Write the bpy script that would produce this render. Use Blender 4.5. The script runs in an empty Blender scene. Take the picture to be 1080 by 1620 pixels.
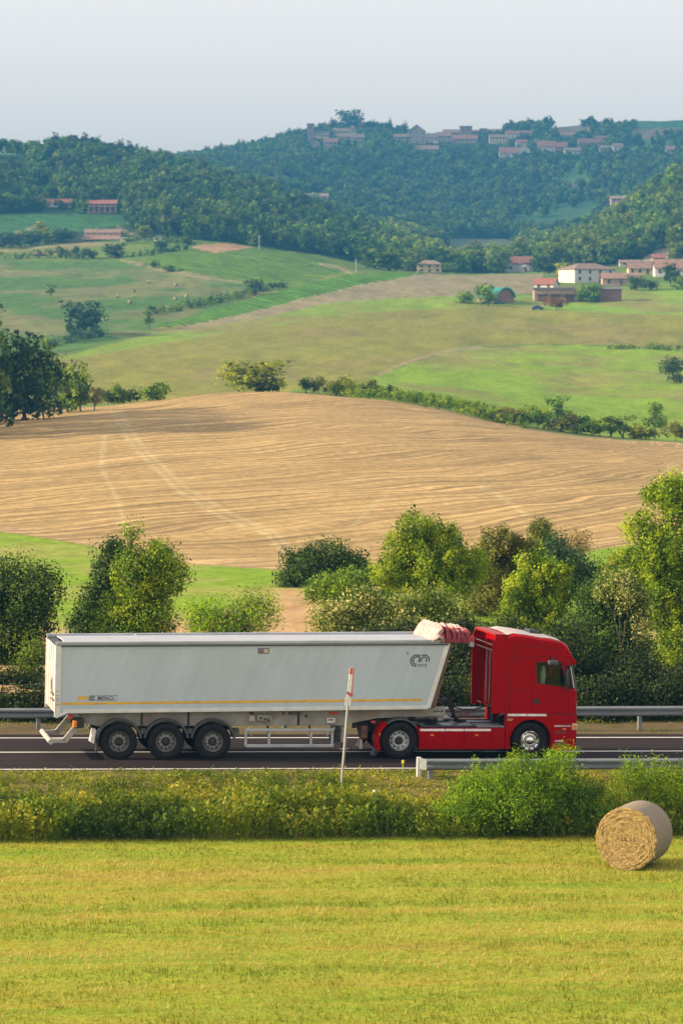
import bpy, bmesh, math, random
import numpy as np
from mathutils import Matrix, Vector, Euler

scene = bpy.context.scene
COL = scene.collection
rad = math.radians

# ------------------------------------------------------------------ camera, sky, sun, exposure
CAM_H = 11.5
PITCH = math.atan(253 / 4725)
FPX = 4725.0
cam_data = bpy.data.cameras.new('camera')
cam_data.sensor_fit = 'HORIZONTAL'
cam_data.sensor_width = 24.0
cam_data.lens = 105.0
cam_data.clip_start = 0.5
cam_data.clip_end = 9000
cam = bpy.data.objects.new('camera', cam_data)
COL.objects.link(cam)
cam.location = (0, 0, CAM_H)
cam.rotation_euler = (math.pi / 2 - PITCH, 0, 0)
scene.camera = cam
cam_data.dof.use_dof = True
cam_data.dof.focus_distance = 84.5
cam_data.dof.aperture_fstop = 2.8

SUN_EL = rad(22.0)
SUN_ROT = rad(-97.0)
world = bpy.data.worlds.new('World')
scene.world = world
world.use_nodes = True
wn = world.node_tree.nodes
wn.clear()
sky = wn.new('ShaderNodeTexSky')
sky.sky_type = 'NISHITA'
sky.sun_disc = False
sky.sun_elevation = SUN_EL
sky.sun_rotation = SUN_ROT
sky.altitude = 200
sky.air_density = 1.0
sky.dust_density = 5.0
sky.ozone_density = 2.0
bg = wn.new('ShaderNodeBackground')
bg.inputs['Strength'].default_value = 0.145
wo = wn.new('ShaderNodeOutputWorld')
veil = wn.new('ShaderNodeMixRGB')          # thin even summer cloud veil over the blue
veil.inputs[0].default_value = 0.7
veil.inputs[2].default_value = (5.2, 4.6, 4.15, 1)
world.node_tree.links.new(sky.outputs[0], veil.inputs[1])
world.node_tree.links.new(veil.outputs[0], bg.inputs[0])
world.node_tree.links.new(bg.outputs[0], wo.inputs[0])

sun_d = bpy.data.lights.new('sun', 'SUN')
sun_d.energy = 4.9
sun_d.angle = rad(0.6)
sun_d.color = (1.0, 0.80, 0.54)
sun = bpy.data.objects.new('sun', sun_d)
COL.objects.link(sun)
sdir = Vector((math.sin(SUN_ROT) * math.cos(SUN_EL), math.cos(SUN_ROT) * math.cos(SUN_EL), math.sin(SUN_EL)))
sun.rotation_euler = sdir.to_track_quat('Z', 'Y').to_euler()
sun.location = (-60, 60, 60)

scene.view_settings.view_transform = 'Standard'
scene.view_settings.look = 'None'
scene.view_settings.gamma = 1.0
scene.view_settings.use_curve_mapping = False
scene.view_settings.exposure = 1.08
scene.cycles.max_bounces = 6
scene.cycles.transparent_max_bounces = 8
scene.cycles.volume_bounces = 0
HAZE_DENSITY = 0.00027

# ------------------------------------------------------------------ road frame
YAW, GRADE = rad(11.5), math.atan(0.025)
ROAD = Matrix.Translation((0, 83.9, 0)) @ Matrix.Rotation(YAW, 4, 'Z') @ Matrix.Rotation(GRADE, 4, 'Y')
RX0 = np.array([0, 83.9, 0.0])

# ------------------------------------------------------------------ numpy noise
def _hash(ix, iy, seed):
    h = (ix.astype(np.int64) * 374761393 + iy.astype(np.int64) * 668265263 + seed * 974711) & 0x7fffffff
    h = ((h ^ (h >> 13)) * 1274126177) & 0x7fffffff
    return ((h ^ (h >> 16)) & 0xffff) / 65535.0
def noise2(x, y, seed=0):
    x = np.asarray(x, float); y = np.asarray(y, float)
    ix = np.floor(x); iy = np.floor(y)
    fx = x - ix; fy = y - iy
    fx = fx * fx * (3 - 2 * fx); fy = fy * fy * (3 - 2 * fy)
    a = _hash(ix, iy, seed); b = _hash(ix + 1, iy, seed)
    c = _hash(ix, iy + 1, seed); d = _hash(ix + 1, iy + 1, seed)
    return (a * (1 - fx) + b * fx) * (1 - fy) + (c * (1 - fx) + d * fx) * fy
def fbm(x, y, seed=0, o=4):
    v = 0; s = 0.5; t = 0
    for k in range(o):
        v = v + s * noise2(x * 2 ** k, y * 2 ** k, seed + 17 * k); t += s; s *= 0.55
    return v / t

# ------------------------------------------------------------------ materials
MATS = {}
def srgb(r, g, b):
    f = lambda c: ((c / 255 + 0.055) / 1.055) ** 2.4 if c > 10 else c / 255 / 12.92
    return (f(r), f(g), f(b))
def new_mat(name):
    m = bpy.data.materials.new(name); m.use_nodes = True
    nt = m.node_tree; nt.nodes.clear()
    out = nt.nodes.new('ShaderNodeOutputMaterial')
    return m, nt, out
def N(nt, t, **kw):
    n = nt.nodes.new(t)
    for k, v in kw.items():
        if k in n.inputs: n.inputs[k].default_value = v
        else: setattr(n, k, v)
    return n
def ramp(nt, stops):
    n = nt.nodes.new('ShaderNodeValToRGB')
    e = n.color_ramp.elements
    while len(e) < len(stops): e.new(0.5)
    for q, (p, c) in zip(e, stops):
        q.position = p; q.color = (*c, 1) if len(c) == 3 else c
    return n
def solid(name, col, rough=0.6, metal=0.0, var=0.15, scale=6.0, bump=0.0, spec=0.5, coat=0.0, dirt=None, stretch=(1, 1, 1)):
    """painted / metal / rubber surface with slight noise wear"""
    if name in MATS: return MATS[name]
    m, nt, out = new_mat(name)
    p = N(nt, 'ShaderNodeBsdfPrincipled', Roughness=rough, Metallic=metal)
    p.inputs['Specular IOR Level'].default_value = spec
    p.inputs['Coat Weight'].default_value = coat
    tc = N(nt, 'ShaderNodeTexCoord'); mp = N(nt, 'ShaderNodeMapping'); mp.inputs['Scale'].default_value = stretch
    nz = N(nt, 'ShaderNodeTexNoise', Scale=scale, Detail=6.0, Roughness=0.65)
    nt.links.new(tc.outputs['Object'], mp.inputs[0]); nt.links.new(mp.outputs[0], nz.inputs['Vector'])
    d = dirt if dirt else tuple(c * (1 - var * 1.6) for c in col)
    r = ramp(nt, [(0.3, d), (0.62, col), (0.85, tuple(min(1, c * (1 + var * 0.6)) for c in col))])
    nt.links.new(nz.outputs[0], r.inputs[0]); nt.links.new(r.outputs[0], p.inputs['Base Color'])
    if bump:
        b = N(nt, 'ShaderNodeBump', Strength=bump, Distance=0.02)
        nt.links.new(nz.outputs[0], b.inputs['Height']); nt.links.new(b.outputs[0], p.inputs['Normal'])
    nt.links.new(p.outputs[0], out.inputs[0])
    MATS[name] = m
    return m
def glass(name, tint=(0.35, 0.42, 0.4), gl=0.12):
    m, nt, out = new_mat(name)
    t = N(nt, 'ShaderNodeBsdfTransparent'); t.inputs[0].default_value = (*tint, 1)
    g = N(nt, 'ShaderNodeBsdfGlossy', Roughness=0.03)
    mx = N(nt, 'ShaderNodeMixShader'); mx.inputs[0].default_value = gl
    nt.links.new(t.outputs[0], mx.inputs[1]); nt.links.new(g.outputs[0], mx.inputs[2])
    nt.links.new(mx.outputs[0], out.inputs[0])
    MATS[name] = m
    return m
def leafmat(name, dark, mid, light, trans=0.4, rand=0.35):
    m, nt, out = new_mat(name)
    at = N(nt, 'ShaderNodeAttribute', attribute_name='tint')
    oi = N(nt, 'ShaderNodeObjectInfo')
    r = ramp(nt, [(0.05, dark), (0.5, mid), (0.97, light)])
    nt.links.new(at.outputs['Fac'], r.inputs[0])
    hs = N(nt, 'ShaderNodeHueSaturation')
    mr = N(nt, 'ShaderNodeMapRange'); mr.inputs[3].default_value = 1 - rand; mr.inputs[4].default_value = 1 + rand
    nt.links.new(oi.outputs['Random'], mr.inputs[0]); nt.links.new(mr.outputs[0], hs.inputs['Value'])
    wn_ = N(nt, 'ShaderNodeTexWhiteNoise', noise_dimensions='1D'); nt.links.new(oi.outputs['Random'], wn_.inputs['W'])
    mr2 = N(nt, 'ShaderNodeMapRange'); mr2.inputs[3].default_value = 0.5 - 0.025 * rand / 0.35; mr2.inputs[4].default_value = 0.5 + 0.018 * rand / 0.35
    nt.links.new(wn_.outputs[0], mr2.inputs[0]); nt.links.new(mr2.outputs[0], hs.inputs['Hue'])
    nt.links.new(r.outputs[0], hs.inputs['Color'])
    d = N(nt, 'ShaderNodeBsdfPrincipled', Roughness=0.6); d.inputs['Specular IOR Level'].default_value = 0.25
    t = N(nt, 'ShaderNodeBsdfTranslucent')
    g = N(nt, 'ShaderNodeMixRGB', blend_type='MULTIPLY'); g.inputs[0].default_value = 1; g.inputs[2].default_value = (1.35, 1.25, 0.55, 1)
    nt.links.new(hs.outputs[0], d.inputs['Base Color']); nt.links.new(hs.outputs[0], g.inputs[1]); nt.links.new(g.outputs[0], t.inputs[0])
    mx = N(nt, 'ShaderNodeMixShader'); mx.inputs[0].default_value = trans
    nt.links.new(d.outputs[0], mx.inputs[1]); nt.links.new(t.outputs[0], mx.inputs[2]); nt.links.new(mx.outputs[0], out.inputs[0])
    MATS[name] = m
    return m

# ------------------------------------------------------------------ mesh builder
class MB:
    def __init__(s): s.v = []; s.f = []; s.mi = []; s.cur = 0
    def add(s, vs, fs):
        b = len(s.v); s.v += [tuple(v) for v in vs]
        for f in fs: s.f.append(tuple(i + b for i in f)); s.mi.append(s.cur)
        return s
    def box(s, x0, x1, y0, y1, z0, z1):
        return s.add([(x0,y0,z0),(x1,y0,z0),(x1,y1,z0),(x0,y1,z0),(x0,y0,z1),(x1,y0,z1),(x1,y1,z1),(x0,y1,z1)],
              [(0,3,2,1),(4,5,6,7),(0,1,5,4),(1,2,6,5),(2,3,7,6),(3,0,4,7)])
    def bar(s, a, b, w, h, up=(0, 0, 1)):
        a = Vector(a); b = Vector(b); d = (b - a).normalized(); u = Vector(up)
        if abs(d.dot(u)) > 0.98: u = Vector((1, 0, 0))
        r = d.cross(u).normalized() * w / 2; u = r.cross(d).normalized() * h / 2
        vs = [p + q for p in (a, b) for q in (-r - u, r - u, r + u, -r + u)]
        return s.add(vs, [(0,1,2,3),(7,6,5,4),(0,4,5,1),(1,5,6,2),(2,6,7,3),(3,7,4,0)])
    def tube(s, pts, r, n=8, cap=True):
        pts = [Vector(p) for p in pts]; rs = r if hasattr(r, '__len__') else [r] * len(pts)
        rings = []
        ref = Vector((0.13, 0.31, 0.94))
        for i, p in enumerate(pts):
            d = (pts[min(i + 1, len(pts) - 1)] - pts[max(i - 1, 0)])
            d = d.normalized() if d.length > 1e-9 else Vector((0, 0, 1))
            if abs(d.dot(ref)) > 0.97: ref = Vector((0.9, 0.3, 0.2))
            a = d.cross(ref).normalized(); b = d.cross(a)
            rings.append([p + (a * math.cos(2 * math.pi * k / n) + b * math.sin(2 * math.pi * k / n)) * rs[i] for k in range(n)])
        vs = [v for rg in rings for v in rg]; fs = []
        for i in range(len(pts) - 1):
            for k in range(n):
                fs.append((i * n + k, i * n + (k + 1) % n, (i + 1) * n + (k + 1) % n, (i + 1) * n + k))
        if cap: fs += [tuple(range(n))[::-1], tuple((len(pts) - 1) * n + k for k in range(n))]
        return s.add(vs, fs)
    def prism(s, prof, y0, y1):          # profile in x,z extruded along y
        n = len(prof)
        vs = [(x, y0, z) for x, z in prof] + [(x, y1, z) for x, z in prof]
        fs = [(i, (i + 1) % n, n + (i + 1) % n, n + i) for i in range(n)]
        return s.add(vs, fs + [tuple(range(n))[::-1], tuple(range(n, 2 * n))])
    def lathe(s, prof, c, n=36, axis='y', cap=False):      # prof: (radius, offset along axis)
        vs = []
        for r, o in prof:
            for k in range(n):
                t = 2 * math.pi * k / n
                if axis == 'y': vs.append((c[0] + r * math.cos(t), c[1] + o, c[2] + r * math.sin(t)))
                elif axis == 'z': vs.append((c[0] + r * math.cos(t), c[1] + r * math.sin(t), c[2] + o))
                else: vs.append((c[0] + o, c[1] + r * math.cos(t), c[2] + r * math.sin(t)))
        fs = []
        for i in range(len(prof) - 1):
            for k in range(n):
                fs.append((i * n + k, i * n + (k + 1) % n, (i + 1) * n + (k + 1) % n, (i + 1) * n + k))
        if cap: fs += [tuple(range(n)), tuple((len(prof) - 1) * n + k for k in range(n))[::-1]]
        return s.add(vs, fs)
    def loft(s, secs, closed=True, caps=True):     # list of vertex lists
        n = len(secs[0]); vs = [v for q in secs for v in q]; fs = []
        for i in range(len(secs) - 1):
            for k in range(n if closed else n - 1):
                fs.append((i * n + k, i * n + (k + 1) % n, (i + 1) * n + (k + 1) % n, (i + 1) * n + k))
        if caps: fs += [tuple(range(n))[::-1], tuple((len(secs) - 1) * n + k for k in range(n))]
        return s.add(vs, fs)
    def mesh(s, name, mats, smooth=None, fix=True):
        me = bpy.data.meshes.new(name)
        me.from_pydata(s.v, [], s.f)
        for m in (mats if isinstance(mats, (list, tuple)) else [mats]): me.materials.append(m)
        me.polygons.foreach_set('material_index', s.mi)
        if fix:
            bm = bmesh.new(); bm.from_mesh(me); bmesh.ops.recalc_face_normals(bm, faces=bm.faces); bm.to_mesh(me); bm.free()
        if smooth:
            me.polygons.foreach_set('use_smooth', [True] * len(me.polygons))
            me.set_sharp_from_angle(angle=rad(smooth))
        me.update()
        return me
    def build(s, name, mats, parent=None, smooth=None, bevel=0, off=(0, 0, 0), fix=True):
        if any(off): s.v = [(x - off[0], y - off[1], z - off[2]) for x, y, z in s.v]
        o = bpy.data.objects.new(name, s.mesh(name, mats, smooth, fix)); COL.objects.link(o)
        if parent: o.parent = parent
        if bevel:
            b = o.modifiers.new('bevel', 'BEVEL'); b.width = bevel; b.segments = 2; b.limit_method = 'ANGLE'; b.angle_limit = rad(40)
        return o

def tag(o, label=None, cat=None, group=None, kind=None):
    for k, v in (('label', label), ('category', cat), ('group', group), ('kind', kind)):
        if v: o[k] = v
    return o
def thing(name, label, cat, mat=None, group=None, loc=None, rz=0):
    o = bpy.data.objects.new(name, None); COL.objects.link(o)
    o.empty_display_size = 0.3
    if mat is not None: o.matrix_world = mat
    if loc is not None: o.location = loc; o.rotation_euler = (0, 0, rz)
    return tag(o, label, cat, group)
def copy_tree(o, parent=None):
    c = o.copy(); COL.objects.link(c)
    if parent: c.parent = parent
    for ch in o.children: copy_tree(ch, c)
    return c
def at_road(x, v, z): return ROAD @ Vector((x, v, z))
def road_mat(x, v, z): return ROAD @ Matrix.Translation((x, v, z))

def np_mesh(name, verts, quads, mats, tint=None, mi=None, smooth=False):
    """quads: (n,4) int array or (n,3)"""
    me = bpy.data.meshes.new(name)
    k = quads.shape[1]
    me.vertices.add(len(verts)); me.vertices.foreach_set('co', np.asarray(verts, np.float32).ravel())
    me.loops.add(quads.size); me.loops.foreach_set('vertex_index', quads.astype(np.int32).ravel())
    me.polygons.add(len(quads)); me.polygons.foreach_set('loop_start', np.arange(len(quads), dtype=np.int32) * k)
    for m in (mats if isinstance(mats, (list, tuple)) else [mats]): me.materials.append(m)
    if mi is not None: me.polygons.foreach_set('material_index', np.asarray(mi, np.int32))
    if smooth: me.polygons.foreach_set('use_smooth', np.ones(len(quads), bool))
    if tint is not None:
        a = me.attributes.new('tint', 'FLOAT', 'POINT'); a.data.foreach_set('value', np.asarray(tint, np.float32))
    me.update(calc_edges=True)
    return me
def link(name, me, parent=None, mat=None):
    o = bpy.data.objects.new(name, me); COL.objects.link(o)
    if parent: o.parent = parent
    if mat is not None: o.matrix_world = mat
    return o

# ------------------------------------------------------------------ the lie of the land (metres, surveyed as image row of the bare ground at a distance)
SP, CP = math.sin(PITCH), math.cos(PITCH)
T_PX = np.array([-400, 0, 135, 270, 405, 540, 675, 810, 945, 1080, 1480], float)
T_ROWS = [
 (130, [962]*11),
 (150, [925]*11),
 (180, [880, 882, 884, 886, 888, 889, 888, 882, 876, 870, 870]),
 (250, [775, 775, 772, 770, 768, 768, 770, 775, 780, 785, 790]),
 (320, [712, 708, 701, 698, 697, 697, 702, 712, 724, 735, 740]),
 (380, [674, 669, 661, 655, 652, 654, 664, 682, 702, 712, 716]),
 (430, [652, 647, 641, 630, 620, 627, 651, 676, 692, 699, 702]),
 (475, [656, 652, 646, 636, 626, 614, 635, 662, 686, 694, 698]),
 (560, [660, 650, 640, 634, 632, 612, 628, 652, 672, 678, 680]),
 (700, [600, 600, 600, 598, 596, 600, 604, 612, 616, 616, 614]),
 (850, [550, 550, 548, 545, 541, 540, 541, 545, 548, 548, 548]),
 (1000, [490, 490, 490, 490, 488, 486, 487, 490, 489, 485, 480]),
 (1150, [440, 440, 438, 434, 430, 434, 436, 438, 446, 442, 436]),
 (1250, [414, 412, 404, 398, 395, 416, 436, 434, 432, 428, 415]),
 (1330, [396, 394, 386, 380, 392, 414, 432, 432, 424, 412, 400]),
 (1450, [370, 352, 348, 345, 360, 390, 430, 430, 408, 352, 310]),
 (1600, [308, 298, 296, 300, 322, 372, 426, 432, 374, 276, 180]),
 (1750, [244, 240, 240, 270, 306, 366, 412, 426, 398, 310, 220]),
 (1900, [262, 256, 262, 290, 318, 366, 398, 404, 396, 335, 260]),
 (2100, [270, 262, 264, 290, 308, 340, 376, 382, 376, 345, 310]),
 (2300, [280, 270, 270, 288, 292, 312, 345, 352, 335, 300, 280]),
 (2500, [270, 265, 260, 264, 264, 272, 300, 305, 280, 250, 230]),
 (2700, [276, 272, 268, 266, 252, 232, 246, 252, 232, 214, 200]),
 (2900, [284, 276, 270, 262, 238, 202, 222, 207, 192, 188, 188]),
 (3050, [296, 286, 274, 260, 246, 222, 232, 222, 206, 198, 198]),
 (3400, [350, 340, 330, 320, 310, 290, 296, 290, 270, 262, 260]),
 (3700, [380]*11),
]
def z_at_row(y, d):
    b = (810 - y) / FPX
    return CAM_H + d * (-SP + b * CP) / (CP + b * SP)
T_D = np.array([r[0] for r in T_ROWS], float)
T_Z = np.array([[z_at_row(y, d) for y in r] for d, r in T_ROWS])
D_FINE = np.concatenate([np.arange(60, 700, 4.0), np.arange(700, 3720, 8.0)])
PX_FINE = np.arange(-400, 1481, 10.0)
def _smooth(a, n, axis):
    k = np.hanning(n + 2)[1:-1]; k /= k.sum()
    p = np.pad(a, [(n // 2, n // 2) if i == axis else (0, 0) for i in range(2)], mode='edge')
    return np.apply_along_axis(lambda v: np.convolve(v, k, 'valid'), axis, p)
_zz = np.array([np.interp(PX_FINE, T_PX, r) for r in T_Z])
_zz = _smooth(_zz, 21, 1)
_zz = np.array([np.interp(D_FINE, T_D, _zz[:, j]) for j in range(len(PX_FINE))]).T
_zz = _smooth(_zz, 9, 0)
V_END = 13.0
def road_v(X, Y): return -math.sin(YAW) * X + math.cos(YAW) * (Y - RX0[1])
def road_x(X, Y): return math.cos(YAW) * X + math.sin(YAW) * (Y - RX0[1])
def ground_z(X, Y):
    """height of the land behind the road at world X, Y (arrays)"""
    X = np.asarray(X, float); Y = np.asarray(Y, float)
    px = np.clip(540 + X / Y * FPX * CP, -400, 1480)
    d = np.clip(Y, D_FINE[0], D_FINE[-1])
    j = np.clip(((px + 400) / 10).astype(int), 0, len(PX_FINE) - 2); tj = (px - PX_FINE[j]) / 10
    i = np.clip(np.searchsorted(D_FINE, d) - 1, 0, len(D_FINE) - 2); ti = (d - D_FINE[i]) / (D_FINE[i + 1] - D_FINE[i])
    z = (_zz[i, j] * (1 - tj) + _zz[i, j + 1] * tj) * (1 - ti) + (_zz[i + 1, j] * (1 - tj) + _zz[i + 1, j + 1] * tj) * ti
    rel = np.clip((d - 160) / 400, 0, 1)
    z = z + (fbm(X / 14, Y / 24, 5, 3) - 0.5) * (0.25 + 1.6 * rel)
    zr = -np.tan(GRADE) * road_x(X, Y) + (fbm(X / 3, Y / 3, 9, 2) - 0.5) * 0.12
    t = np.clip((road_v(X, Y) - V_END) / 32, 0, 1); t = t * t * (3 - 2 * t)
    return zr * (1 - t) + z * t
def project(X, Y, Z):
    dz = Z - CAM_H
    w = Y * CP - dz * SP
    return 540 + FPX * X / w, 810 - FPX * (Y * SP + dz * CP) / w
def hit(px, py, dmin=100.0, dmax=4000.0):
    """where the ground is first met along the sight line through a point of the photo, beyond dmin"""
    a = (px - 540) / FPX; b = (810 - py) / FPX
    d = np.geomspace(dmin, dmax, 1500)
    X = a * d / (CP + b * SP); zray = CAM_H + d * (-SP + b * CP) / (CP + b * SP)
    zg = ground_z(X, d)
    k = np.nonzero(zg >= zray)[0]
    i = k[0] if len(k) else len(d) - 1
    return float(X[i]), float(d[i]), float(zg[i])
def in_poly(px, py, poly):
    r = np.zeros(px.shape, bool); n = len(poly)
    for i in range(n):
        x0, y0 = poly[i]; x1, y1 = poly[(i + 1) % n]
        if y0 == y1: continue
        c = ((y0 > py) != (y1 > py)) & (px < (x1 - x0) * (py - y0) / (y1 - y0) + x0)
        r ^= c
    return r

# which field lies where (outline as seen, nearest and farthest distance, colour, name, kind)
FIELDS = [   # name, dmin, dmax, polygon, colour (linear), style
 ('hillside_pasture', 440, 1340, [(-900,620),(-900,380),(2000,380),(2000,760),(-900,760)], (0.09,0.155,0.016), 'grass'),
 ('mown_slope', 560, 1010, [(-900,640),(-900,560),(110,566),(270,540),(400,520),(560,495),(700,488),(1080,498),(2000,500),(2000,552),(1080,551),(860,543),(740,548),(690,560),(600,592),(555,612),(420,640),(-900,640)], (0.175,0.178,0.026), 'grass'),
 ('green_field', 450, 1000, [(555,616),(600,592),(690,562),(760,549),(860,545),(1080,553),(2000,556),(2000,760),(800,760),(540,660)], (0.155,0.25,0.012), 'grass'),
 ('grass_strip', 700, 1120, [(90,566),(240,527),(420,490),(540,474),(700,468),(850,466),(985,470),(1080,455),(2000,440),(2000,500),(1080,499),(700,488),(560,495),(400,520),(270,540),(110,568)], (0.155,0.235,0.022), 'grass'),
 ('fallow_strip', 800, 1260, [(180,540),(300,515),(440,478),(560,450),(660,433),(720,431),(860,432),(850,462),(760,468),(640,470),(520,480),(400,505),(290,522)], (0.205,0.18,0.095), 'fallow'),
 ('lower_vineyard', 800, 1260, [(242,516),(330,489),(440,461),(545,434),(640,428),(680,431),(560,452),(440,483),(320,510),(262,517)], (0.06,0.15,0.003), 'vine'),
 ('left_meadow', 800, 1340, [(-900,560),(-900,415),(190,413),(240,420),(390,446),(400,470),(300,500),(210,530),(100,560)], (0.062,0.13,0.02), 'patch'),
 ('upper_vineyard', 1000, 1420, [(215,412),(300,392),(420,391),(500,404),(552,430),(520,437),(440,452),(395,447),(330,436),(240,419)], (0.072,0.14,0.006), 'vine'),
 ('stubble_patch', 1100, 1420, [(300,391),(320,386),(370,384),(400,391),(340,399)], (0.30,0.19,0.10), 'fallow'),
 ('house_vineyard', 1280, 1600, [(-900,372),(-900,340),(60,338),(190,340),(215,352),(150,362),(60,372)], (0.03,0.10,0.022), 'vine'),
 ('ridge_vineyard', 1600, 1800, [(-300,250),(-300,218),(10,221),(45,228),(92,248),(60,250),(0,246)], (0.045,0.125,0.03), 'vine'),
 ('farm_lawn', 950, 1180, [(830,478),(990,452),(1080,448),(2000,430),(2000,498),(1080,497),(980,492),(840,490)], (0.155,0.265,0.02), 'grass'),
 ('valley_field', 1700, 2300, [(690,380),(735,376),(800,378),(830,392),(800,402),(700,404)], (0.085,0.11,0.05), 'flat'),
 ('wood_clearing', 2200, 2800, [(440,288),(500,283),(545,296),(540,306),(480,306)], (0.035,0.10,0.03), 'flat'),
 ('ploughed_clearing', 2200, 2800, [(838,297),(870,287),(915,290),(950,303),(925,309),(870,304)], (0.085,0.075,0.06), 'fallow'),
 ('terrace_field', 2000, 2800, [(850,334),(885,320),(940,316),(955,324),(925,344),(870,352),(800,352),(800,340)], (0.04,0.095,0.035), 'flat'),
 ('crest_vineyard', 2500, 3050, [(930,205),(945,180),(1000,172),(1080,176),(1500,176),(1500,204),(1080,206),(1000,202)], (0.03,0.085,0.03), 'vine'),
 ('crest_field', 2500, 3050, [(862,214),(880,194),(928,192),(940,212),(900,222)], (0.105,0.085,0.06), 'fallow'),
 ('brown_terrace', 2500, 3000, [(985,220),(1000,203),(1500,203),(1500,222),(1080,220)], (0.105,0.085,0.06), 'fallow'),
 ('terrace_vineyard', 2400, 3000, [(985,236),(1000,220),(1500,220),(1500,232),(1060,244),(1000,246)], (0.045,0.11,0.035), 'vine'),
 ('village_meadow', 2300, 2800, [(860,282),(890,256),(960,252),(975,262),(940,284),(890,290)], (0.05,0.11,0.035), 'flat'),
 ('gravel_bank', 1200, 1500, [(1008,415),(1030,400),(1052,392),(1060,398),(1050,415)], (0.30,0.25,0.18), 'fallow'),
]
WHEAT_EDGE = ([-900, 0, 80, 160, 300, 430, 540, 700, 850, 950, 1080, 2000], [800, 840, 854, 868, 890, 901, 903, 898, 880, 868, 850, 800])

def build_land():
    pxs = np.concatenate([np.arange(-1500, -60, 80), np.arange(-60, 1141, 2.5), np.arange(1220, 2600, 80)])
    s = (pxs - 540) / (FPX * CP)
    rows = np.concatenate([np.linspace(0, 1, 26)[:-1]])           # from the verge to 140 m
    fx = np.concatenate([1 / np.linspace(1 / 142, 1 / 435, 190), np.linspace(438, 560, 14), 1 / np.linspace(1 / 566, 1 / 1330, 190),
                         np.linspace(1338, 3060, 140), np.linspace(3080, 3650, 10)])
    ds = (V_END + math.cos(YAW) * RX0[1]) / (math.cos(YAW) - math.sin(YAW) * s)
    ds = np.minimum(ds, 134)
    near = ds[None, :] + (140 - ds[None, :]) * rows[:, None]
    D = np.vstack([near, np.repeat(fx[:, None], len(s), 1)])
    X = D * s[None, :]
    Z = ground_z(X, D)
    PXX, PYY = project(X, D, Z)
    R, Cn = D.shape
    fid = np.zeros((R, Cn), int)                        # 0 meadow
    col = np.zeros((R, Cn, 3))
    n1 = fbm(X / 9, D / 16, 3, 4); n2 = fbm(X / 2.2, D / 5, 4, 3)
    # green meadow beyond the road with dry patches
    g = np.array([0.15, 0.245, 0.012]); dry = np.array([0.36, 0.235, 0.115])
    wdry = np.clip(np.exp(-((PXX - 470) / 75) ** 2 - ((PYY - 985) / 42) ** 2) * 2.2 + np.exp(-((PXX - 30) / 45) ** 2 - ((PYY - 1060) / 60) ** 2) * 2
                   + np.exp(-((PXX - 330) / 90) ** 2 - ((PYY - 1000) / 22) ** 2) * 1.5 + np.clip((136 - D) / 25, 0, 1) * 0.75 + (n1 - 0.5) * 1.6 + (n2 - 0.5) * 0.7, 0, 1)
    col[:] = g * (1 - wdry[..., None]) + dry * wdry[..., None]
    yb = np.interp(PXX, *WHEAT_EDGE) + (fbm(X / 3, D * 0, 8, 3) - 0.5) * 6
    crest = np.interp(PXX, [-400, 0, 270, 540, 700, 945, 1080, 1480], [425, 428, 436, 440, 440, 436, 430, 430])
    wheat = (D > 132) & (PYY < yb) & (D < crest)
    fid[wheat] = 1
    straw = np.array([0.31, 0.215, 0.090])
    edge = np.clip(1 - (yb - PYY) / 22, 0, 1)
    wc = straw * (0.88 + 0.3 * n1[..., None])
    trk = np.full(D.shape, 99.0)
    for line in ([(178,655),(214,710),(280,775),(350,818),(422,846),(448,872)], [(190,655),(226,708),(292,770),(360,810),(434,842),(458,866)],
                 [(165,690),(160,740),(185,790),(205,850)], [(1062,735),(1050,752),(1075,775)], [(760,770),(800,790),(830,815)], [(560,830),(590,800),(610,785)]):
        for (x0, y0), (x1, y1) in zip(line[:-1], line[1:]):
            t = np.clip(((PXX - x0) * (x1 - x0) + (PYY - y0) * (y1 - y0)) / ((x1 - x0) ** 2 + (y1 - y0) ** 2), 0, 1)
            trk = np.minimum(trk, np.hypot(PXX - x0 - t * (x1 - x0), (PYY - y0 - t * (y1 - y0)) * 1.4))
    tw = np.exp(-(trk / 4.5) ** 2)[..., None] * 0.5
    wc = wc * (1 - tw) + np.array([0.40, 0.33, 0.17]) * tw
    wc = wc * (1 - 0.35 * edge[..., None]) + np.array([0.36, 0.26, 0.16]) * 0.35 * edge[..., None]
    col[wheat] = wc[wheat]
    # strip of rank grass at the crest
    base = 2
    far = D >= crest
    fid[far] = base; col[far] = (0.10, 0.15, 0.045)
    woods = far & (D > 1340)
    col[woods] = (0.02, 0.045, 0.012)
    names = ['green_meadow', 'stubble_field', 'wooded_hills']; styles = ['grass', 'stubble', 'wood']
    for k, (nm, d0, d1, poly, c, st) in enumerate(FIELDS):
        wob = 4.0
        m = far & (D > d0) & (D < d1) & in_poly(PXX + (n2 - 0.5) * wob, PYY + (n1 - 0.5) * wob, poly)
        names.append(nm); styles.append(st)
        fid[m] = 3 + k
        c = np.array(c)
        v = 0.8 + 0.4 * n1[..., None] + 0.25 * (n2[..., None] - 0.5)
        if st == 'patch':                       # patchwork of greener and drier bands
            q = fbm(X / 30, D / 45, 21, 3)[..., None]; q = np.clip((q - 0.50) * 7, 0, 1)
            cc = c * (1 - q) + np.array([0.14, 0.15, 0.05]) * q
        elif st == 'grass':
            q = np.clip((fbm(X / 26, D / 40, 31 + k, 4)[..., None] - 0.48) * 3.2, 0, 0.75)
            cc = c * (1 - q) + np.array([0.19, 0.16, 0.05]) * q
        else: cc = np.broadcast_to(c, col.shape)
        col[m] = (cc * v)[m]
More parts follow.
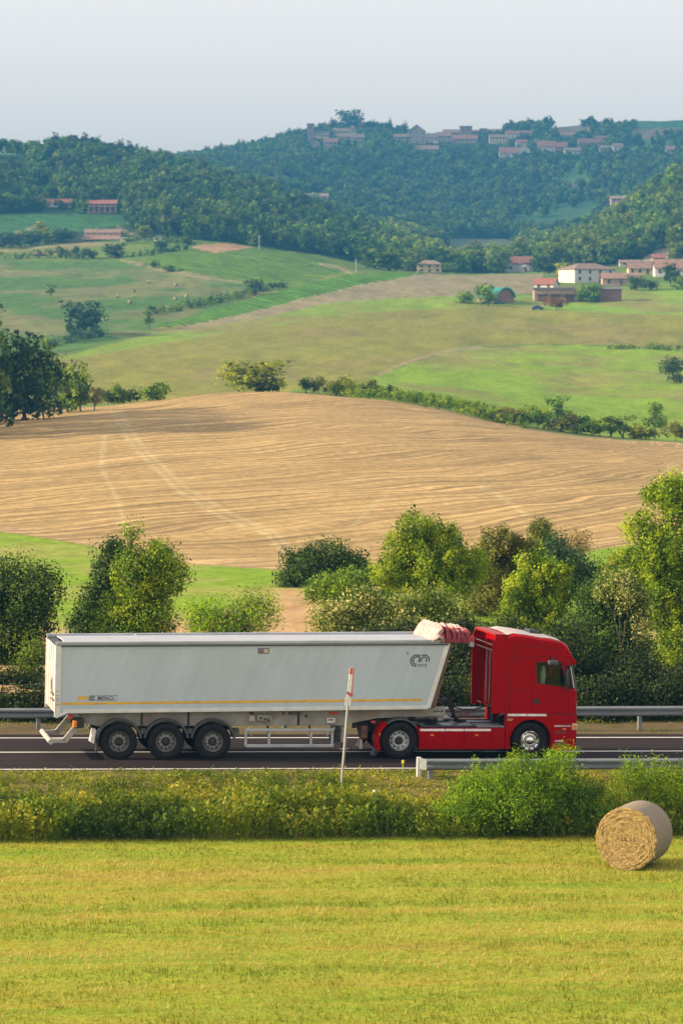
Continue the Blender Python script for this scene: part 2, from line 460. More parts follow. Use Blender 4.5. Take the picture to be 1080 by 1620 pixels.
    # field tracks and paths
    for line, w, dd in (([(600,592),(640,574),(690,558),(760,548)], 2.2, (500, 1000)), ([(505,417),(530,421),(556,433)], 2.0, (1000, 1400)),
                    ([(845,486),(870,478),(905,476),(985,470)], 1.8, (900, 1200)), ([(192,411),(240,424),(330,440),(390,447)], 1.6, (1000, 1400)),
                    ([(0,398),(60,390),(125,386),(190,386)], 1.8, (1200, 1500)), ([(930,206),(944,182)], 2.5, (2500, 3050)), ([(185,360),(215,372)], 2, (1300, 1600)), ([(22,370),(60,356)], 1.5, (1300, 1600))):
        t0 = np.full(D.shape, 99.0)
        for (x0, y0), (x1, y1) in zip(line[:-1], line[1:]):
            t = np.clip(((PXX - x0) * (x1 - x0) + (PYY - y0) * (y1 - y0)) / ((x1 - x0) ** 2 + (y1 - y0) ** 2), 0, 1)
            t0 = np.minimum(t0, np.hypot(PXX - x0 - t * (x1 - x0), PYY - y0 - t * (y1 - y0)))
        k = (np.exp(-(t0 / w) ** 2) * ((D > dd[0]) & (D < dd[1])))[..., None] * 0.75
        col = col * (1 - k) + np.array([0.28, 0.22, 0.13]) * k
    # row coordinate for stubble swaths and vine rows
    row = np.where(wheat, D - X * 1.05 - 0.030 * X * X * np.sign(X) * (X > 0) + (fbm(X / 18, D / 18, 77, 2) - 0.5) * 14, X * 0.9 + D * 0.42)
    verts = np.stack([X, D, Z], -1).reshape(-1, 3)
    idx = np.arange(R * Cn).reshape(R, Cn)
    quads = np.stack([idx[:-1, :-1], idx[:-1, 1:], idx[1:, 1:], idx[1:, :-1]], -1).reshape(-1, 4)
    fq = np.maximum.reduce([fid[:-1, :-1], fid[:-1, 1:], fid[1:, 1:], fid[1:, :-1]]).reshape(-1)
    colf = np.concatenate([col.reshape(-1, 3), np.ones((R * Cn, 1))], 1).astype(np.float32)
    rowf = row.reshape(-1).astype(np.float32)
    for k, nm in enumerate(names):
        q = quads[fq == k]
        if not len(q): continue
        u, inv = np.unique(q, return_inverse=True)
        me = np_mesh(nm, verts[u], inv.reshape(q.shape), land_mat(styles[k]), smooth=True)
        a = me.attributes.new('col', 'FLOAT_COLOR', 'POINT'); a.data.foreach_set('color', colf[u].ravel())
        a = me.attributes.new('row', 'FLOAT', 'POINT'); a.data.foreach_set('value', rowf[u])
        tag(link(nm, me), kind='structure')
    return X, D, PXX, PYY, fid

def land_mat(style):
    key = 'land_' + style
    if key in MATS: return MATS[key]
    m, nt, out = new_mat(key)
    p = N(nt, 'ShaderNodeBsdfPrincipled', Roughness=0.9); p.inputs['Specular IOR Level'].default_value = 0.1
    ac = N(nt, 'ShaderNodeAttribute', attribute_name='col'); ar = N(nt, 'ShaderNodeAttribute', attribute_name='row')
    geo = N(nt, 'ShaderNodeNewGeometry')
    sc = {'grass': 0.9, 'stubble': 1.2, 'wood': 0.2, 'fallow': 0.5, 'vine': 0.5, 'patch': 0.3, 'flat': 0.3}[style]
    mp = N(nt, 'ShaderNodeMapping'); mp.inputs['Scale'].default_value = (sc, sc * 0.45, sc)
    nt.links.new(geo.outputs['Position'], mp.inputs[0])
    nz = N(nt, 'ShaderNodeTexNoise', Scale=1.0, Detail=7.0, Roughness=0.7); nt.links.new(mp.outputs[0], nz.inputs['Vector'])
    mr = N(nt, 'ShaderNodeMapRange'); mr.inputs[1].default_value = 0.3; mr.inputs[2].default_value = 0.7; mr.inputs[3].default_value = 0.72; mr.inputs[4].default_value = 1.28
    nt.links.new(nz.outputs[0], mr.inputs[0])
    val = mr.outputs[0]; h = nz.outputs[0]
    if style in ('stubble', 'vine', 'fallow'):
        cx = N(nt, 'ShaderNodeCombineXYZ'); sx = N(nt, 'ShaderNodeSeparateXYZ'); nt.links.new(geo.outputs['Position'], sx.inputs[0])
        k, kx = {'stubble': (0.60, 0.028), 'vine': (0.42, 0.06), 'fallow': (0.35, 0.05)}[style]
        a = N(nt, 'ShaderNodeMath', operation='MULTIPLY'); a.inputs[1].default_value = k; nt.links.new(ar.outputs['Fac'], a.inputs[0])
        b = N(nt, 'ShaderNodeMath', operation='MULTIPLY'); b.inputs[1].default_value = kx; nt.links.new(sx.outputs[0], b.inputs[0])
        nt.links.new(a.outputs[0], cx.inputs[0]); nt.links.new(b.outputs[0], cx.inputs[1])
        st = N(nt, 'ShaderNodeTexNoise', Scale=1.0, Detail=5.0, Roughness=0.75); nt.links.new(cx.outputs[0], st.inputs['Vector'])
        lo, hi = {'stubble': (0.52, 1.42), 'vine': (0.6, 1.45), 'fallow': (0.85, 1.15)}[style]
        m2 = N(nt, 'ShaderNodeMapRange'); m2.inputs[1].default_value = 0.36; m2.inputs[2].default_value = 0.64; m2.inputs[3].default_value = lo; m2.inputs[4].default_value = hi
        nt.links.new(st.outputs[0], m2.inputs[0])
        mul = N(nt, 'ShaderNodeMath', operation='MULTIPLY'); nt.links.new(m2.outputs[0], mul.inputs[0]); nt.links.new(val, mul.inputs[1])
        val = mul.outputs[0]; h = st.outputs[0]
        if style in ('stubble', 'vine'):      # regular drill lines / vine rows
            f = N(nt, 'ShaderNodeMath', operation='MULTIPLY'); f.inputs[1].default_value = {'stubble': 1.55, 'vine': 2.1}[style]; nt.links.new(ar.outputs['Fac'], f.inputs[0])
            ph = N(nt, 'ShaderNodeMath', operation='MULTIPLY_ADD'); ph.inputs[1].default_value = 5.0; nt.links.new(nz.outputs[0], ph.inputs[0]); nt.links.new(f.outputs[0], ph.inputs[2])
            sn = N(nt, 'ShaderNodeMath', operation='SINE'); nt.links.new((ph if style == 'stubble' else f).outputs[0], sn.inputs[0])
            m3 = N(nt, 'ShaderNodeMapRange'); m3.inputs[1].default_value = -1; m3.inputs[3].default_value = {'stubble': 0.86, 'vine': 0.75}[style]; m3.inputs[4].default_value = {'stubble': 1.12, 'vine': 1.25}[style]
            nt.links.new(sn.outputs[0], m3.inputs[0]); mu = N(nt, 'ShaderNodeMath', operation='MULTIPLY'); nt.links.new(m3.outputs[0], mu.inputs[0]); nt.links.new(val, mu.inputs[1]); val = mu.outputs[0]
    sc_ = N(nt, 'ShaderNodeVectorMath', operation='SCALE'); nt.links.new(ac.outputs['Color'], sc_.inputs[0]); nt.links.new(val, sc_.inputs['Scale'])
    nt.links.new(sc_.outputs[0], p.inputs['Base Color'])
    b = N(nt, 'ShaderNodeBump', Strength=0.5, Distance={'stubble': 0.25, 'vine': 0.8, 'wood': 1.0}.get(style, 0.25))
    nt.links.new(h, b.inputs['Height']); nt.links.new(b.outputs[0], p.inputs['Normal'])
    nt.links.new(p.outputs[0], out.inputs[0])
    MATS[key] = m
    return m
LAND = build_land()

# ------------------------------------------------------------------ road, verges, foreground field (in the road's own frame)
def strip(name, prof, x0, x1, nx, mat, jitter=0.0, seed=0):
    xs = np.linspace(x0, x1, nx); P = np.array(prof, float)
    Xs, V = np.meshgrid(xs, P[:, 0]); Z = np.repeat(P[:, 1][:, None], nx, 1)
    if jitter:
        j = (fbm(Xs / 1.3, V / 1.3, seed, 3) - 0.5) * jitter; j[0] = 0; j[-1] = 0
        Z = Z + j
    idx = np.arange(Z.size).reshape(Z.shape)
    q = np.stack([idx[:-1, :-1], idx[:-1, 1:], idx[1:, 1:], idx[1:, :-1]], -1).reshape(-1, 4)
    me = np_mesh(name, np.stack([Xs, V, Z], -1).reshape(-1, 3), q, mat, smooth=True)
    return tag(link(name, me, mat=ROAD), kind='structure')
def dense(prof, n):
    P = np.array(prof, float); t = np.linspace(P[0, 0], P[-1, 0], n)
    return list(zip(t, np.interp(t, P[:, 0], P[:, 1])))

def asphalt_mat():
    m, nt, out = new_mat('asphalt')
    p = N(nt, 'ShaderNodeBsdfPrincipled', Roughness=0.95); p.inputs['Specular IOR Level'].default_value = 0.04
    tc = N(nt, 'ShaderNodeTexCoord')
    mp = N(nt, 'ShaderNodeMapping'); mp.inputs['Scale'].default_value = (0.08, 1.6, 1)
    nt.links.new(tc.outputs['Object'], mp.inputs[0])
    a = N(nt, 'ShaderNodeTexNoise', Scale=1.0, Detail=6.0, Roughness=0.6); nt.links.new(mp.outputs[0], a.inputs['Vector'])
    f = N(nt, 'ShaderNodeTexNoise', Scale=60.0, Detail=3.0); nt.links.new(tc.outputs['Object'], f.inputs['Vector'])
    r = ramp(nt, [(0.3, (0.022, 0.018, 0.019)), (0.55, (0.030, 0.024, 0.0245)), (0.75, (0.038, 0.031, 0.031))]); nt.links.new(a.outputs[0], r.inputs[0])
    mx = N(nt, 'ShaderNodeMixRGB', blend_type='OVERLAY'); mx.inputs[0].default_value = 0.5
    nt.links.new(r.outputs[0], mx.inputs[1]); nt.links.new(f.outputs[0], mx.inputs[2]); nt.links.new(mx.outputs[0], p.inputs['Base Color'])
    b = N(nt, 'ShaderNodeBump', Strength=0.3, Distance=0.01); nt.links.new(f.outputs[0], b.inputs['Height']); nt.links.new(b.outputs[0], p.inputs['Normal'])
    nt.links.new(p.outputs[0], out.inputs[0]); return m
strip('road', [(-2.1, -0.01), (-0.2, 0.0), (1.66, 0.0), (4.9, 0.0), (5.75, -0.01)], -160, 160, 60, asphalt_mat())
M_LINE = solid('road_paint', (0.72, 0.70, 0.66), 0.6, var=0.25, scale=3.0, stretch=(0.6, 6, 1), dirt=(0.45, 0.42, 0.38))
for nm, v in (('edge_marking', -1.87), ('centre_marking', 1.66), ('edge_marking', 4.84)):
    w = 0.075
    strip(nm, [(v - w, 0.004), (v + w, 0.004)], -160, 160, 40, M_LINE)

def soil_grass(name, stops, scale, stretch=(1, 1, 1), bump=0.5):
    m, nt, out = new_mat(name)
    p = N(nt, 'ShaderNodeBsdfPrincipled', Roughness=0.9); p.inputs['Specular IOR Level'].default_value = 0.1
    tc = N(nt, 'ShaderNodeTexCoord'); mp = N(nt, 'ShaderNodeMapping'); mp.inputs['Scale'].default_value = stretch
    nt.links.new(tc.outputs['Object'], mp.inputs[0])
    a = N(nt, 'ShaderNodeTexNoise', Scale=scale, Detail=8.0, Roughness=0.68); nt.links.new(mp.outputs[0], a.inputs['Vector'])
    r = ramp(nt, stops); nt.links.new(a.outputs[0], r.inputs[0])
    f = N(nt, 'ShaderNodeTexNoise', Scale=9.0, Detail=6.0, Roughness=0.7); nt.links.new(tc.outputs['Object'], f.inputs['Vector'])
    mr = N(nt, 'ShaderNodeMapRange'); mr.inputs[1].default_value = 0.3; mr.inputs[2].default_value = 0.7; mr.inputs[3].default_value = 0.65; mr.inputs[4].default_value = 1.3
    nt.links.new(f.outputs[0], mr.inputs[0])
    s = N(nt, 'ShaderNodeVectorMath', operation='SCALE'); nt.links.new(r.outputs[0], s.inputs[0]); nt.links.new(mr.outputs[0], s.inputs['Scale'])
    nt.links.new(s.outputs[0], p.inputs['Base Color'])
    b = N(nt, 'ShaderNodeBump', Strength=bump, Distance=0.06); nt.links.new(f.outputs[0], b.inputs['Height']); nt.links.new(b.outputs[0], p.inputs['Normal'])
    nt.links.new(p.outputs[0], out.inputs[0]); MATS[name] = m; return m
M_VERGE = soil_grass('verge_soil', [(0.3, (0.05, 0.08, 0.008)), (0.46, (0.10, 0.12, 0.015)), (0.58, (0.19, 0.14, 0.055)), (0.70, (0.11, 0.15, 0.015))], 0.7)
M_FARV = soil_grass('dry_verge', [(0.3, (0.045, 0.05, 0.015)), (0.5, (0.13, 0.095, 0.05)), (0.7, (0.07, 0.075, 0.02))], 0.8)
FIELD_STOPS = [(0.30, (0.27, 0.20, 0.05)), (0.42, (0.29, 0.265, 0.03)), (0.54, (0.23, 0.275, 0.022)), (0.64, (0.16, 0.24, 0.016)), (0.76, (0.28, 0.245, 0.04))]
M_FIELD = soil_grass('mown_hayfield', FIELD_STOPS, 0.75, (0.09, 1.0, 1.0))
EMB = [(-6.6, -1.15), (-6.2, -1.12), (-4.6, -0.62), (-3.2, -0.22), (-2.6, -0.10), (-2.1, -0.012)]
def near_z(v): return float(np.interp(v, [e[0] for e in EMB], [e[1] for e in EMB]))
strip('embankment', dense(EMB, 26), -160, 160, 400, M_VERGE, 0.18, 3)
strip('far_verge', dense([(5.75, -0.012), (6.4, 0.03), (8, 0.0), (13.6, -0.06)], 16), -160, 160, 300, M_FARV, 0.14, 4)
strip('hayfield', dense([(-160, -1.15), (-6.6, -1.15)], 300), -160, 160, 300, M_FIELD, 0.10, 6)

# ------------------------------------------------------------------ foliage
LEAF = {
 'bright': leafmat('leaf_bright', (0.0473, 0.1148, 0.0041), (0.1688, 0.3172, 0.0081), (0.3645, 0.4860, 0.0162), 0.40, 0.12),
 'yellow': leafmat('leaf_yellow', (0.0780, 0.1235, 0.0052), (0.2405, 0.3055, 0.0104), (0.4420, 0.4420, 0.0260), 0.40, 0.12),
 'lime':   leafmat('leaf_lime', (0.045, 0.095, 0.003), (0.185, 0.305, 0.008), (0.40, 0.48, 0.02), 0.42, 0.12),
 'mid':    leafmat('leaf_mid', (0.0224, 0.0672, 0.0064), (0.0928, 0.1888, 0.0112), (0.2400, 0.3360, 0.0224), 0.34, 0.15),
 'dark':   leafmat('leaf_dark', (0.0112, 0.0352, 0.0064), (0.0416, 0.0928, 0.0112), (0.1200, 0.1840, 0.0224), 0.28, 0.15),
 'olive':  leafmat('leaf_olive', (0.0420, 0.0588, 0.0084), (0.1400, 0.1610, 0.0196), (0.2660, 0.2730, 0.0420), 0.32, 0.15),
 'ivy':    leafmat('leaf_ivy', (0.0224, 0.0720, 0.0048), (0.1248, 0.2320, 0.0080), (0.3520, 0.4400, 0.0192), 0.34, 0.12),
 'pale':   leafmat('leaf_pale', (0.0319, 0.0725, 0.0072), (0.1232, 0.1958, 0.0145), (0.5220, 0.4930, 0.1885), 0.32, 0.12),
 'rust':   leafmat('leaf_rust', (0.1100, 0.0440, 0.0110), (0.2420, 0.0935, 0.0220), (0.3630, 0.1760, 0.0440), 0.35, 0.15),
 'purple': leafmat('leaf_purple', (0.0220, 0.0198, 0.0176), (0.0495, 0.0385, 0.0330), (0.0880, 0.0660, 0.0550), 0.3, 0.15),
 'wood':   leafmat('leaf_wood', (0.0150, 0.0480, 0.0090), (0.0450, 0.1020, 0.0150), (0.1275, 0.2025, 0.0270), 0.28, 0.62),
 'hill':   leafmat('leaf_hill', (0.035, 0.085, 0.008), (0.105, 0.19, 0.014), (0.24, 0.32, 0.025), 0.32, 0.42),
 'blue':   leafmat('leaf_blue', (0.0120, 0.0390, 0.0135), (0.0330, 0.0780, 0.0240), (0.0750, 0.1275, 0.0390), 0.26, 0.2),
 'weed':   leafmat('leaf_weed', (0.0250, 0.0562, 0.0037), (0.1225, 0.1938, 0.0075), (0.3875, 0.3500, 0.0375), 0.38, 0.0),
 'grass':  leafmat('leaf_grass', (0.14, 0.195, 0.010), (0.285, 0.275, 0.032), (0.44, 0.35, 0.11), 0.40, 0.0),
 'shade':  leafmat('leaf_shade', (0.004, 0.012, 0.002), (0.014, 0.034, 0.004), (0.075, 0.105, 0.012), 0.22, 0.15),  # darker leaf copy with the undergrowth's shade put into its colour
 'brown':  leafmat('leaf_brown', (0.1100, 0.0715, 0.0330), (0.2310, 0.1650, 0.0770), (0.3630, 0.2860, 0.1430), 0.35, 0.1),
}
BARK = solid('bark', (0.11, 0.085, 0.06), 0.9, var=0.4, scale=5, bump=0.5)

def leaf_cloud(seed, lobes, n, size, sigma=0.35, aspect=0.55, shoots=0.0, droop=0.15, shell=0.72, nrand=0.9, per=28):
    """n folded leaves gathered in clumps over ellipsoid lobes (x,y,z,rx,ry,rz) -> verts, quads, tint"""
    r = np.random.default_rng(seed)
    L = np.array(lobes, float)
    w = (L[:, 3] * L[:, 4] * L[:, 5]) ** 0.67; w /= w.sum()
    nc = max(8, int(n / per))
    li = r.choice(len(L), nc, p=w)
    u = r.normal(size=(nc, 3)); u /= np.linalg.norm(u, axis=1)[:, None]
    rr = shell + (1 - shell) * r.random(nc) ** 0.6
    inner = r.random(nc) < 0.22; rr[inner] *= r.random(inner.sum()) ** 0.5
    rr *= 1 + 0.16 * r.normal(size=nc)
    c = L[li, :3] + u * L[li, 3:] * rr[:, None]
    ctint = np.clip(0.46 + 0.30 * r.normal(size=nc), 0, 1)
    ci = r.integers(0, nc, n)
    sg = sigma * (0.6 + 0.8 * r.random(nc))[ci]
    off = np.clip(r.normal(size=(n, 3)), -1.7, 1.7) * sg[:, None]
    if shoots:
        sd = u * 0.6 + np.array([0, 0, 0.9]) + 0.25 * r.normal(size=(nc, 3)); sd /= np.linalg.norm(sd, axis=1)[:, None]
        t = r.random(n)
        off = off * 0.45 + sd[ci] * (t * shoots)[:, None]
    p = c[ci] + off
    nrm = u[ci] + nrand * r.normal(size=(n, 3)) + np.array([0, 0, 0.35]); nrm /= np.linalg.norm(nrm, axis=1)[:, None]
    ax = np.cross(nrm, r.normal(size=(n, 3))); ax /= np.linalg.norm(ax, axis=1)[:, None] + 1e-9
    ax[:, 2] -= droop; bx = np.cross(nrm, ax)
    s = size * (0.5 + 0.55 * r.random(n) + 0.5 * r.random(n) ** 3)[:, None]
    a = ax * s * 0.5; b = bx * s * 0.5 * aspect
    v = np.stack([p - a, p - b + nrm * s * 0.10, p + a, p + b + nrm * s * 0.10], 1).reshape(-1, 3)
    q = np.arange(4 * n).reshape(n, 4)
    tint = np.clip(ctint[ci] + 0.16 * r.normal(size=n), 0, 1)
    return v, q, np.repeat(tint, 4)

def trunk_mesh(name, h, r0, targets, seed, bend=0.15):
    rnd = random.Random(seed)
    mb = MB()
    top = max(t[2] for t in targets) if targets else h
    hx = sum(t[0] for t in targets) / len(targets); hy = sum(t[1] for t in targets) / len(targets)
    fork = []
    for i in range(6):
        t = i / 5; k = t * t
        fork.append((hx * k + rnd.uniform(-1, 1) * bend * 0.4 * t, hy * k + rnd.uniform(-1, 1) * bend * 0.4 * t, -0.15 + (h + 0.15) * t))
    mb.tube(fork, [r0 * (1.25 if i == 0 else 1 - 0.13 * i) for i in range(6)], 8)
    for j, t in enumerate(targets):
        s = fork[2 + j % 4]; s = Vector(s); e = Vector(t)
        m1 = s.lerp(e, 0.45) + Vector((rnd.uniform(-.2, .2) * bend * 3, rnd.uniform(-.2, .2) * bend * 3, 0.12 * (e - s).length))
        rr = r0 * 0.5
        mb.tube([s, m1, e], [rr, rr * 0.6, rr * 0.18], 6)
        for q in range(2):
            d = Vector((rnd.uniform(-1, 1), rnd.uniform(-1, 1), rnd.uniform(-0.1, 1))).normalized() * (e - s).length * 0.45
            mb.tube([m1, m1 + d * 0.5 + Vector((0, 0, 0.05)), m1 + d], [rr * 0.5, rr * 0.3, rr * 0.1], 5)
    return mb.mesh(name, BARK, 60)

def near_plant(name, label, cat, d, bpx, lobes, n, leaf, mat, group=None, sigma=0.32, trunk=0.09, base_row=None, depth=0.9, seed=None, **kw):
    """a plant standing at distance d; lobes = (column, row, half width, half height) of its foliage masses"""
    X = (bpx - 540) / FPX * d * CP; X = (bpx - 540) / FPX * d / CP
    Z = float(ground_z(X, d))
    k = d / FPX
    seed = seed if seed is not None else int(bpx * 7 + d)
    rnd = random.Random(seed)
    L = []
    for (px, py, rx, ry) in lobes:
        L.append(((px - bpx) * k, rnd.uniform(-0.35, 0.35) * rx * k, z_at_row(py, d) - Z, rx * k * 0.86, rx * k * depth, ry * k * 0.9))
    root = thing(name, label, cat, group=group, loc=(X, d, Z))
    v, q, t = leaf_cloud(seed, L, int(n * 2.1), leaf * 0.74, sigma * 0.85, per=72, **dict(dict(shell=0.8), **kw))
    v[:, 2] = np.maximum(v[:, 2], 0.02)
    link('crown', np_mesh('crown', v, q, LEAF[mat], t), root)
    tw = MB()
    for l in L:                      # bare twigs and limbs showing between the leaves
        for q in range(5):
            e = Vector((l[0] + rnd.gauss(0, .55) * l[3], l[1] - abs(rnd.gauss(0, .6)) * l[4], l[2] + rnd.gauss(0.35, .45) * l[5]))
            s0 = Vector((l[0] * 0.6, l[1] * 0.6, max(0.1, l[2] - l[5] * 0.9))); m0 = s0.lerp(e, 0.55) + Vector((rnd.uniform(-.12, .12), rnd.uniform(-.12, .12), 0.08))
            tw.tube([s0, m0, e], [0.028, 0.018, 0.006], 4, cap=False)
    tag(link('twigs', tw.mesh('twigs', BARK, 60), root), kind='stuff')
    tg = sorted([(l[0], l[1], max(0.3, l[2])) for l in L], key=lambda a: -a[2])[:7]
    hh = max(0.25, min(l[2] for l in L))
    link('trunk', trunk_mesh('trunk', hh, trunk, tg, seed), root)
    return root

# ---- trees and shrubs between the road and the stubble field
G = 'trees and shrubs behind the road'
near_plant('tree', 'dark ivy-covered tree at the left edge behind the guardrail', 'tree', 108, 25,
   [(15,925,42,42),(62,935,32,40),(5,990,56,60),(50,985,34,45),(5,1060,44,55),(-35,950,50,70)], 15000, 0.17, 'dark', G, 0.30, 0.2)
near_plant('shrub', 'thin green sapling shrub in front of bare soil, beside the trailer tail', 'shrub', 103, 50,
   [(50,1050,22,40),(35,1090,35,28),(62,1020,14,24)], 2200, 0.15, 'mid', G, 0.30, 0.04)
near_plant('ivy_clad_tree', 'sunlit ivy-clad tree with a thin spire, above the trailer', 'tree', 108, 205,
   [(248,888,38,32),(262,915,30,28),(215,905,32,36),(225,950,48,38),(192,975,44,30),(200,1010,55,40),(206,850,9,28),(240,985,35,40)], 17000, 0.155, 'ivy', G, 0.22, 0.16, shell=0.8)
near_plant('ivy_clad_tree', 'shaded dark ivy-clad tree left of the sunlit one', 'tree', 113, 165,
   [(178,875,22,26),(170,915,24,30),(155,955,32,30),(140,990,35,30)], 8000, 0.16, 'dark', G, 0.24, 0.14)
near_plant('shrub', 'open airy green shrub on dry ground above the trailer middle', 'shrub', 112, 350,
   [(320,975,26,16),(360,968,32,18),(405,960,30,16),(340,995,50,16),(395,990,40,14)], 3600, 0.15, 'bright', G, 0.34, 0.05)
near_plant('shrub', 'big dark rounded shrub in front of the stubble edge', 'shrub', 148, 510,
   [(480,895,30,26),(520,886,38,26),(550,895,30,26),(465,920,26,20),(510,915,50,28),(560,918,24,20)], 11000, 0.20, 'dark', G, 0.30, 0.12, shell=0.82)
near_plant('shrub', 'low dark green shrub below the big rounded one', 'shrub', 135, 540,
   [(520,935,34,18),(570,925,40,22),(620,915,34,22)], 5200, 0.19, 'mid', G, 0.3, 0.08)
near_plant('flowering_shrub', 'pale flowering shrub peeping over the trailer left of the red tarp', 'shrub', 107, 560,
   [(530,975,36,24),(575,958,34,26),(560,1000,60,24),(610,985,34,24)], 9000, 0.15, 'pale', G, 0.26, 0.08)
near_plant('flowering_shrub', 'pale flowering shrub directly behind the red tarp roll', 'shrub', 106, 665,
   [(640,972,32,24),(685,965,34,26),(660,1000,60,25),(715,985,30,24)], 8500, 0.15, 'pale', G, 0.26, 0.08)
near_plant('tree', 'yellow-green feathery tree behind the flowering shrubs', 'tree', 122, 675,
   [(660,850,38,24),(700,865,34,24),(640,880,34,24),(685,895,55,30),(740,905,36,26),(630,915,40,22),(690,930,60,28)], 15000, 0.17, 'lime', G, 0.34, 0.14, shoots=0.5)
near_plant('tree', 'olive green leafy tree right of the yellow-green feathery one', 'tree', 128, 795,
   [(790,870,36,28),(820,885,36,28),(770,900,34,30),(800,920,50,30),(790,955,60,30)], 12000, 0.17, 'olive', G, 0.36, 0.14, shoots=0.35)
near_plant('tree', 'small round olive treetop against the stubble field', 'tree', 146, 857,
   [(857,842,17,20),(850,862,12,10)], 2400, 0.16, 'olive', G, 0.25, 0.08)
near_plant('dead_shrub', 'wispy brownish shrub by the lower right stubble edge', 'shrub', 160, 916,
   [(915,857,14,10),(922,870,12,10)], 700, 0.16, 'brown', G, 0.35, 0.04)
near_plant('shrub', 'dark blue-green bush right of the olive tree', 'shrub', 138, 885,
   [(880,870,20,18),(895,895,32,26),(870,915,36,28),(915,925,40,30),(945,905,18,14)], 9000, 0.18, 'blue', G, 0.3, 0.09)
near_plant('tree', 'bright lime young tree with spreading fronds above the red cab', 'tree', 112, 845,
   [(850,900,30,16),(870,920,34,20),(830,935,30,20),(862,955,38,24),(840,985,44,24),(815,965,26,18)], 9000, 0.17, 'lime', G, 0.28, 0.09, shoots=0.45)
near_plant('tree', 'dense dark tree with pale blossom sprays right of the cab', 'tree', 106, 960,
   [(975,925,32,20),(950,950,36,30),(995,960,36,36),(960,1000,60,44),(990,1045,50,50),(930,1040,40,45)], 17000, 0.15, 'dark', G, 0.24, 0.16)
near_plant('flowering_shrub', 'cream blossom sprays crowning the dense dark tree', 'shrub', 105.2, 982,
   [(978,922,26,12),(1002,942,22,22),(960,938,16,12),(1015,985,12,40)], 3000, 0.13, 'pale', G, 0.22, 0.05)
near_plant('tree', 'tall yellow-green tree filling the right edge', 'tree', 111, 1062,
   [(1062,800,42,28),(1085,790,40,30),(1025,845,38,22),(1065,865,50,34),(1030,895,46,28),(1080,930,50,40),(1050,960,44,40),(1075,1020,50,60),(1090,1080,45,45)], 21000, 0.17, 'lime', G, 0.36, 0.18, shoots=0.5)
near_plant('shrub', 'lime bush at the foot of the tall right-edge tree', 'shrub', 118, 985,
   [(985,895,22,16),(1000,915,24,20)], 2600, 0.16, 'yellow', G, 0.28, 0.05)
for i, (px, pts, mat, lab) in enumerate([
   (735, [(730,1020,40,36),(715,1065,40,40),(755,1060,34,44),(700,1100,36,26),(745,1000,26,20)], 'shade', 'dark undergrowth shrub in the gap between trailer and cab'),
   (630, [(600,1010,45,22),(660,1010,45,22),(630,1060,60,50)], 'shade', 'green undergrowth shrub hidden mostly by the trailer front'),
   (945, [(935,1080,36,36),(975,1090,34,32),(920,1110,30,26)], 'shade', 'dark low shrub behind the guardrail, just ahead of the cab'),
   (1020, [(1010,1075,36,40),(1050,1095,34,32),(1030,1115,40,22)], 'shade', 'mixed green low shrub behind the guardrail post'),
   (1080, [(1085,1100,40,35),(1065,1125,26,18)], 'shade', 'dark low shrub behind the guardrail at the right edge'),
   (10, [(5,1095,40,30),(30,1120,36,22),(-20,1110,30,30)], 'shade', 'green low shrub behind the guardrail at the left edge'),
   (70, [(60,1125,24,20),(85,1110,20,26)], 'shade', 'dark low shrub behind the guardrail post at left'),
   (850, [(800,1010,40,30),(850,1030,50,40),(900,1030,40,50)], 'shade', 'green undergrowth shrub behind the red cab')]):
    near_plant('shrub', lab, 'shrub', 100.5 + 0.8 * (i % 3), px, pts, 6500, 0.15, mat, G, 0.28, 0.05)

def d_at_v(px, v):
    s = (px - 540) / FPX / CP
    return (v + math.cos(YAW) * RX0[1]) / (math.cos(YAW) - math.sin(YAW) * s)
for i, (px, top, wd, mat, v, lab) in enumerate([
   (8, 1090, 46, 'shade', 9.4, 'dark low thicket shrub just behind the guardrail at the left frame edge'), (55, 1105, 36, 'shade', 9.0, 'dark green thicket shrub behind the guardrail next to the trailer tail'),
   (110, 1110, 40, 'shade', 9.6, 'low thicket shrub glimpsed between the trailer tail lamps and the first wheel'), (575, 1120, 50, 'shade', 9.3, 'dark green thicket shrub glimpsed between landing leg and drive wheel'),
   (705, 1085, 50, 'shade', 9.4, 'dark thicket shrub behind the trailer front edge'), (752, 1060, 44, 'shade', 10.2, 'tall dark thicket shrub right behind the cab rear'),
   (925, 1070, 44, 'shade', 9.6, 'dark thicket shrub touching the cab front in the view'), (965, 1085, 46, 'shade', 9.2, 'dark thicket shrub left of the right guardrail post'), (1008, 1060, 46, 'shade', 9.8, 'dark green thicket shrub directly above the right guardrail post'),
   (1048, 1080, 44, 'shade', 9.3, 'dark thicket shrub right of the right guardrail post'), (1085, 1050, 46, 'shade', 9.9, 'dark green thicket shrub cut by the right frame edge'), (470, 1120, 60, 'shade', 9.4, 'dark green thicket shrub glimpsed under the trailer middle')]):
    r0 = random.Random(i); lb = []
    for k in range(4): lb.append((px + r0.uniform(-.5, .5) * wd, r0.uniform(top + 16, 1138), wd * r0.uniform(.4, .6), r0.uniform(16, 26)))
    near_plant('shrub', lab, 'shrub', d_at_v(px, v), px, lb, 4200, 0.14, mat, 'thicket shrubs along the far guardrail', 0.28, 0.04)

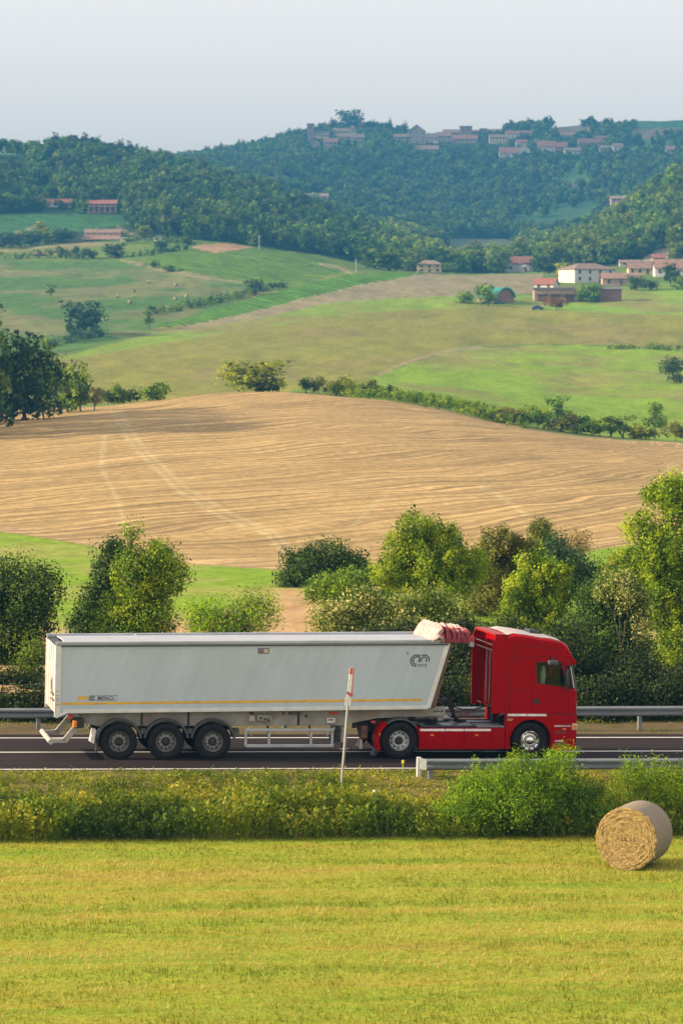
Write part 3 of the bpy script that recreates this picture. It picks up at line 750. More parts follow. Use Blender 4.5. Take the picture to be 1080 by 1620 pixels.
# ---- big feathery bush on the near verge
def verge_bush(label, x, v, z, lobes, n, size, mat, shoots, seed, name='bush', group=None, sigma=0.2, aspect=0.35):
    root = thing(name, label, 'bush', road_mat(x, v, z), group)
    vv, q, t = leaf_cloud(seed, lobes, n, size, sigma, aspect=aspect, shoots=shoots, shell=0.7)
    vv[:, 2] = np.maximum(vv[:, 2], 0.01)
    link('foliage', np_mesh('foliage', vv, q, LEAF[mat], t), root)
    mb = MB(); rnd = random.Random(seed)
    for l in lobes:
        for k in range(3):
            mb.tube([(l[0] * 0.25 + rnd.uniform(-.2, .2), l[1] * 0.25 + rnd.uniform(-.2, .2), -0.1), (l[0] * 0.7, l[1] * 0.7, l[2] * 0.55), (l[0] + rnd.uniform(-.5, .5) * l[3], l[1] + rnd.uniform(-.5, .5) * l[4], l[2] + rnd.uniform(0, .8) * l[5])], [0.02, 0.014, 0.004], 5)
    link('stems', mb.mesh('stems', BARK, 60), root)
    return root
verge_bush('large feathery yellow-green bush on the verge below the red cab', 3.35, -6.15, -1.0,
   [(-1.0,0,0.62,0.75,0.7,0.5),(-0.45,0,1.0,0.75,0.8,0.5),(0.3,0.1,1.2,0.65,0.8,0.5),(0.1,-0.3,0.6,1.0,0.9,0.55),(1.0,0.1,1.05,0.6,0.7,0.6),(1.55,0.2,1.65,0.22,0.4,0.32),(1.2,0.1,1.55,0.22,0.4,0.3),(-1.4,-0.1,0.35,0.6,0.6,0.35),(1.7,0.1,0.6,0.5,0.6,0.5)],
   34000, 0.085, 'bright', 0.35, 11)
verge_bush('darker green bush between the feathery bush and the hay bale', 5.35, -6.3, -1.08,
   [(-0.5,0,0.55,0.6,0.6,0.5),(0.2,0.1,0.5,0.6,0.6,0.45),(-0.2,0.2,0.9,0.5,0.5,0.35)], 9000, 0.085, 'mid', 0.25, 12)
verge_bush('tall upright green weeds clump behind the hay bale', 7.2, -5.6, -0.9,
   [(-0.5,0,0.7,0.3,0.4,0.6),(0.1,0.1,0.75,0.35,0.4,0.6),(0.7,0.0,0.6,0.35,0.4,0.55),(1.2,0.1,0.7,0.3,0.4,0.6)], 9000, 0.085, 'bright', 0.5, 13, name='weed_clump')

# ---- rank weeds on the embankment, grass on the mown field: nobody could count these
def weeds():
    r = np.random.default_rng(5); V = []; Q = []; T = []
    n = 11000
    x = r.uniform(-13.5, 13.5, n); v = np.where(r.random(n) < 0.58, r.uniform(-7.0, -4.5, n), r.uniform(-4.6, -2.15, n))
    patch = fbm(x / 0.9, v / 0.9, 41, 3)
    z0 = np.interp(v, [e[0] for e in EMB], [e[1] for e in EMB])
    low = np.clip((v + 5.5) / 1.3, 0, 1)
    h = (0.74 - 0.56 * low) * (0.15 + 1.55 * patch) * (0.7 + 0.6 * r.random(n))
    thin = np.exp(-((x - 1.2) / 1.5) ** 2) * 0.5 + np.where(x > 1.8, 0.25, 0)
    h *= 1 - thin
    h = np.where(v > -2.9, h * 0.5, h)
    nl = 9
    tilt = r.normal(size=(n, 2)) * 0.16
    base_t = np.clip(0.30 + 0.55 * (fbm(x / 1.6, v / 1.2, 43, 3) - 0.5) * 2 + 0.10 * r.normal(size=n) + 0.25 * low + thin * 0.5, 0, 1)
    # stems
    p0 = np.stack([x, v, z0 - 0.03], 1); p1 = p0 + np.stack([tilt[:, 0] * h, tilt[:, 1] * h, h], 1)
    w = np.array([0.006, 0, 0])
    V.append(np.stack([p0 - w, p0 + w, p1 + w * .4, p1 - w * .4], 1).reshape(-1, 3)); T.append(np.repeat(base_t, 4))
    for k in range(nl):
        t = 0.15 + 0.85 * r.random(n)
        p = p0 + (p1 - p0) * t[:, None] + r.normal(size=(n, 3)) * 0.035
        d = r.normal(size=(n, 3)); d[:, 2] = np.abs(d[:, 2]) * 0.6 + 0.35; d /= np.linalg.norm(d, axis=1)[:, None]
        s = (0.05 + 0.11 * r.random(n)) * (0.5 + 0.9 * np.clip(h, 0, .8))
        sd = np.cross(d, r.normal(size=(n, 3))); sd /= np.linalg.norm(sd, axis=1)[:, None]
        a = d * s[:, None]; b = sd * (s * 0.22)[:, None]
        V.append(np.stack([p, p + a * .5 - b, p + a, p + a * .5 + b], 1).reshape(-1, 3))
        T.append(np.repeat(np.clip(base_t + 0.15 * r.normal(size=n) + 0.25 * (t - 0.6), 0, 1), 4))
    V = np.concatenate(V); T = np.concatenate(T)
    me = np_mesh('roadside_weeds', V, np.arange(len(V)).reshape(-1, 4), LEAF['weed'], T)
    tag(link('roadside_weeds', me, mat=ROAD), 'rank yellow-green weeds covering the embankment below the road', 'weeds', kind='stuff')
weeds()
def far_weeds():
    r = np.random.default_rng(6); n = 14000
    x = r.uniform(-16, 16, n); v = 6.2 + 7.5 * r.random(n) ** 1.1
    h = 0.06 + 0.14 * np.clip((v - 7.4) / 2, 0, 1) * fbm(x / 1.2, v / 1.2, 51, 3) * 2 * r.random(n)
    a = r.uniform(0, 6.28, n); p = np.stack([x, v, np.zeros(n) - 0.04], 1)
    d = np.stack([np.cos(a) * 0.5 * h, np.sin(a) * 0.5 * h, h], 1); sd = np.stack([-np.sin(a), np.cos(a), a * 0], 1) * (0.02 + 0.03 * h)[:, None]
    V = np.stack([p, p + d * .5 - sd, p + d, p + d * .5 + sd], 1).reshape(-1, 3)
    T = np.repeat(np.clip(fbm(x / 1.5, v / 1.5, 52, 3) * 1.4 - 0.2 + 0.15 * r.normal(size=n), 0, 1), 4)
    tag(link('verge_grass', np_mesh('verge_grass', V, np.arange(len(V)).reshape(-1, 4), LEAF['weed'], T), mat=ROAD), 'dry grass tufts along the far verge under the guardrail', 'grass', kind='stuff')
far_weeds()
def field_grass():
    r = np.random.default_rng(7); n = 95000
    v = -6.4 - 24.5 * r.random(n) ** 0.92
    x = r.uniform(-12.5, 12.5, n)
    band = fbm(x / 7.0, v / 0.8, 61, 3)
    h = (0.035 + 0.075 * r.random(n)) * (0.5 + band)
    a = r.uniform(0, 6.28, n); p = np.stack([x, v, np.full(n, -1.17) + (fbm(x / 1.3, v / 1.3, 6, 3) - 0.5) * 0.10], 1)
    ln = r.uniform(0.3, 1.3, n)
    d = np.stack([np.cos(a) * ln * h, np.sin(a) * ln * h, h], 1); sd = np.stack([-np.sin(a), np.cos(a), a * 0], 1) * (0.008 + 0.010 * r.random(n))[:, None]
    V = np.stack([p - sd, p + sd, p + d + sd * .3, p + d - sd * .3], 1).reshape(-1, 3)
    t = np.clip(0.50 + 2.0 * (fbm(x / 9, v / 0.7, 62, 4) - 0.5) + 0.9 * (fbm(x / .5, v / .5, 63, 2) - 0.5) + 0.12 * r.normal(size=n), 0, 1)
    tag(link('hayfield_grass', np_mesh('hayfield_grass', V, np.arange(len(V)).reshape(-1, 4), LEAF['grass'], np.repeat(t, 4)), mat=ROAD), 'short mown yellow-green grass of the hayfield', 'grass', kind='stuff')
field_grass()

# ------------------------------------------------------------------ countryside trees (a few crowns, shared)
def proto(seed, kind, n, leaf):
    r = random.Random(seed); L = []
    if kind == 'round':
        for i in range(9):
            a = r.uniform(0, 6.28); q = r.uniform(0.4, 2.3)
            L.append((math.cos(a) * q, math.sin(a) * q, r.uniform(1.9, 6.9), r.uniform(1.3, 2.1), r.uniform(1.3, 2.1), r.uniform(1.2, 1.9)))
        L.append((0, 0, 4.4, 2.7, 2.7, 3.0))
        for i in range(4): L.append((r.uniform(-1.6, 1.6), r.uniform(-1.6, 1.6), 1.2, 1.2, 1.2, 1.0))
    elif kind == 'tall':
        for i in range(9):
            z = 2.2 + i * 0.85; q = 1.35 - abs(z - 4.5) * 0.2
            L.append((r.uniform(-.6, .6), r.uniform(-.6, .6), z, q, q, 1.2))
    elif kind == 'airy':
        for i in range(8):
            a = r.uniform(0, 6.28); q = r.uniform(0.8, 2.4)
            L.append((math.cos(a) * q, math.sin(a) * q, r.uniform(2.5, 7.6), r.uniform(0.6, 1.2), r.uniform(0.6, 1.2), r.uniform(0.5, 0.9)))
    elif kind == 'conifer':
        for i in range(10):
            z = 1.2 + i * 0.8; q = 1.9 * (1 - z / 10.2) + 0.15
            L.append((0, 0, z, q, q, 0.55))
    elif kind == 'shrub':
        for i in range(7):
            a = r.uniform(0, 6.28); q = r.uniform(0.2, 1.9)
            L.append((math.cos(a) * q, math.sin(a) * q, r.uniform(0.9, 2.0), r.uniform(0.9, 1.5), r.uniform(0.9, 1.5), r.uniform(0.8, 1.2)))
    if kind == 'wood':
        for i in range(11):
            a = r.uniform(0, 6.28); q = r.uniform(0.9, 2.5); z = r.uniform(3.2, 7.2) - 0.5 * q
            L.append((math.cos(a) * q, math.sin(a) * q, z, 1.5, 1.5, 1.25))
        L.append((0, 0, 4.2, 2.4, 2.4, 3.2))
    v, q, t = leaf_cloud(seed, L, n, leaf, leaf * (0.7 if kind == 'wood' else 1.0), aspect=0.9, shell=0.86 if kind == 'wood' else 0.8, nrand=0.6 if kind == 'wood' else 0.8)
    v[:, 2] = np.maximum(v[:, 2], 0.05)
    top = v[:, 2].max(); wd = np.percentile(v[:, 0], 98) - np.percentile(v[:, 0], 2)
    cm = np_mesh('crown_' + kind, v, q, LEAF['mid'], t)
    tg = sorted([(l[0], l[1], l[2]) for l in L], key=lambda a: -a[2])[:5]
    tm = trunk_mesh('trunk_' + kind, min(2.2, top * 0.4), 0.2 if kind != 'shrub' else 0.08, tg, seed)
    return dict(c=cm, t=tm, h=top, w=wd)
PROTO = {'wood': proto(21, 'wood', 2400, 0.5), 'wood2': proto(22, 'wood', 2400, 0.5), 'wood3': proto(23, 'wood', 2400, 0.5),
         'round': proto(1, 'round', 2600, 0.42), 'round2': proto(2, 'round', 2600, 0.42), 'tall': proto(3, 'tall', 2000, 0.40), 'airy': proto(4, 'airy', 1300, 0.40),
         'conifer': proto(5, 'conifer', 1800, 0.36), 'shrub': proto(6, 'shrub', 1300, 0.30), 'shrub2': proto(7, 'shrub', 1300, 0.30)}
_rz = random.Random(99)
def far_plant(px, base, hpx, wpx, dmin, kind, mat, label, name='tree', cat='tree', group=None, d=None, leaf_scale=1):
    if d is None: X, Y, Z = hit(px, base, dmin)
    else: Y = d; X = (px - 540) / FPX * d / CP; Z = float(ground_z(X, Y))
    P = PROTO[kind]; k = Y / FPX
    root = thing(name, label, cat, group=group, loc=(X, Y, Z), rz=_rz.uniform(0, 6.28))
    sw = wpx * k / P['w']; sh = hpx * k / P['h']
    for nm, me in (('trunk', P['t']), ('crown', P['c'])):
        o = link(nm, me, root); o.scale = (sw, sw, sh)
        if nm == 'crown':
            o.material_slots[0].link = 'OBJECT'; o.material_slots[0].material = LEAF[mat]
    return root
GF = 'trees at the far edge of the stubble field'
for a in [
 (40, 664, 146, 92, 'round', 'dark', 'largest dark tree at the far left edge of the stubble field'),
 (2, 668, 130, 70, 'round2', 'dark', 'dark tree cut by the left frame edge above the stubble'),
 (70, 660, 100, 50, 'round2', 'mid', 'dark green tree tucked right of the largest one'),
 (108, 642, 86, 50, 'round', 'mid', 'smaller green tree right of the big left clump'),
 (128, 640, 50, 30, 'tall', 'ivy', 'slim light green tree beside the left clump'),
 (150, 640, 40, 26, 'airy', 'brown', 'bare brownish bush right of the left clump')]:
    far_plant(*a[:4], 300, *a[4:], group=GF, d=390 if a[0] < 90 else 408)
for k_, (px, d_, h_) in enumerate([(-75, 388, 17), (-60, 379, 16), (-95, 371, 18), (-62, 363, 16), (-90, 355, 17), (-55, 347, 16), (-80, 340, 17)]):  # unseen trees, added for the long shadow they cast over the stubble
    far_plant(px, 0, h_ * FPX / d_, 8.5 * FPX / d_, 300, 'round' if k_ % 2 else 'round2', 'dark', ['farthest', 'second farthest', 'tallest middle', 'second nearest', 'third nearest', 'broad near', 'nearest'][k_] + ' dark tree of the unseen grove added left of the frame for its shadow', group='unseen shadow grove left of the frame', d=d_)
for a in [
 (172, 640, 32, 30, 'shrub', 'dark', 'dark bush at the stubble crest, first after the bare bush'),
 (196, 640, 34, 26, 'shrub2', 'mid', 'green bush at the stubble crest, between two darker ones'),
 (212, 640, 26, 26, 'shrub', 'dark', 'low dark bush at the stubble crest'),
 (238, 638, 32, 42, 'shrub2', 'ivy', 'yellowish rounded bush at the right end of the crest bushes')]:
    far_plant(*a[:4], 300, *a[4:], name='shrub', cat='shrub', group='bushes on the stubble crest', d=432)
for a in [
 (410, 617, 54, 90, 'round', 'yellow', 'wide yellow-green tree standing alone beyond the stubble crest'),
 (432, 618, 30, 36, 'shrub', 'olive', 'olive bush at the right foot of the lone yellow-green tree'),
 (484, 624, 26, 20, 'tall', 'mid', 'slim dark bush at the left end of the crest hedge'),
 (504, 624, 34, 32, 'shrub', 'olive', 'olive bush in the crest hedge, beside the slim dark one'),
 (532, 622, 34, 34, 'shrub2', 'yellow', 'yellowish bush in the middle of the crest hedge'),
 (560, 618, 30, 40, 'shrub', 'yellow', 'yellow-green bush in the crest hedge left of the vines'),
 (582, 616, 30, 30, 'shrub2', 'olive', 'olive bush at the right end of the crest hedge'),
 (616, 618, 24, 20, 'conifer', 'blue', 'small dark cone-shaped tree at the start of the vine rows')]:
    far_plant(*a[:4], 430, *a[4:], group='trees beyond the stubble crest', d=455, name='tree' if a[4] in('round','conifer') else 'shrub', cat='tree' if a[4] in('round','conifer') else 'shrub')
for a in [
 (757, 638, 16, 16, 'shrub', 'blue', 'tiny dark bush alone on the green field'),
 (884, 660, 56, 44, 'airy', 'mid', 'thin airy tree above the right hedge bushes'),
 (1034, 680, 62, 40, 'airy', 'mid', 'taller sparse tree near the right edge of the green field'),
 (850, 682, 44, 50, 'shrub', 'ivy', 'green hedge bush below the thin airy tree'),
 (790, 680, 24, 44, 'shrub2', 'olive', 'brownish hedge bush at the left end of the right hedge'),
 (812, 674, 34, 40, 'shrub', 'olive', 'olive hedge bush, second from the left in the right hedge'),
 (912, 668, 30, 50, 'shrub2', 'mid', 'glossy rounded bush just right of the airy tree'),
 (885, 684, 30, 50, 'shrub2', 'olive', 'low olive bush under the airy tree'),
 (948, 688, 30, 56, 'shrub', 'ivy', 'wide green bush at the right end of the dense hedge'),
 (985, 676, 40, 50, 'airy', 'mid', 'sparse pale bush between hedge and sparse tree'),
 (1020, 688, 28, 42, 'shrub2', 'yellow', 'bright yellowish bush under the taller sparse tree'),
 (1068, 692, 36, 44, 'shrub', 'olive', 'olive bush at the right edge beside the stubble'),
 (965, 650, 34, 40, 'airy', 'mid', 'faint small tree behind the right hedge')]:
    far_plant(*a[:4], 430, *a[4:], group='bushes of the right hedge', d=446 if a[2] < 46 else 470, name='tree' if 'tree' in a[6].split(' ')[:4] else 'shrub', cat='tree' if 'tree' in a[6].split(' ')[:4] else 'shrub')
far_plant(1066, 606, 46, 44, 560, 'round2', 'dark', 'dark round tree at the right edge of the green field')
# mid-distance trees and farm trees
GM = 'trees dotted over the middle fields'
for a in [
 (126, 532, 58, 56, 700, 'round', 'blue', 'solitary dark tree in the left meadow'),
 (236, 522, 34, 16, 700, 'airy', 'mid', 'small thin tree at the end of the reed hedge'),
 (401, 466, 28, 26, 800, 'round2', 'blue', 'dark round tree at the tip of the long vineyard'),
 (80, 470, 22, 16, 800, 'airy', 'mid', 'faint little tree high in the left meadow'),
 (245, 424, 14, 16, 900, 'shrub', 'blue', 'small dark bush on the track below the farmhouse'),
 (268, 430, 12, 22, 900, 'shrub2', 'mid', 'second small bush lower on the same track'),
 (734, 480, 20, 28, 900, 'round', 'bright', 'small lime tree left of the green arched barn'),
 (766, 480, 36, 26, 900, 'round2', 'mid', 'green tree beside the green arched barn'),
 (772, 484, 32, 24, 900, 'tall', 'bright', 'lighter tree in front of the green arched barn'),
 (934, 478, 30, 34, 900, 'round', 'bright', 'leafy tree in front of the long brick barn'),
 (880, 490, 26, 36, 900, 'shrub', 'rust', 'rusty brown bush in front of the barn'),
 (914, 446, 22, 24, 1000, 'round2', 'dark', 'dark tree against the white farmhouse wall'),
 (888, 440, 26, 26, 1000, 'round', 'yellow', 'yellow-green tree left of the white farmhouse'),
 (1004, 458, 24, 26, 1000, 'round', 'mid', 'green tree right of the low pink barn'),
 (1028, 460, 22, 30, 1000, 'shrub', 'dark', 'dark bush right of the low pink barn'),
 (1060, 452, 38, 26, 1000, 'tall', 'dark', 'tall dark tree in front of the right-hand roofs'),
 (1078, 458, 26, 30, 1000, 'round2', 'mid', 'green tree at the right edge by the farm'),
 (592, 424, 34, 50, 1150, 'round', 'mid', 'pale green round tree at the wood edge, left of centre'),
 (616, 428, 34, 44, 1150, 'round2', 'wood', 'broad tree at the wood edge behind the vineyard tip'),
 (646, 430, 26, 26, 1150, 'round', 'mid', 'tree left of the cream hip-roofed house'),
 (740, 428, 38, 32, 1150, 'round2', 'blue', 'bluish tree between the two valley houses'),
 (715, 432, 20, 30, 1150, 'shrub', 'mid', 'shrub just right of the cream hip-roofed house'),
 (784, 430, 16, 16, 1150, 'shrub2', 'yellow', 'yellowish shrub left of the white gabled house'),
 (868, 432, 30, 44, 1150, 'round', 'blue', 'dark tree right of the white gabled house'),
 (140, 410, 20, 32, 1100, 'shrub', 'blue', 'dark bush below the cream farmhouse'),
 (184, 408, 24, 30, 1100, 'round', 'blue', 'round dark tree below the cream farmhouse'),
 (100, 404, 16, 16, 1100, 'shrub2', 'mid', 'small bush left of the dark bushes below the farmhouse'),
 (120, 404, 16, 12, 1100, 'tall', 'blue', 'slim dark tree below the farmhouse terrace'),
 (228, 380, 24, 22, 1250, 'tall', 'yellow', 'yellowish slim tree right of the cream farmhouse'),
 (205, 384, 12, 24, 1250, 'shrub', 'mid', 'low green bush right of the cream farmhouse'),
 (255, 398, 20, 26, 1200, 'round2', 'blue', 'pale bluish tree on the bank right of the farmhouse'),
 (296, 388, 16, 16, 1250, 'shrub2', 'blue', 'small bush at the end of the clipped hedge'),
 (66, 376, 26, 22, 1250, 'tall', 'yellow', 'yellow-green slim tree by the left vineyard'),
 (95, 384, 24, 26, 1250, 'round', 'blue', 'dark tree in the row left of the cream farmhouse'),
 (76, 386, 24, 24, 1250, 'round2', 'mid', 'green tree in the row left of the cream farmhouse'),
 (50, 388, 24, 26, 1250, 'round', 'blue', 'dark tree at the middle of the left farmhouse row'),
 (26, 390, 26, 28, 1250, 'round2', 'blue', 'broad dark tree at the start of the left row'),
 (4, 392, 26, 30, 1250, 'round', 'blue', 'dark tree at the left frame edge in the farmhouse row'),
 (112, 382, 20, 18, 1250, 'tall', 'mid', 'slim tree touching the cream farmhouse'),
 (28, 334, 22, 14, 1350, 'tall', 'bright', 'bright slim tree on the left hillside terrace'),
 (68, 332, 18, 20, 1350, 'shrub', 'yellow', 'yellow bush beside the left red-roofed house'),
 (98, 330, 16, 16, 1350, 'shrub2', 'blue', 'dark bush in front of the left red-roofed house'),
 (126, 334, 20, 26, 1350, 'round', 'blue', 'dark tree between the two red-roofed houses')]:
    far_plant(*a[:5], a[5], a[6], a[7], group=GM, name='shrub' if 'shrub' in a[5] else 'tree', cat='shrub' if 'shrub' in a[5] else 'tree')
# skyline trees on the village hill
for a in [
 (550, 204, 40, 38, 'round', 'blue', 'broad cedar standing above the hilltop castle'),
 (501, 206, 18, 9, 'conifer', 'blue', 'small conifer left of the castle cedar'),
 (616, 206, 30, 15, 'conifer', 'blue', 'conifer at the right of the castle trees'),
 (640, 210, 28, 15, 'conifer', 'blue', 'ragged conifer next to the pink hill houses'),
 (528, 210, 28, 16, 'round2', 'purple', 'purple-leaved tree between castle houses'),
 (512, 212, 22, 20, 'round', 'blue', 'dark round tree right of the red castle tower'),
 (371, 236, 14, 12, 'conifer', 'blue', 'lone conifer on the saddle left of the castle hill'),
 (920, 188, 12, 11, 'round', 'blue', 'last round tree on the skyline beside the crest vineyard'),
 (943, 184, 6, 6, 'round2', 'blue', 'tiny tree on the crest vineyard skyline, left'),
 (986, 180, 6, 6, 'round', 'blue', 'tiny tree on the crest vineyard skyline, middle'),
 (996, 180, 6, 6, 'round2', 'blue', 'tiny tree on the crest vineyard skyline, right'),
 (585, 208, 24, 26, 'round2', 'blue', 'dark tree right of the orange castle house'),
 (600, 208, 22, 26, 'round', 'blue', 'dark tree in the middle of the castle grove')]:
    far_plant(*a[:4], 2400, *a[4:], group='trees on the village skyline', d=2880)

# hedges: long leafy things
def hedge(name, label, pts, hpx, n, leaf, mat, dmin, cat='hedge', kind=None, group=None):
    P = [hit(px, py, dmin) for px, py in pts]
    o = P[len(P) // 2]; L = []
    for a, b in zip(P[:-1], P[1:]):
        m = max(2, int(math.hypot(b[0] - a[0], b[1] - a[1]) / (hpx * o[1] / FPX)))
        for i in range(m):
            t = i / m; x = a[0] + (b[0] - a[0]) * t; y = a[1] + (b[1] - a[1]) * t; z = float(ground_z(x, y)); h = hpx * y / FPX * _rz.uniform(0.75, 1.15)
            L.append((x - o[0], y - o[1], z - o[2] + h * 0.45, h * 0.75, h * 0.75, h * 0.52))
    v, q, t = leaf_cloud(abs(int(o[0] * 10 + o[1])), L, n, leaf, leaf, aspect=0.8, shell=0.8)
    me = np_mesh('foliage', v, q, LEAF[mat], t)
    if kind: ob = link(name, me); ob.location = o; return tag(ob, label, cat, kind=kind)
    root = thing(name, label, cat, group=group, loc=o)
    link('foliage', me, root); return root
hedge('reed_hedge', 'bluish green reed hedge running along the foot of the vineyard', [(228,498),(255,496),(290,490),(330,481),(375,472),(396,466)], 12, 5000, 0.5, 'mid', 800)
hedge('hedge', 'low dark hedge right of the vineyard tip tree', [(408,462),(430,458),(452,454)], 8, 1200, 0.5, 'blue', 800)
hedge('hedge', 'low broken hedge on the green field at the right edge', [(966,553),(1000,552),(1040,553),(1085,553)], 8, 1800, 0.4, 'mid', 600)
hedge('hedge', 'dark scrub hedge under the solitary meadow tree', [(80,548),(105,544),(135,538),(165,530)], 14, 2600, 0.45, 'blue', 700)
hedge('hedge', 'clipped green hedge right of the white greenhouse', [(256,383),(280,384),(304,386)], 11, 1500, 0.5, 'mid', 1200)
hedge('hedge', 'scrub along the bank below the farmhouse terrace', [(0,412),(30,410),(60,408),(90,408),(130,410)], 14, 2600, 0.5, 'blue', 1100)
hedge('hedge', 'rough hedge on the bank between meadow and upper vineyard', [(196,408),(215,406),(240,404),(270,398),(300,394)], 8, 1600, 0.5, 'blue', 1100)
# vine rows on the crest behind the stubble
def vine_rows():
    L = []
    for k in range(8):
        for i in range(60):
            t = i / 59; px = 548 + 285 * t + k * 3; d = 438 + k * 6.5
            X = (px - 540) / FPX * d / CP; z = float(ground_z(X, d)); 
            L.append((X, d, z + 0.8, 0.6, 0.6, 0.85))
    v, q, t = leaf_cloud(17, L, 26000, 0.22, 0.18, aspect=0.8, shell=0.75)
    tag(link('vine_rows', np_mesh('vine_rows', v, q, LEAF['lime'], t)), 'bright yellow-green vine rows along the crest of the stubble field', 'vineyard', kind='stuff')
vine_rows()

# ------------------------------------------------------------------ houses
def wallmat(name, col): return solid('wall_' + name, col, 0.85, var=0.14, scale=0.6)
WALL = {k: wallmat(k, c) for k, c in dict(white=(0.66, 0.62, 0.55), cream=(0.62, 0.48, 0.28), pink=(0.40, 0.27, 0.21), brick=(0.30, 0.15, 0.11), stone=(0.40, 0.31, 0.26), orange=(0.44, 0.27, 0.17), grey=(0.42, 0.40, 0.38), paleblue=(0.55, 0.56, 0.58)).items()}
def tilemat(name, c):
    m, nt, out = new_mat('tiles_' + name)
    p = N(nt, 'ShaderNodeBsdfPrincipled', Roughness=0.85)
    tc = N(nt, 'ShaderNodeTexCoord'); w = N(nt, 'ShaderNodeTexWave', Scale=1.6, Distortion=1.5); w.bands_direction = 'X'
    nt.links.new(tc.outputs['Object'], w.inputs['Vector'])
    nz = N(nt, 'ShaderNodeTexNoise', Scale=0.9, Detail=5.0); nt.links.new(tc.outputs['Object'], nz.inputs['Vector'])
    r = ramp(nt, [(0.3, tuple(x * 0.65 for x in c)), (0.55, c), (0.8, tuple(min(1, x * 1.25) for x in c))]); nt.links.new(nz.outputs[0], r.inputs[0])
    nt.links.new(r.outputs[0], p.inputs['Base Color'])
    b = N(nt, 'ShaderNodeBump', Strength=0.6, Distance=0.08); nt.links.new(w.outputs[0], b.inputs['Height']); nt.links.new(b.outputs[0], p.inputs['Normal'])
    nt.links.new(p.outputs[0], out.inputs[0]); return m
TILE = {k: tilemat(k, c) for k, c in dict(red=(0.30, 0.115, 0.075), old=(0.25, 0.165, 0.12), dark=(0.20, 0.085, 0.065), brown=(0.26, 0.19, 0.15), pinkish=(0.29, 0.17, 0.125)).items()}
M_PANE = solid('window_pane', (0.035, 0.045, 0.055), 0.12, var=0.1)
M_FRAME = solid('window_frame', (0.30, 0.25, 0.20), 0.6)
M_SHUT = solid('shutter_wood', (0.16, 0.11, 0.08), 0.7)
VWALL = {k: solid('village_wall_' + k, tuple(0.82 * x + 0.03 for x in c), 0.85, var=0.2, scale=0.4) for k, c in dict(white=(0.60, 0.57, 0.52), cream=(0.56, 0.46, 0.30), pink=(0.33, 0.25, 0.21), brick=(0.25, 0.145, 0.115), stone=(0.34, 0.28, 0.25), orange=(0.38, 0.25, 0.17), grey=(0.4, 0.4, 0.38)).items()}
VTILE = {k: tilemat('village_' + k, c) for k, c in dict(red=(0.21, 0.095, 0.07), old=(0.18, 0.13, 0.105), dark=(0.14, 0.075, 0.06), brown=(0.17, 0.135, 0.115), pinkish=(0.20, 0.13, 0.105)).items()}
HOUSE_D = []
HOUSE_CLEAR = []       # px0, px1, row of the base, distance: keep the wood off these
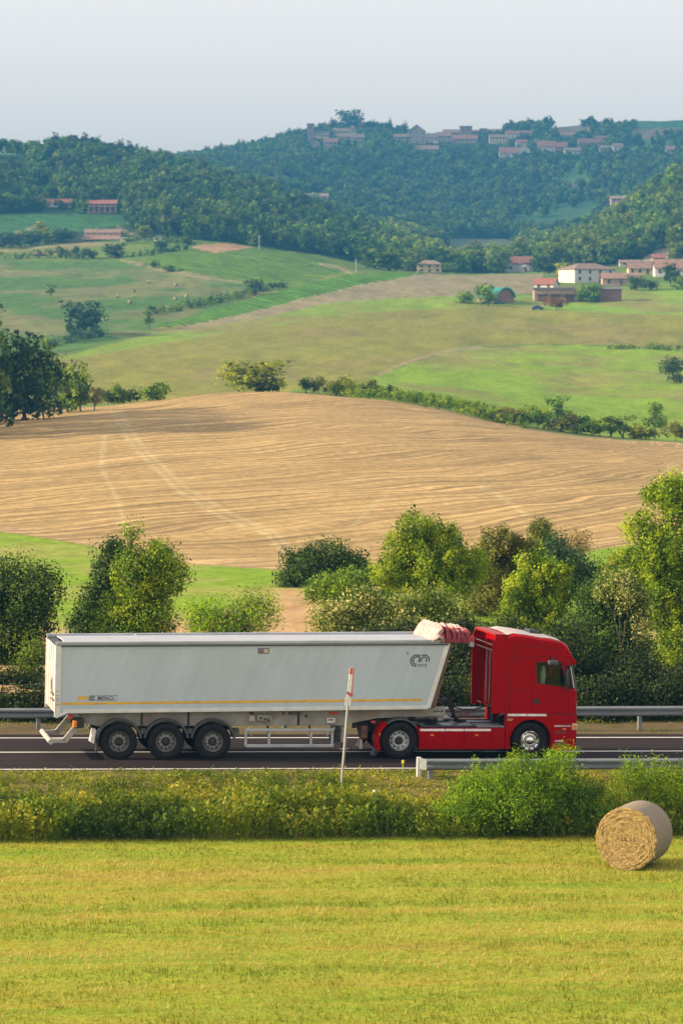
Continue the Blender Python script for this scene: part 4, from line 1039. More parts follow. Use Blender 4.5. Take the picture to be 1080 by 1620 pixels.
def house(px0, px1, ybase, ytop, dmin, wall, roof, label, shape='side', wf=0.62, depth=None, rz=0.0, wins=(3, 1), group=None, name='house', cat='house', d=None, chimney=False, door=True):
    pc = (px0 + px1) / 2
    if d is None: X, Y, Z = hit(pc, ybase, dmin)
    elif d > 2600:            # village: stand on the hill where the sight line meets it, at the latest on its crest
        s = np.geomspace(2450, 2905, 400); xs = (pc - 540) / FPX * s / CP; _, rows = project(xs, s, ground_z(xs, s)); rows = np.minimum.accumulate(rows)
        q = np.nonzero(rows <= max(ybase, rows[-1] + 0.3))[0][0]; X, Y = float(xs[q]), float(s[q]); Z = float(ground_z(X, Y)); HOUSE_D.append(Y)
    else: Y = d; X = (pc - 540) / FPX * d / CP; Z = z_at_row(ybase, d)
    k = Y / FPX; W = (px1 - px0) * k; Ht = (ybase - ytop) * k; hw = Ht * wf; dp = depth or max(5.0, W * 0.6)
    HOUSE_CLEAR.append((px0 - 4, px1 + 4, ybase, Y))
    root = thing(name, label, cat, group=group, loc=(X, Y, Z), rz=rz)
    mb = MB(); a = W / 2
    if shape == 'front':       # ridge runs away from us, gable towards us
        mb.prism([(-a, -2.5), (a, -2.5), (a, hw), (0, Ht - 0.12), (-a, hw)], 0, dp)
    elif shape == 'side':
        prof = [(0, -2.5), (dp, -2.5), (dp, hw), (dp / 2, Ht - 0.12), (0, hw)]
        n = len(prof); mb.add([(-a, y, z) for y, z in prof] + [(a, y, z) for y, z in prof], [(i, (i + 1) % n, n + (i + 1) % n, n + i) for i in range(n)] + [tuple(range(n)), tuple(range(n, 2 * n))])
    else: mb.box(-a, a, 0, dp, -2.5, hw)
    vil = bool(d and d > 2600)
    mb.build('wall', VWALL[wall] if vil else WALL[wall], root)
    e = min(0.5, 0.06 * W + 0.15); th = 0.16; rf = MB()
    if shape == 'front':
        for s in (-1, 1):
            x1 = s * (a + e); z1 = hw - e * (Ht - hw) / a
            rf.add([(0, -e, Ht), (x1, -e, z1), (x1, dp + e, z1), (0, dp + e, Ht), (0, -e, Ht + th), (x1, -e, z1 + th), (x1, dp + e, z1 + th), (0, dp + e, Ht + th)],
                   [(0,1,2,3),(4,5,6,7),(0,1,5,4),(1,2,6,5),(2,3,7,6),(3,0,4,7)])
    elif shape == 'side':
        for y1, s in ((-e, 1), (dp + e, -1)):
            z1 = hw - e * (Ht - hw) / (dp / 2)
            rf.add([(-a - e, y1, z1), (a + e, y1, z1), (a + e, dp / 2, Ht), (-a - e, dp / 2, Ht), (-a - e, y1, z1 + th), (a + e, y1, z1 + th), (a + e, dp / 2, Ht + th), (-a - e, dp / 2, Ht + th)],
                   [(0,1,2,3),(4,5,6,7),(0,1,5,4),(1,2,6,5),(2,3,7,6),(3,0,4,7)])
    elif shape == 'hip':
        q = min(dp / 2, a * 0.8)
        lo = [(-a - e, -e, hw), (a + e, -e, hw), (a + e, dp + e, hw), (-a - e, dp + e, hw)]
        rf.add(lo + [(-a + q, dp / 2, Ht), (a - q, dp / 2, Ht)] + [(x, y, z - th) for x, y, z in lo], [(0,1,5,4),(1,2,5),(2,3,4,5),(3,0,4),(6,7,1,0),(7,8,2,1),(8,9,3,2),(9,6,0,3),(9,8,7,6)])
    elif shape == 'flat':
        rf.box(-a - e, a + e, -e, dp + e, hw + 0.002, Ht)
    ro = rf.build('roof', (VTILE if vil else TILE)[roof] if roof in TILE else roof, root)
    if chimney:
        c = MB(); c.box(-a * 0.4, -a * 0.4 + 0.7, dp * 0.4, dp * 0.4 + 0.6, hw, Ht + 0.9); c.box(-a * 0.4 - .1, -a * 0.4 + 0.8, dp * 0.4 - .1, dp * 0.4 + 0.7, Ht + 0.902, Ht + 1.05); c.build('chimney', WALL['stone'], ro)
    nx, ny = wins
    for j in range(ny):
        for i in range(nx):
            if nx == 0: continue
            wx = -a + W * (i + 0.5) / nx; ww = min(1.0, W / nx * 0.42); fh = hw / ny; wh = min(1.4, fh * 0.5); z0 = j * fh + fh * 0.32
            isdoor = door and j == 0 and i == nx // 2 and nx > 1
            if isdoor: z0 = 0.05; wh = min(2.2, fh * 0.8)
            f = MB(); f.box(wx - ww / 2 - .07, wx + ww / 2 + .07, -0.05, 0.02, z0 - .07, z0 + wh + .07)
            fo = f.build('door' if isdoor else 'window', M_SHUT if isdoor else M_FRAME, root)
            if not isdoor:
                g = MB(); g.box(wx - ww / 2, wx + ww / 2, -0.07, -0.052, z0, z0 + wh); g.build('pane', M_PANE, fo)
    return root
VG = 'houses of the hilltop village'
V = lambda *a, **k: house(*a, group=VG, **k)
DV = 2820
V(486, 497, 224, 195, 0, 'brick', 'red', 'tall red brick castle tower at the left end of the hilltop', shape='flat', wf=0.96, depth=7, wins=(1, 3), d=DV, door=False, name='castle_tower', cat='tower')
V(498, 520, 222, 207, 0, 'cream', 'old', 'yellowish castle house right of the brick tower', wins=(4, 2), d=DV - 8)
V(527, 553, 216, 202, 0, 'cream', 'old', 'long pale house high under the castle cedar', wins=(5, 2), d=DV + 5)
V(490, 506, 234, 220, 0, 'stone', 'pinkish', 'pinkish house below the brick tower', shape='front', wins=(2, 2), d=DV - 30)
V(512, 534, 234, 218, 0, 'pink', 'red', 'pink house with red roof below the castle', wins=(3, 2), d=DV - 34)
V(534, 558, 224, 210, 0, 'pink', 'old', 'low brownish house at the foot of the bell tower', wins=(4, 1), d=DV - 18)
V(553, 562, 222, 198, 0, 'stone', 'red', 'slim brick bell tower among the castle houses', shape='hip', wf=0.86, depth=5, wins=(1, 2), d=DV - 14, door=False, name='bell_tower', cat='tower')
V(555, 576, 226, 211, 0, 'stone', 'brown', 'broad brown house right of the bell tower', wins=(4, 2), d=DV - 22)
V(565, 580, 202, 184, 0, 'orange', 'red', 'orange house standing highest on the castle hill', wins=(2, 3), d=DV + 40)
V(622, 646, 224, 211, 0, 'stone', 'pinkish', 'grey pink house left of the arched building', wins=(4, 2), d=DV - 10)
V(644, 672, 226, 197, 0, 'pink', 'old', 'tall pink building with a high gable at the saddle', shape='front', wf=0.66, wins=(3, 3), d=DV)
V(655, 692, 240, 229, 0, 'stone', 'pinkish', 'long low pink roof down in the trees below the saddle', wf=0.4, wins=(5, 1), d=DV - 50)
V(672, 692, 226, 212, 0, 'white', 'brown', 'small white house right of the tall gable', wins=(3, 1), d=DV - 6)
V(690, 712, 224, 208, 0, 'stone', 'pinkish', 'stone house left of the red brick complex', wins=(3, 2), d=DV - 4)
V(700, 728, 214, 200, 0, 'brick', 'pinkish', 'long red brick hall on the skyline', wins=(5, 1), d=DV + 26)
V(726, 745, 218, 199, 0, 'brick', 'pinkish', 'red brick block with tall windows, middle of the village skyline', shape='flat', wf=0.94, wins=(3, 2), d=DV + 16)
V(714, 754, 226, 212, 0, 'pink', 'red', 'wide low-roofed house in front of the brick block', wf=0.5, wins=(6, 1), d=DV - 12)
V(745, 772, 206, 196, 0, 'brick', 'red', 'red brick house on the skyline right of the block', wins=(4, 1), d=DV + 40)
V(757, 768, 204, 192, 0, 'brick', 'red', 'small brick turret rising above the skyline houses', shape='flat', wf=0.94, depth=5, wins=(1, 1), d=DV + 34, door=False)
V(768, 792, 204, 195, 0, 'pink', 'brown', 'brown-roofed house at the right end of the brick skyline', wins=(4, 1), d=DV + 38)
V(772, 802, 226, 212, 0, 'cream', 'pinkish', 'long pale yellow house in the middle of the village', wf=0.68, wins=(6, 2), d=DV - 40)
V(798, 820, 218, 206, 0, 'white', 'red', 'white house with a red roof above the yellow one', wins=(3, 1), d=DV - 20)
V(822, 838, 216, 206, 0, 'orange', 'red', 'small orange house beside the white red-roofed one', wins=(2, 1), d=DV - 14)
V(788, 818, 248, 232, 0, 'white', 'red', 'broad red-roofed house at the lower left of the village', wf=0.45, wins=(5, 1), d=DV - 75)
V(812, 836, 244, 230, 0, 'white', 'dark', 'white-fronted house in the lower village beside the broad roof', shape='front', wins=(2, 2), d=DV - 70)
V(814, 832, 232, 220, 0, 'white', 'red', 'small white house above the lower red roofs', wins=(3, 1), d=DV - 50)
V(848, 876, 240, 222, 0, 'white', 'red', 'white house with a big red roof, centre of the lower village', wf=0.5, wins=(4, 1), d=DV - 66)
V(874, 894, 242, 224, 0, 'brick', 'red', 'brick house joined to the right of the big red roof', wf=0.6, wins=(2, 1), d=DV - 60)
V(890, 918, 244, 233, 0, 'white', 'brown', 'bright white low house at the village edge', wf=0.6, wins=(4, 1), d=DV - 72)
V(884, 906, 220, 209, 0, 'stone', 'pinkish', 'pinkish house above the village edge by the brown field', wins=(3, 1), d=DV - 14)
V(912, 950, 232, 218, 0, 'stone', 'dark', 'long dark red roofed house under the brown field', wf=0.5, wins=(6, 1), d=DV - 40)
V(936, 962, 224, 214, 0, 'brick', 'dark', 'brick barn behind the long dark red roof', wins=(3, 1), d=DV - 24)
V(946, 966, 240, 229, 0, 'stone', 'brown', 'grey brown house right of the bright white one', wins=(3, 1), d=DV - 60)
V(966, 982, 238, 226, 0, 'white', 'brown', 'small pale house at the right end of the village', wins=(2, 1), d=DV - 50)
V(1050, 1070, 246, 230, 0, 'stone', 'pinkish', 'isolated pinkish house beyond the terrace vineyard', wins=(3, 2), d=DV - 90)
# scattered houses on the hills
house(72, 113, 328, 314, 1300, 'white', 'red', 'low white house with a bright red roof on the left hillside', wf=0.55, wins=(4, 1))
lh = house(140, 184, 337, 316, 1300, 'brick', 'red', 'two-storey house with red roof and a long columned veranda', wf=0.72, wins=(5, 2))
k_ = lh.location.y / FPX
for i in range(6):
    mb = MB(); x = (-22 + i * 8.6) * k_; mb.box(x - .15, x + .15, -2.0, -1.7, 0, 3.0); mb.build('column', WALL['grey'], lh)
mb = MB(); mb.box(-22.5 * k_, 22.5 * k_, -2.2, -0.08, 3.0, 3.2); mb.build('veranda_roof', WALL['grey'], lh)
fh = house(134, 190, 379, 362, 1200, 'cream', 'old', 'cream farmhouse with a long tiled roof above the meadow terrace', wf=0.66, wins=(6, 1), chimney=True, door=False)
k_ = fh.location.y / FPX
mb = MB(); mb.add([(-32*k_, -5, -0.2), (30*k_, -5, -0.2), (28*k_, -0.1, 2.0), (-28*k_, -0.1, 2.0), (-32*k_, -5, 0.0), (30*k_, -5, 0.0), (28*k_, -0.1, 2.2), (-28*k_, -0.1, 2.2)], [(0,3,2,1),(4,5,6,7),(0,1,5,4),(1,2,6,5),(2,3,7,6),(3,0,4,7)]); mb.build('porch_roof', TILE['pinkish'], fh)
mb = MB()
for i in range(7): mb.box((-30 + i * 9.4) * k_ - .15, (-30 + i * 9.4) * k_ + .15, -4.8, -4.5, -2.6, -0.1)
mb.build('porch_posts', WALL['stone'], fh)
house(190, 214, 381, 375, 1200, 'white', WALL['paleblue'], 'long low white shed right of the cream farmhouse', shape='flat', wf=0.8, wins=(0, 0), name='shed', cat='shed')
house(243, 262, 381, 373, 1200, 'white', WALL['white'], 'small white greenhouse left of the clipped hedge', shape='front', wf=0.6, wins=(2, 1), name='greenhouse', cat='greenhouse', door=False)
house(52, 70, 405, 399, 1150, 'pink', 'pinkish', 'small pink-roofed hut on the left bank', wf=0.5, wins=(1, 1), name='hut', cat='hut')
house(481, 519, 319, 305, 0, 'white', 'brown', 'white house alone in the woods under the castle hill', wf=0.6, wins=(4, 1), d=2240)
house(964, 1000, 320, 309, 0, 'pink', 'brown', 'pink farm building beyond the wooded right hill', wf=0.6, wins=(4, 1), d=2050)
house(660, 698, 431, 411, 1150, 'cream', 'brown', 'cream square house with a hipped brown roof at the valley', shape='hip', wf=0.66, wins=(3, 2))
gh = house(796, 843, 430, 405, 1150, 'white', 'dark', 'white gabled house with a dark red roof facing sideways', wf=0.55, depth=14, rz=rad(-16), wins=(2, 1))
mb = MB(); a_ = 47 * gh.location.y / FPX / 2; mb.box(-a_ - 0.12, -a_ - 0.02, 1, 13, -2, 3.2); mb.build('gable_wall', WALL['white'], gh)
ff = house(902, 980, 447, 416, 1000, 'white', 'old', 'large white farmhouse with three rows of eaves and hipped roof', shape='hip', wf=0.68, depth=11, rz=rad(30), wins=(4, 2))
ff['label'] = 'large white farmhouse with a broad hipped tile roof'
house(953, 1012, 452, 432, 1000, 'pink', 'pinkish', 'low pink barn with a tiled roof beside the white farmhouse', wf=0.6, depth=8, wins=(3, 1), name='barn', cat='barn')
lb = house(845, 950, 478, 455, 900, 'pink', solid('sheet_roof', (0.16, 0.15, 0.16), 0.5), 'long flat-roofed pink brick barn with dark open bays', shape='flat', wf=0.88, depth=9, wins=(0, 0), name='barn', cat='barn')
k_ = lb.location.y / FPX
for i in range(5):
    mb = MB(); x = (-47 + i * 21) * k_; mb.box(x, x + 15 * k_, -0.06, 0.02, 0.0, 2.6); mb.build('bay_opening', M_SHUT, lb)
mb = MB(); mb.box(-51 * k_, 51 * k_, -1.6, -0.07, 2.75, 2.9); mb.build('awning', TILE['old'], lb)
house(949, 983, 476, 454, 900, 'brick', solid('grey_sheet', (0.35, 0.35, 0.36), 0.5), 'square brick barn end with pale pillars', shape='flat', wf=0.85, depth=9, wins=(0, 0), name='barn', cat='barn')
house(843, 876, 457, 440, 950, 'white', 'red', 'small white shed with red roof left of the white farmhouse', shape='side', wf=0.5, wins=(2, 1), rz=rad(-25), name='shed', cat='shed')
house(994, 1042, 434, 413, 1050, 'cream', 'old', 'long tile-roofed farmhouse left of the two at the right edge', wf=0.5, wins=(4, 1))
house(1036, 1095, 436, 410, 1050, 'white', 'pinkish', 'red-roofed farmhouse at the right edge', wf=0.5, wins=(4, 1))
house(1032, 1052, 414, 402, 1100, 'pink', 'red', 'small pink house up behind the right-hand farm roofs', wf=0.6, wins=(2, 1))
house(980, 1012, 420, 411, 1100, 'grey', 'brown', 'grey shed behind the white farmhouse roof', wf=0.6, wins=(2, 1), name='shed', cat='shed')
# arched barn with green sheeting
X, Y, Z = hit(800, 479, 900); k_ = Y / FPX
HOUSE_CLEAR.append((780, 822, 479, Y))
ab = thing('arched_barn', 'arched barn under green sheeting left of the pink barn', 'barn', loc=(X, Y, Z), rz=rad(34))
R_ = 18 * k_; arc = [(R_ * math.cos(math.pi * i / 16), R_ * 1.22 * math.sin(math.pi * i / 16)) for i in range(17)]
MB().prism([(x, z) for x, z in arc] + [(-R_, -1.5), (R_, -1.5)], 0.3, 11).build('end_wall', WALL['brick'], ab)
cov = MB(); o1 = [(x * 1.12, z * 1.12 + .02) for x, z in arc]; i1 = [(x * 1.01, z * 1.01) for x, z in arc]
cov.prism(o1[2:15] + i1[2:15][::-1], -0.4, 11.4)
cov.build('green_cover', solid('green_sheeting', (0.012, 0.22, 0.17), 0.5), ab)
# car, poles and bales far off
def far_car(px, py, label, col):
    X, Y, Z = hit(px, py, 900); t = thing('parked_car', label, 'car', loc=(X, Y, Z), rz=rad(5))
    MB().prism([(-2.0, 0.3), (2.0, 0.3), (2.0, 0.75), (1.2, 0.9), (0.6, 1.42), (-1.0, 1.42), (-1.7, 0.95), (-2.0, 0.9)], -0.8, 0.8).build('body', col, t, bevel=0.06)
    MB().prism([(0.95, 0.92), (0.5, 1.34), (-0.9, 1.34), (-1.4, 0.96)], -0.815, 0.815).build('side_windows', M_PANE, t)
    for x in (-1.25, 1.25):
        for y in (-0.72, 0.72):
            w = MB(); w.lathe([(0.0, -.1), (0.32, -.1), (0.32, .1), (0.0, .1)], (x, y, 0.32), 14); w.build('wheel', solid('car_tyre', (0.02, 0.02, 0.02), 0.8), t)
far_car(850, 490, 'blue car parked on the grass in front of the pink barn', solid('car_blue', (0.06, 0.10, 0.22), 0.3))
far_car(790, 481, 'dark car parked by the arched green barn', solid('car_grey', (0.10, 0.10, 0.10), 0.3))
for px, py, top, dm, lab in ((410, 394, 372, 1250, 'pale utility pole on the skyline of the upper vineyard'), (563, 432, 410, 1150, 'utility pole at the bend of the vineyard lane')):
    X, Y, Z = hit(px, py, dm); h = (py - top) * Y / FPX
    t = thing('utility_pole', lab, 'pole', loc=(X, Y, Z), group='utility poles')
    mb = MB(); mb.tube([(0, 0, -0.5), (0, 0, h)], [0.2, 0.13], 8); mb.build('pole', solid('concrete', (0.42, 0.41, 0.38), 0.8), t)
    mb = MB(); mb.box(-0.9, 0.9, -0.06, 0.06, h - 0.7, h - 0.55); mb.box(-0.6, 0.6, -0.06, 0.06, h - 1.4, h - 1.27); mb.build('crossarm', solid('galvanised', (0.45, 0.46, 0.47), 0.5), t)
M_FARHAY = solid('far_hay', (0.28, 0.24, 0.16), 0.9, var=0.2, scale=2)
bm_ = MB(); bm_.lathe([(0, -.55), (0.5, -.55), (0.56, -.5), (0.56, .5), (0.5, .55), (0, .55)], (0, 0, 0.52), 16); hay_me = bm_.mesh('hay_bale', M_FARHAY, 40)
HB = ['lowest and leftmost', 'middle one', 'right one of the lower group', 'topmost', 'upper right one', 'upper middle one', 'farthest right one', 'second from the left']
for i, (px, py) in enumerate([(152, 487), (205, 480), (277, 474), (235, 448), (278, 453), (212, 462), (295, 471), (186, 471)]):
    X, Y, Z = hit(px, py, 700); o = link('hay_bale', hay_me); o.location = (X, Y, Z); o.rotation_euler = (0, 0, _rz.uniform(0, 3))
    tag(o, HB[i] + ' of the small distant hay bales in the left meadow', 'hay bale', 'distant hay bales in the left meadow')

# ------------------------------------------------------------------ woods on the hills: one mass per hill, scattered over real crowns
def wood_group(SRC):
    ng = bpy.data.node_groups.new('woodland_scatter', 'GeometryNodeTree')
    ng.interface.new_socket('Geometry', in_out='INPUT', socket_type='NodeSocketGeometry')
    ng.interface.new_socket('Geometry', in_out='OUTPUT', socket_type='NodeSocketGeometry')
    nd = ng.nodes; gi = nd.new('NodeGroupInput'); go = nd.new('NodeGroupOutput')
    inst = nd.new('GeometryNodeInstanceOnPoints'); inst.inputs['Pick Instance'].default_value = True
    join = nd.new('GeometryNodeJoinGeometry')
    for o in SRC:
        oi = nd.new('GeometryNodeObjectInfo'); oi.inputs['Object'].default_value = o; oi.inputs['As Instance'].default_value = True
        ng.links.new(oi.outputs['Geometry'], join.inputs[0])
    ng.links.new(gi.outputs[0], inst.inputs['Points']); ng.links.new(join.outputs[0], inst.inputs['Instance'])
    def attr(n, t):
        a = nd.new('GeometryNodeInputNamedAttribute'); a.data_type = t; a.inputs[0].default_value = n
        return [s for s in a.outputs if s.enabled][0]
    ng.links.new(attr('pick', 'INT'), inst.inputs['Instance Index'])
    ng.links.new(attr('scl', 'FLOAT_VECTOR'), inst.inputs['Scale'])
    e = nd.new('FunctionNodeEulerToRotation'); ng.links.new(attr('rot', 'FLOAT_VECTOR'), e.inputs[0]); ng.links.new(e.outputs[0], inst.inputs['Rotation'])
    ng.links.new(inst.outputs[0], go.inputs[0])
    return ng
WOOD_SRC = []
for kd, px, base, lab in (('wood', 330, 262, 'round wood-edge tree on the saddle between left ridge and castle hill'), ('wood2', 342, 266, 'second round tree on the saddle, right of the first')):
    rt = far_plant(px, base, 20, 24, 1500, kd, 'wood', lab, group='trees on the saddle', d=1760)
    WOOD_SRC.append([c for c in rt.children if c.name.startswith('crown')][0])
rt = far_plant(318, 258, 18, 20, 1500, 'wood3', 'wood', 'slim tree at the left end of the saddle', group='trees on the saddle', d=1755)
WOOD_SRC.append([c for c in rt.children if c.name.startswith('crown')][0])

for px, base, kd, mt, lab in ((352, 268, 'round', 'mid', 'lighter green tree on the saddle right of the darker ones'), (362, 270, 'tall', 'wood', 'tall narrow tree on the saddle, rightmost of its group')):
    rt = far_plant(px, base, 20, 20, 1500, kd, mt, lab, group='trees on the saddle', d=1765)
    WOOD_SRC.append([c for c in rt.children if c.name.startswith('crown')][0])

def field_free(px, py, d):
    bad = np.zeros(px.shape, bool)
    for nm, d0, d1, poly, c, st in FIELDS:
        if d1 <= 1340 or nm == 'hillside_pasture': continue
        bad |= (d > d0) & (d < d1) & in_poly(px, py, poly)
    return ~bad
def ridge_free(px, py):
    return ~(in_poly(px, py, [(-300,222),(5,222),(45,229),(84,248),(60,254),(-300,252)]) | in_poly(px, py, [(448,288),(500,284),(542,297),(530,304),(470,300)]))
def woods():
    r = np.random.default_rng(21)
    N0 = 26000
    d = np.sqrt(r.uniform(1338 ** 2, 3040 ** 2, N0)); px0 = r.uniform(-260, 1340, N0)
    X = (px0 - 540) / FPX * d / CP; Z = ground_z(X, d); px, py = project(X, d, Z)
    # visible from the photograph's side: compare with the ridge line in front
    cols = np.arange(-300, 1400, 8.0); Yd = D_FINE[D_FINE > 100]
    CX = (cols[None, :] - 540) / FPX * Yd[:, None] / CP; _, CR = project(CX, np.repeat(Yd[:, None], len(cols), 1), ground_z(CX, np.repeat(Yd[:, None], len(cols), 1)))
    mn = np.minimum.accumulate(CR, 0)
    ii = np.clip(np.searchsorted(Yd, d) - 1, 0, len(Yd) - 1); jj = np.clip(((px + 300) / 8).astype(int), 0, len(cols) - 1)
    ht = 7.0 + 5.5 * r.random(N0); ht *= 0.85 + 0.4 * fbm(X / 25, d / 40, 71, 2)
    ok = (field_free(px, py, d) | ((d > 2150) & (d < 2720) & (r.random(N0) < 0.22))) & (field_free(px, py - 0.55 * ht * FPX / d, d + 120) | (d > 2000)) & ~((d > 2000) & in_poly(px, py - 0.6 * ht * FPX / d, [(800,352),(800,340),(850,334),(885,320),(940,316),(955,324),(925,344),(870,352)])) & ~in_poly(px, py - 0.6 * ht * FPX / d, [(700,404),(695,382),(735,376),(800,380),(822,392),(800,404)]) & ridge_free(px, py - 0.9 * ht * FPX / d)
    ok &= ~in_poly(px, py - 0.5 * ht * FPX / d, [(-300,338),(212,338),(225,372),(205,400),(-300,400)])
    ok &= (py - ht * FPX / d) < mn[ii, jj] + 6
    lowpart = np.clip((d - 2600) / 300, 0, 1); 
    for a, b, yb, dh in HOUSE_CLEAR:
        if dh < 1200: continue
        ok &= ~((px > a) & (px < b) & (d < dh + 12) & (d > dh - 260) & (py - ht * FPX / d < yb - (9 if dh > 2400 else 6)) & (py > yb - 40))
    ht = np.where(d > 2000, ht * 0.85, ht)
    ht = np.where((d > 2700) & (px > 645) & (px < 800), ht * 0.6, ht)
    # thin out valley floor and the crest fields
    bright = np.zeros(N0)
    for nm, sel in (('left', (d < 1990) & (px < 600)), ('right', (d < 1990) & (px >= 600)), ('castle', d >= 1990)):
        m = ok & sel
        V = np.stack([X, d, Z - 0.3], 1)[m]; n = len(V)
        me = bpy.data.meshes.new('woodland'); me.vertices.add(n); me.vertices.foreach_set('co', V.astype(np.float32).ravel())
        a = me.attributes.new('pick', 'INT', 'POINT'); a.data.foreach_set('value', r.choice(5, n, p=[.27, .27, .2, .14, .12]).astype(np.int32))
        s = (ht[m] / 8.2); sx = s * r.uniform(0.9, 1.3, n)
        a = me.attributes.new('scl', 'FLOAT_VECTOR', 'POINT'); a.data.foreach_set('vector', np.stack([sx, sx, s], 1).astype(np.float32).ravel())
        a = me.attributes.new('rot', 'FLOAT_VECTOR', 'POINT'); a.data.foreach_set('vector', np.stack([0 * s, 0 * s, r.uniform(0, 6.28, n)], 1).astype(np.float32).ravel())
        o = link('woodland', me)
        tag(o, {'left': 'dense dark woodland covering the left hill and its slope', 'right': 'lighter green woodland on the right-hand hillside', 'castle': 'hazy blue woodland covering the castle hill and valley'}[nm], 'woodland', kind='stuff')
        md = o.modifiers.new('scatter', 'NODES'); md.node_group = WG[nm]
        print('wood', nm, n)
HILL_SRC = []
for px, base, kd, lab in ((952, 372, 'wood', 'round tree standing out on the lower edge of the right-hand hill'), (1010, 330, 'wood2', 'bright tree high on the flank of the right-hand hill'), (905, 404, 'wood3', 'low tree at the foot of the right-hand hill'), (1040, 300, 'round', 'loose-crowned tree near the top of the right-hand hill'), (980, 352, 'tall', 'narrow tree halfway up the right-hand hill')):
    rt = far_plant(px, base, 30, 28, 1340, kd, 'hill', lab, group='trees on the right-hand hill')
    HILL_SRC.append([c for c in rt.children if c.name.startswith('crown')][0])
WG = {'left': wood_group(WOOD_SRC), 'right': wood_group(HILL_SRC)}
WG['castle'] = WG['left']
woods()

# ------------------------------------------------------------------ paints and metals
M_RED = solid('red_paint', (0.30, 0.0008, 0.003), 0.3, var=0.08, scale=1.2, coat=0.0, spec=0.06)
M_SEAM = solid('dark_seam', (0.03, 0.002, 0.003), 0.6)
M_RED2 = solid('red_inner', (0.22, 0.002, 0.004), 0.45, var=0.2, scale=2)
M_BLACK = solid('black_plastic', (0.018, 0.019, 0.022), 0.5, var=0.3, scale=5)
M_DBLUE = solid('mudguard_plastic', (0.040, 0.046, 0.060), 0.55, var=0.3, scale=4, dirt=(0.07, 0.065, 0.06))
M_TYRE = solid('tyre_rubber', (0.011, 0.011, 0.012), 0.9, var=0.4, scale=9, bump=0.2, dirt=(0.022, 0.020, 0.018), spec=0.2)
M_STEEL = solid('galvanised_steel', (0.46, 0.48, 0.50), 0.45, 0.55, var=0.2, scale=2.5, stretch=(0.5, 3, 3))
M_ALLOY = solid('alloy', (0.62, 0.63, 0.65), 0.35, 0.5, var=0.2, scale=6, dirt=(0.28, 0.27, 0.25))
M_GREYRIM = solid('grey_rim', (0.20, 0.195, 0.185), 0.5, 0.3, var=0.35, scale=8, dirt=(0.10, 0.09, 0.08))
M_CHROME = solid('chrome', (0.75, 0.76, 0.78), 0.15, 1.0, var=0.05)
M_WHITEP = solid('white_paint', (0.74, 0.72, 0.68), 0.5, var=0.2, scale=4, dirt=(0.42, 0.38, 0.32))
M_CHASSIS = solid('dusty_grey_paint', (0.33, 0.315, 0.285), 0.7, var=0.3, scale=1.5, dirt=(0.20, 0.175, 0.14))
M_CREAMP = solid('cream_dusty_and_sunlit', (0.42, 0.39, 0.34), 0.7, var=0.3, scale=3)
M_ORANGE = solid('orange_lens', (0.75, 0.20, 0.02), 0.3, var=0.1)
M_REDL = solid('red_lens', (0.55, 0.05, 0.03), 0.3, var=0.1)
M_YELL = solid('yellow_tape', (0.72, 0.40, 0.02), 0.45, var=0.25, scale=3, dirt=(0.50, 0.27, 0.03))
M_INK = solid('black_ink', (0.02, 0.02, 0.03), 0.6)
M_BROWN = solid('rusty_brown', (0.14, 0.075, 0.05), 0.8, var=0.4, scale=5)
M_GLASS = glass('cab_glass', (0.66, 0.72, 0.68), 0.03)
M_DARKGL = solid('dark_glass', (0.008, 0.011, 0.013), 0.12, var=0.05, spec=0.2)
M_INT = solid('cab_interior', (0.05, 0.05, 0.055), 0.8)
M_REFL = solid('white_tape_and_glint', (0.80, 0.79, 0.78), 0.5, var=0.15, scale=5, dirt=(0.55, 0.5, 0.48))

def panel_mat():
    m, nt, out = new_mat('aluminium_panel')
    p = N(nt, 'ShaderNodeBsdfPrincipled', Roughness=0.42, Metallic=0.35)
    tc = N(nt, 'ShaderNodeTexCoord'); mp = N(nt, 'ShaderNodeMapping'); mp.vector_type = 'TEXTURE'; mp.inputs['Rotation'].default_value = (0, rad(22), 0); mp.inputs['Scale'].default_value = (0.30, 1, 6.0)
    nt.links.new(tc.outputs['Object'], mp.inputs[0])
    a = N(nt, 'ShaderNodeTexNoise', Scale=1.6, Detail=6.0, Roughness=0.62); nt.links.new(mp.outputs[0], a.inputs['Vector'])
    b = N(nt, 'ShaderNodeTexNoise', Scale=0.5, Detail=4.0); nt.links.new(tc.outputs['Object'], b.inputs['Vector'])
    r = ramp(nt, [(0.25, (0.42, 0.485, 0.565)), (0.5, (0.46, 0.53, 0.61)), (0.75, (0.49, 0.56, 0.64))]); nt.links.new(a.outputs[0], r.inputs[0])
    r2 = ramp(nt, [(0.3, (0.90, 0.895, 0.88)), (0.6, (1, 1, 1))]); nt.links.new(b.outputs[0], r2.inputs[0])
    mx = N(nt, 'ShaderNodeMixRGB', blend_type='MULTIPLY'); mx.inputs[0].default_value = 1; nt.links.new(r.outputs[0], mx.inputs[1]); nt.links.new(r2.outputs[0], mx.inputs[2])
    nt.links.new(mx.outputs[0], p.inputs['Base Color']); nt.links.new(p.outputs[0], out.inputs[0]); return m
M_PANEL = panel_mat()

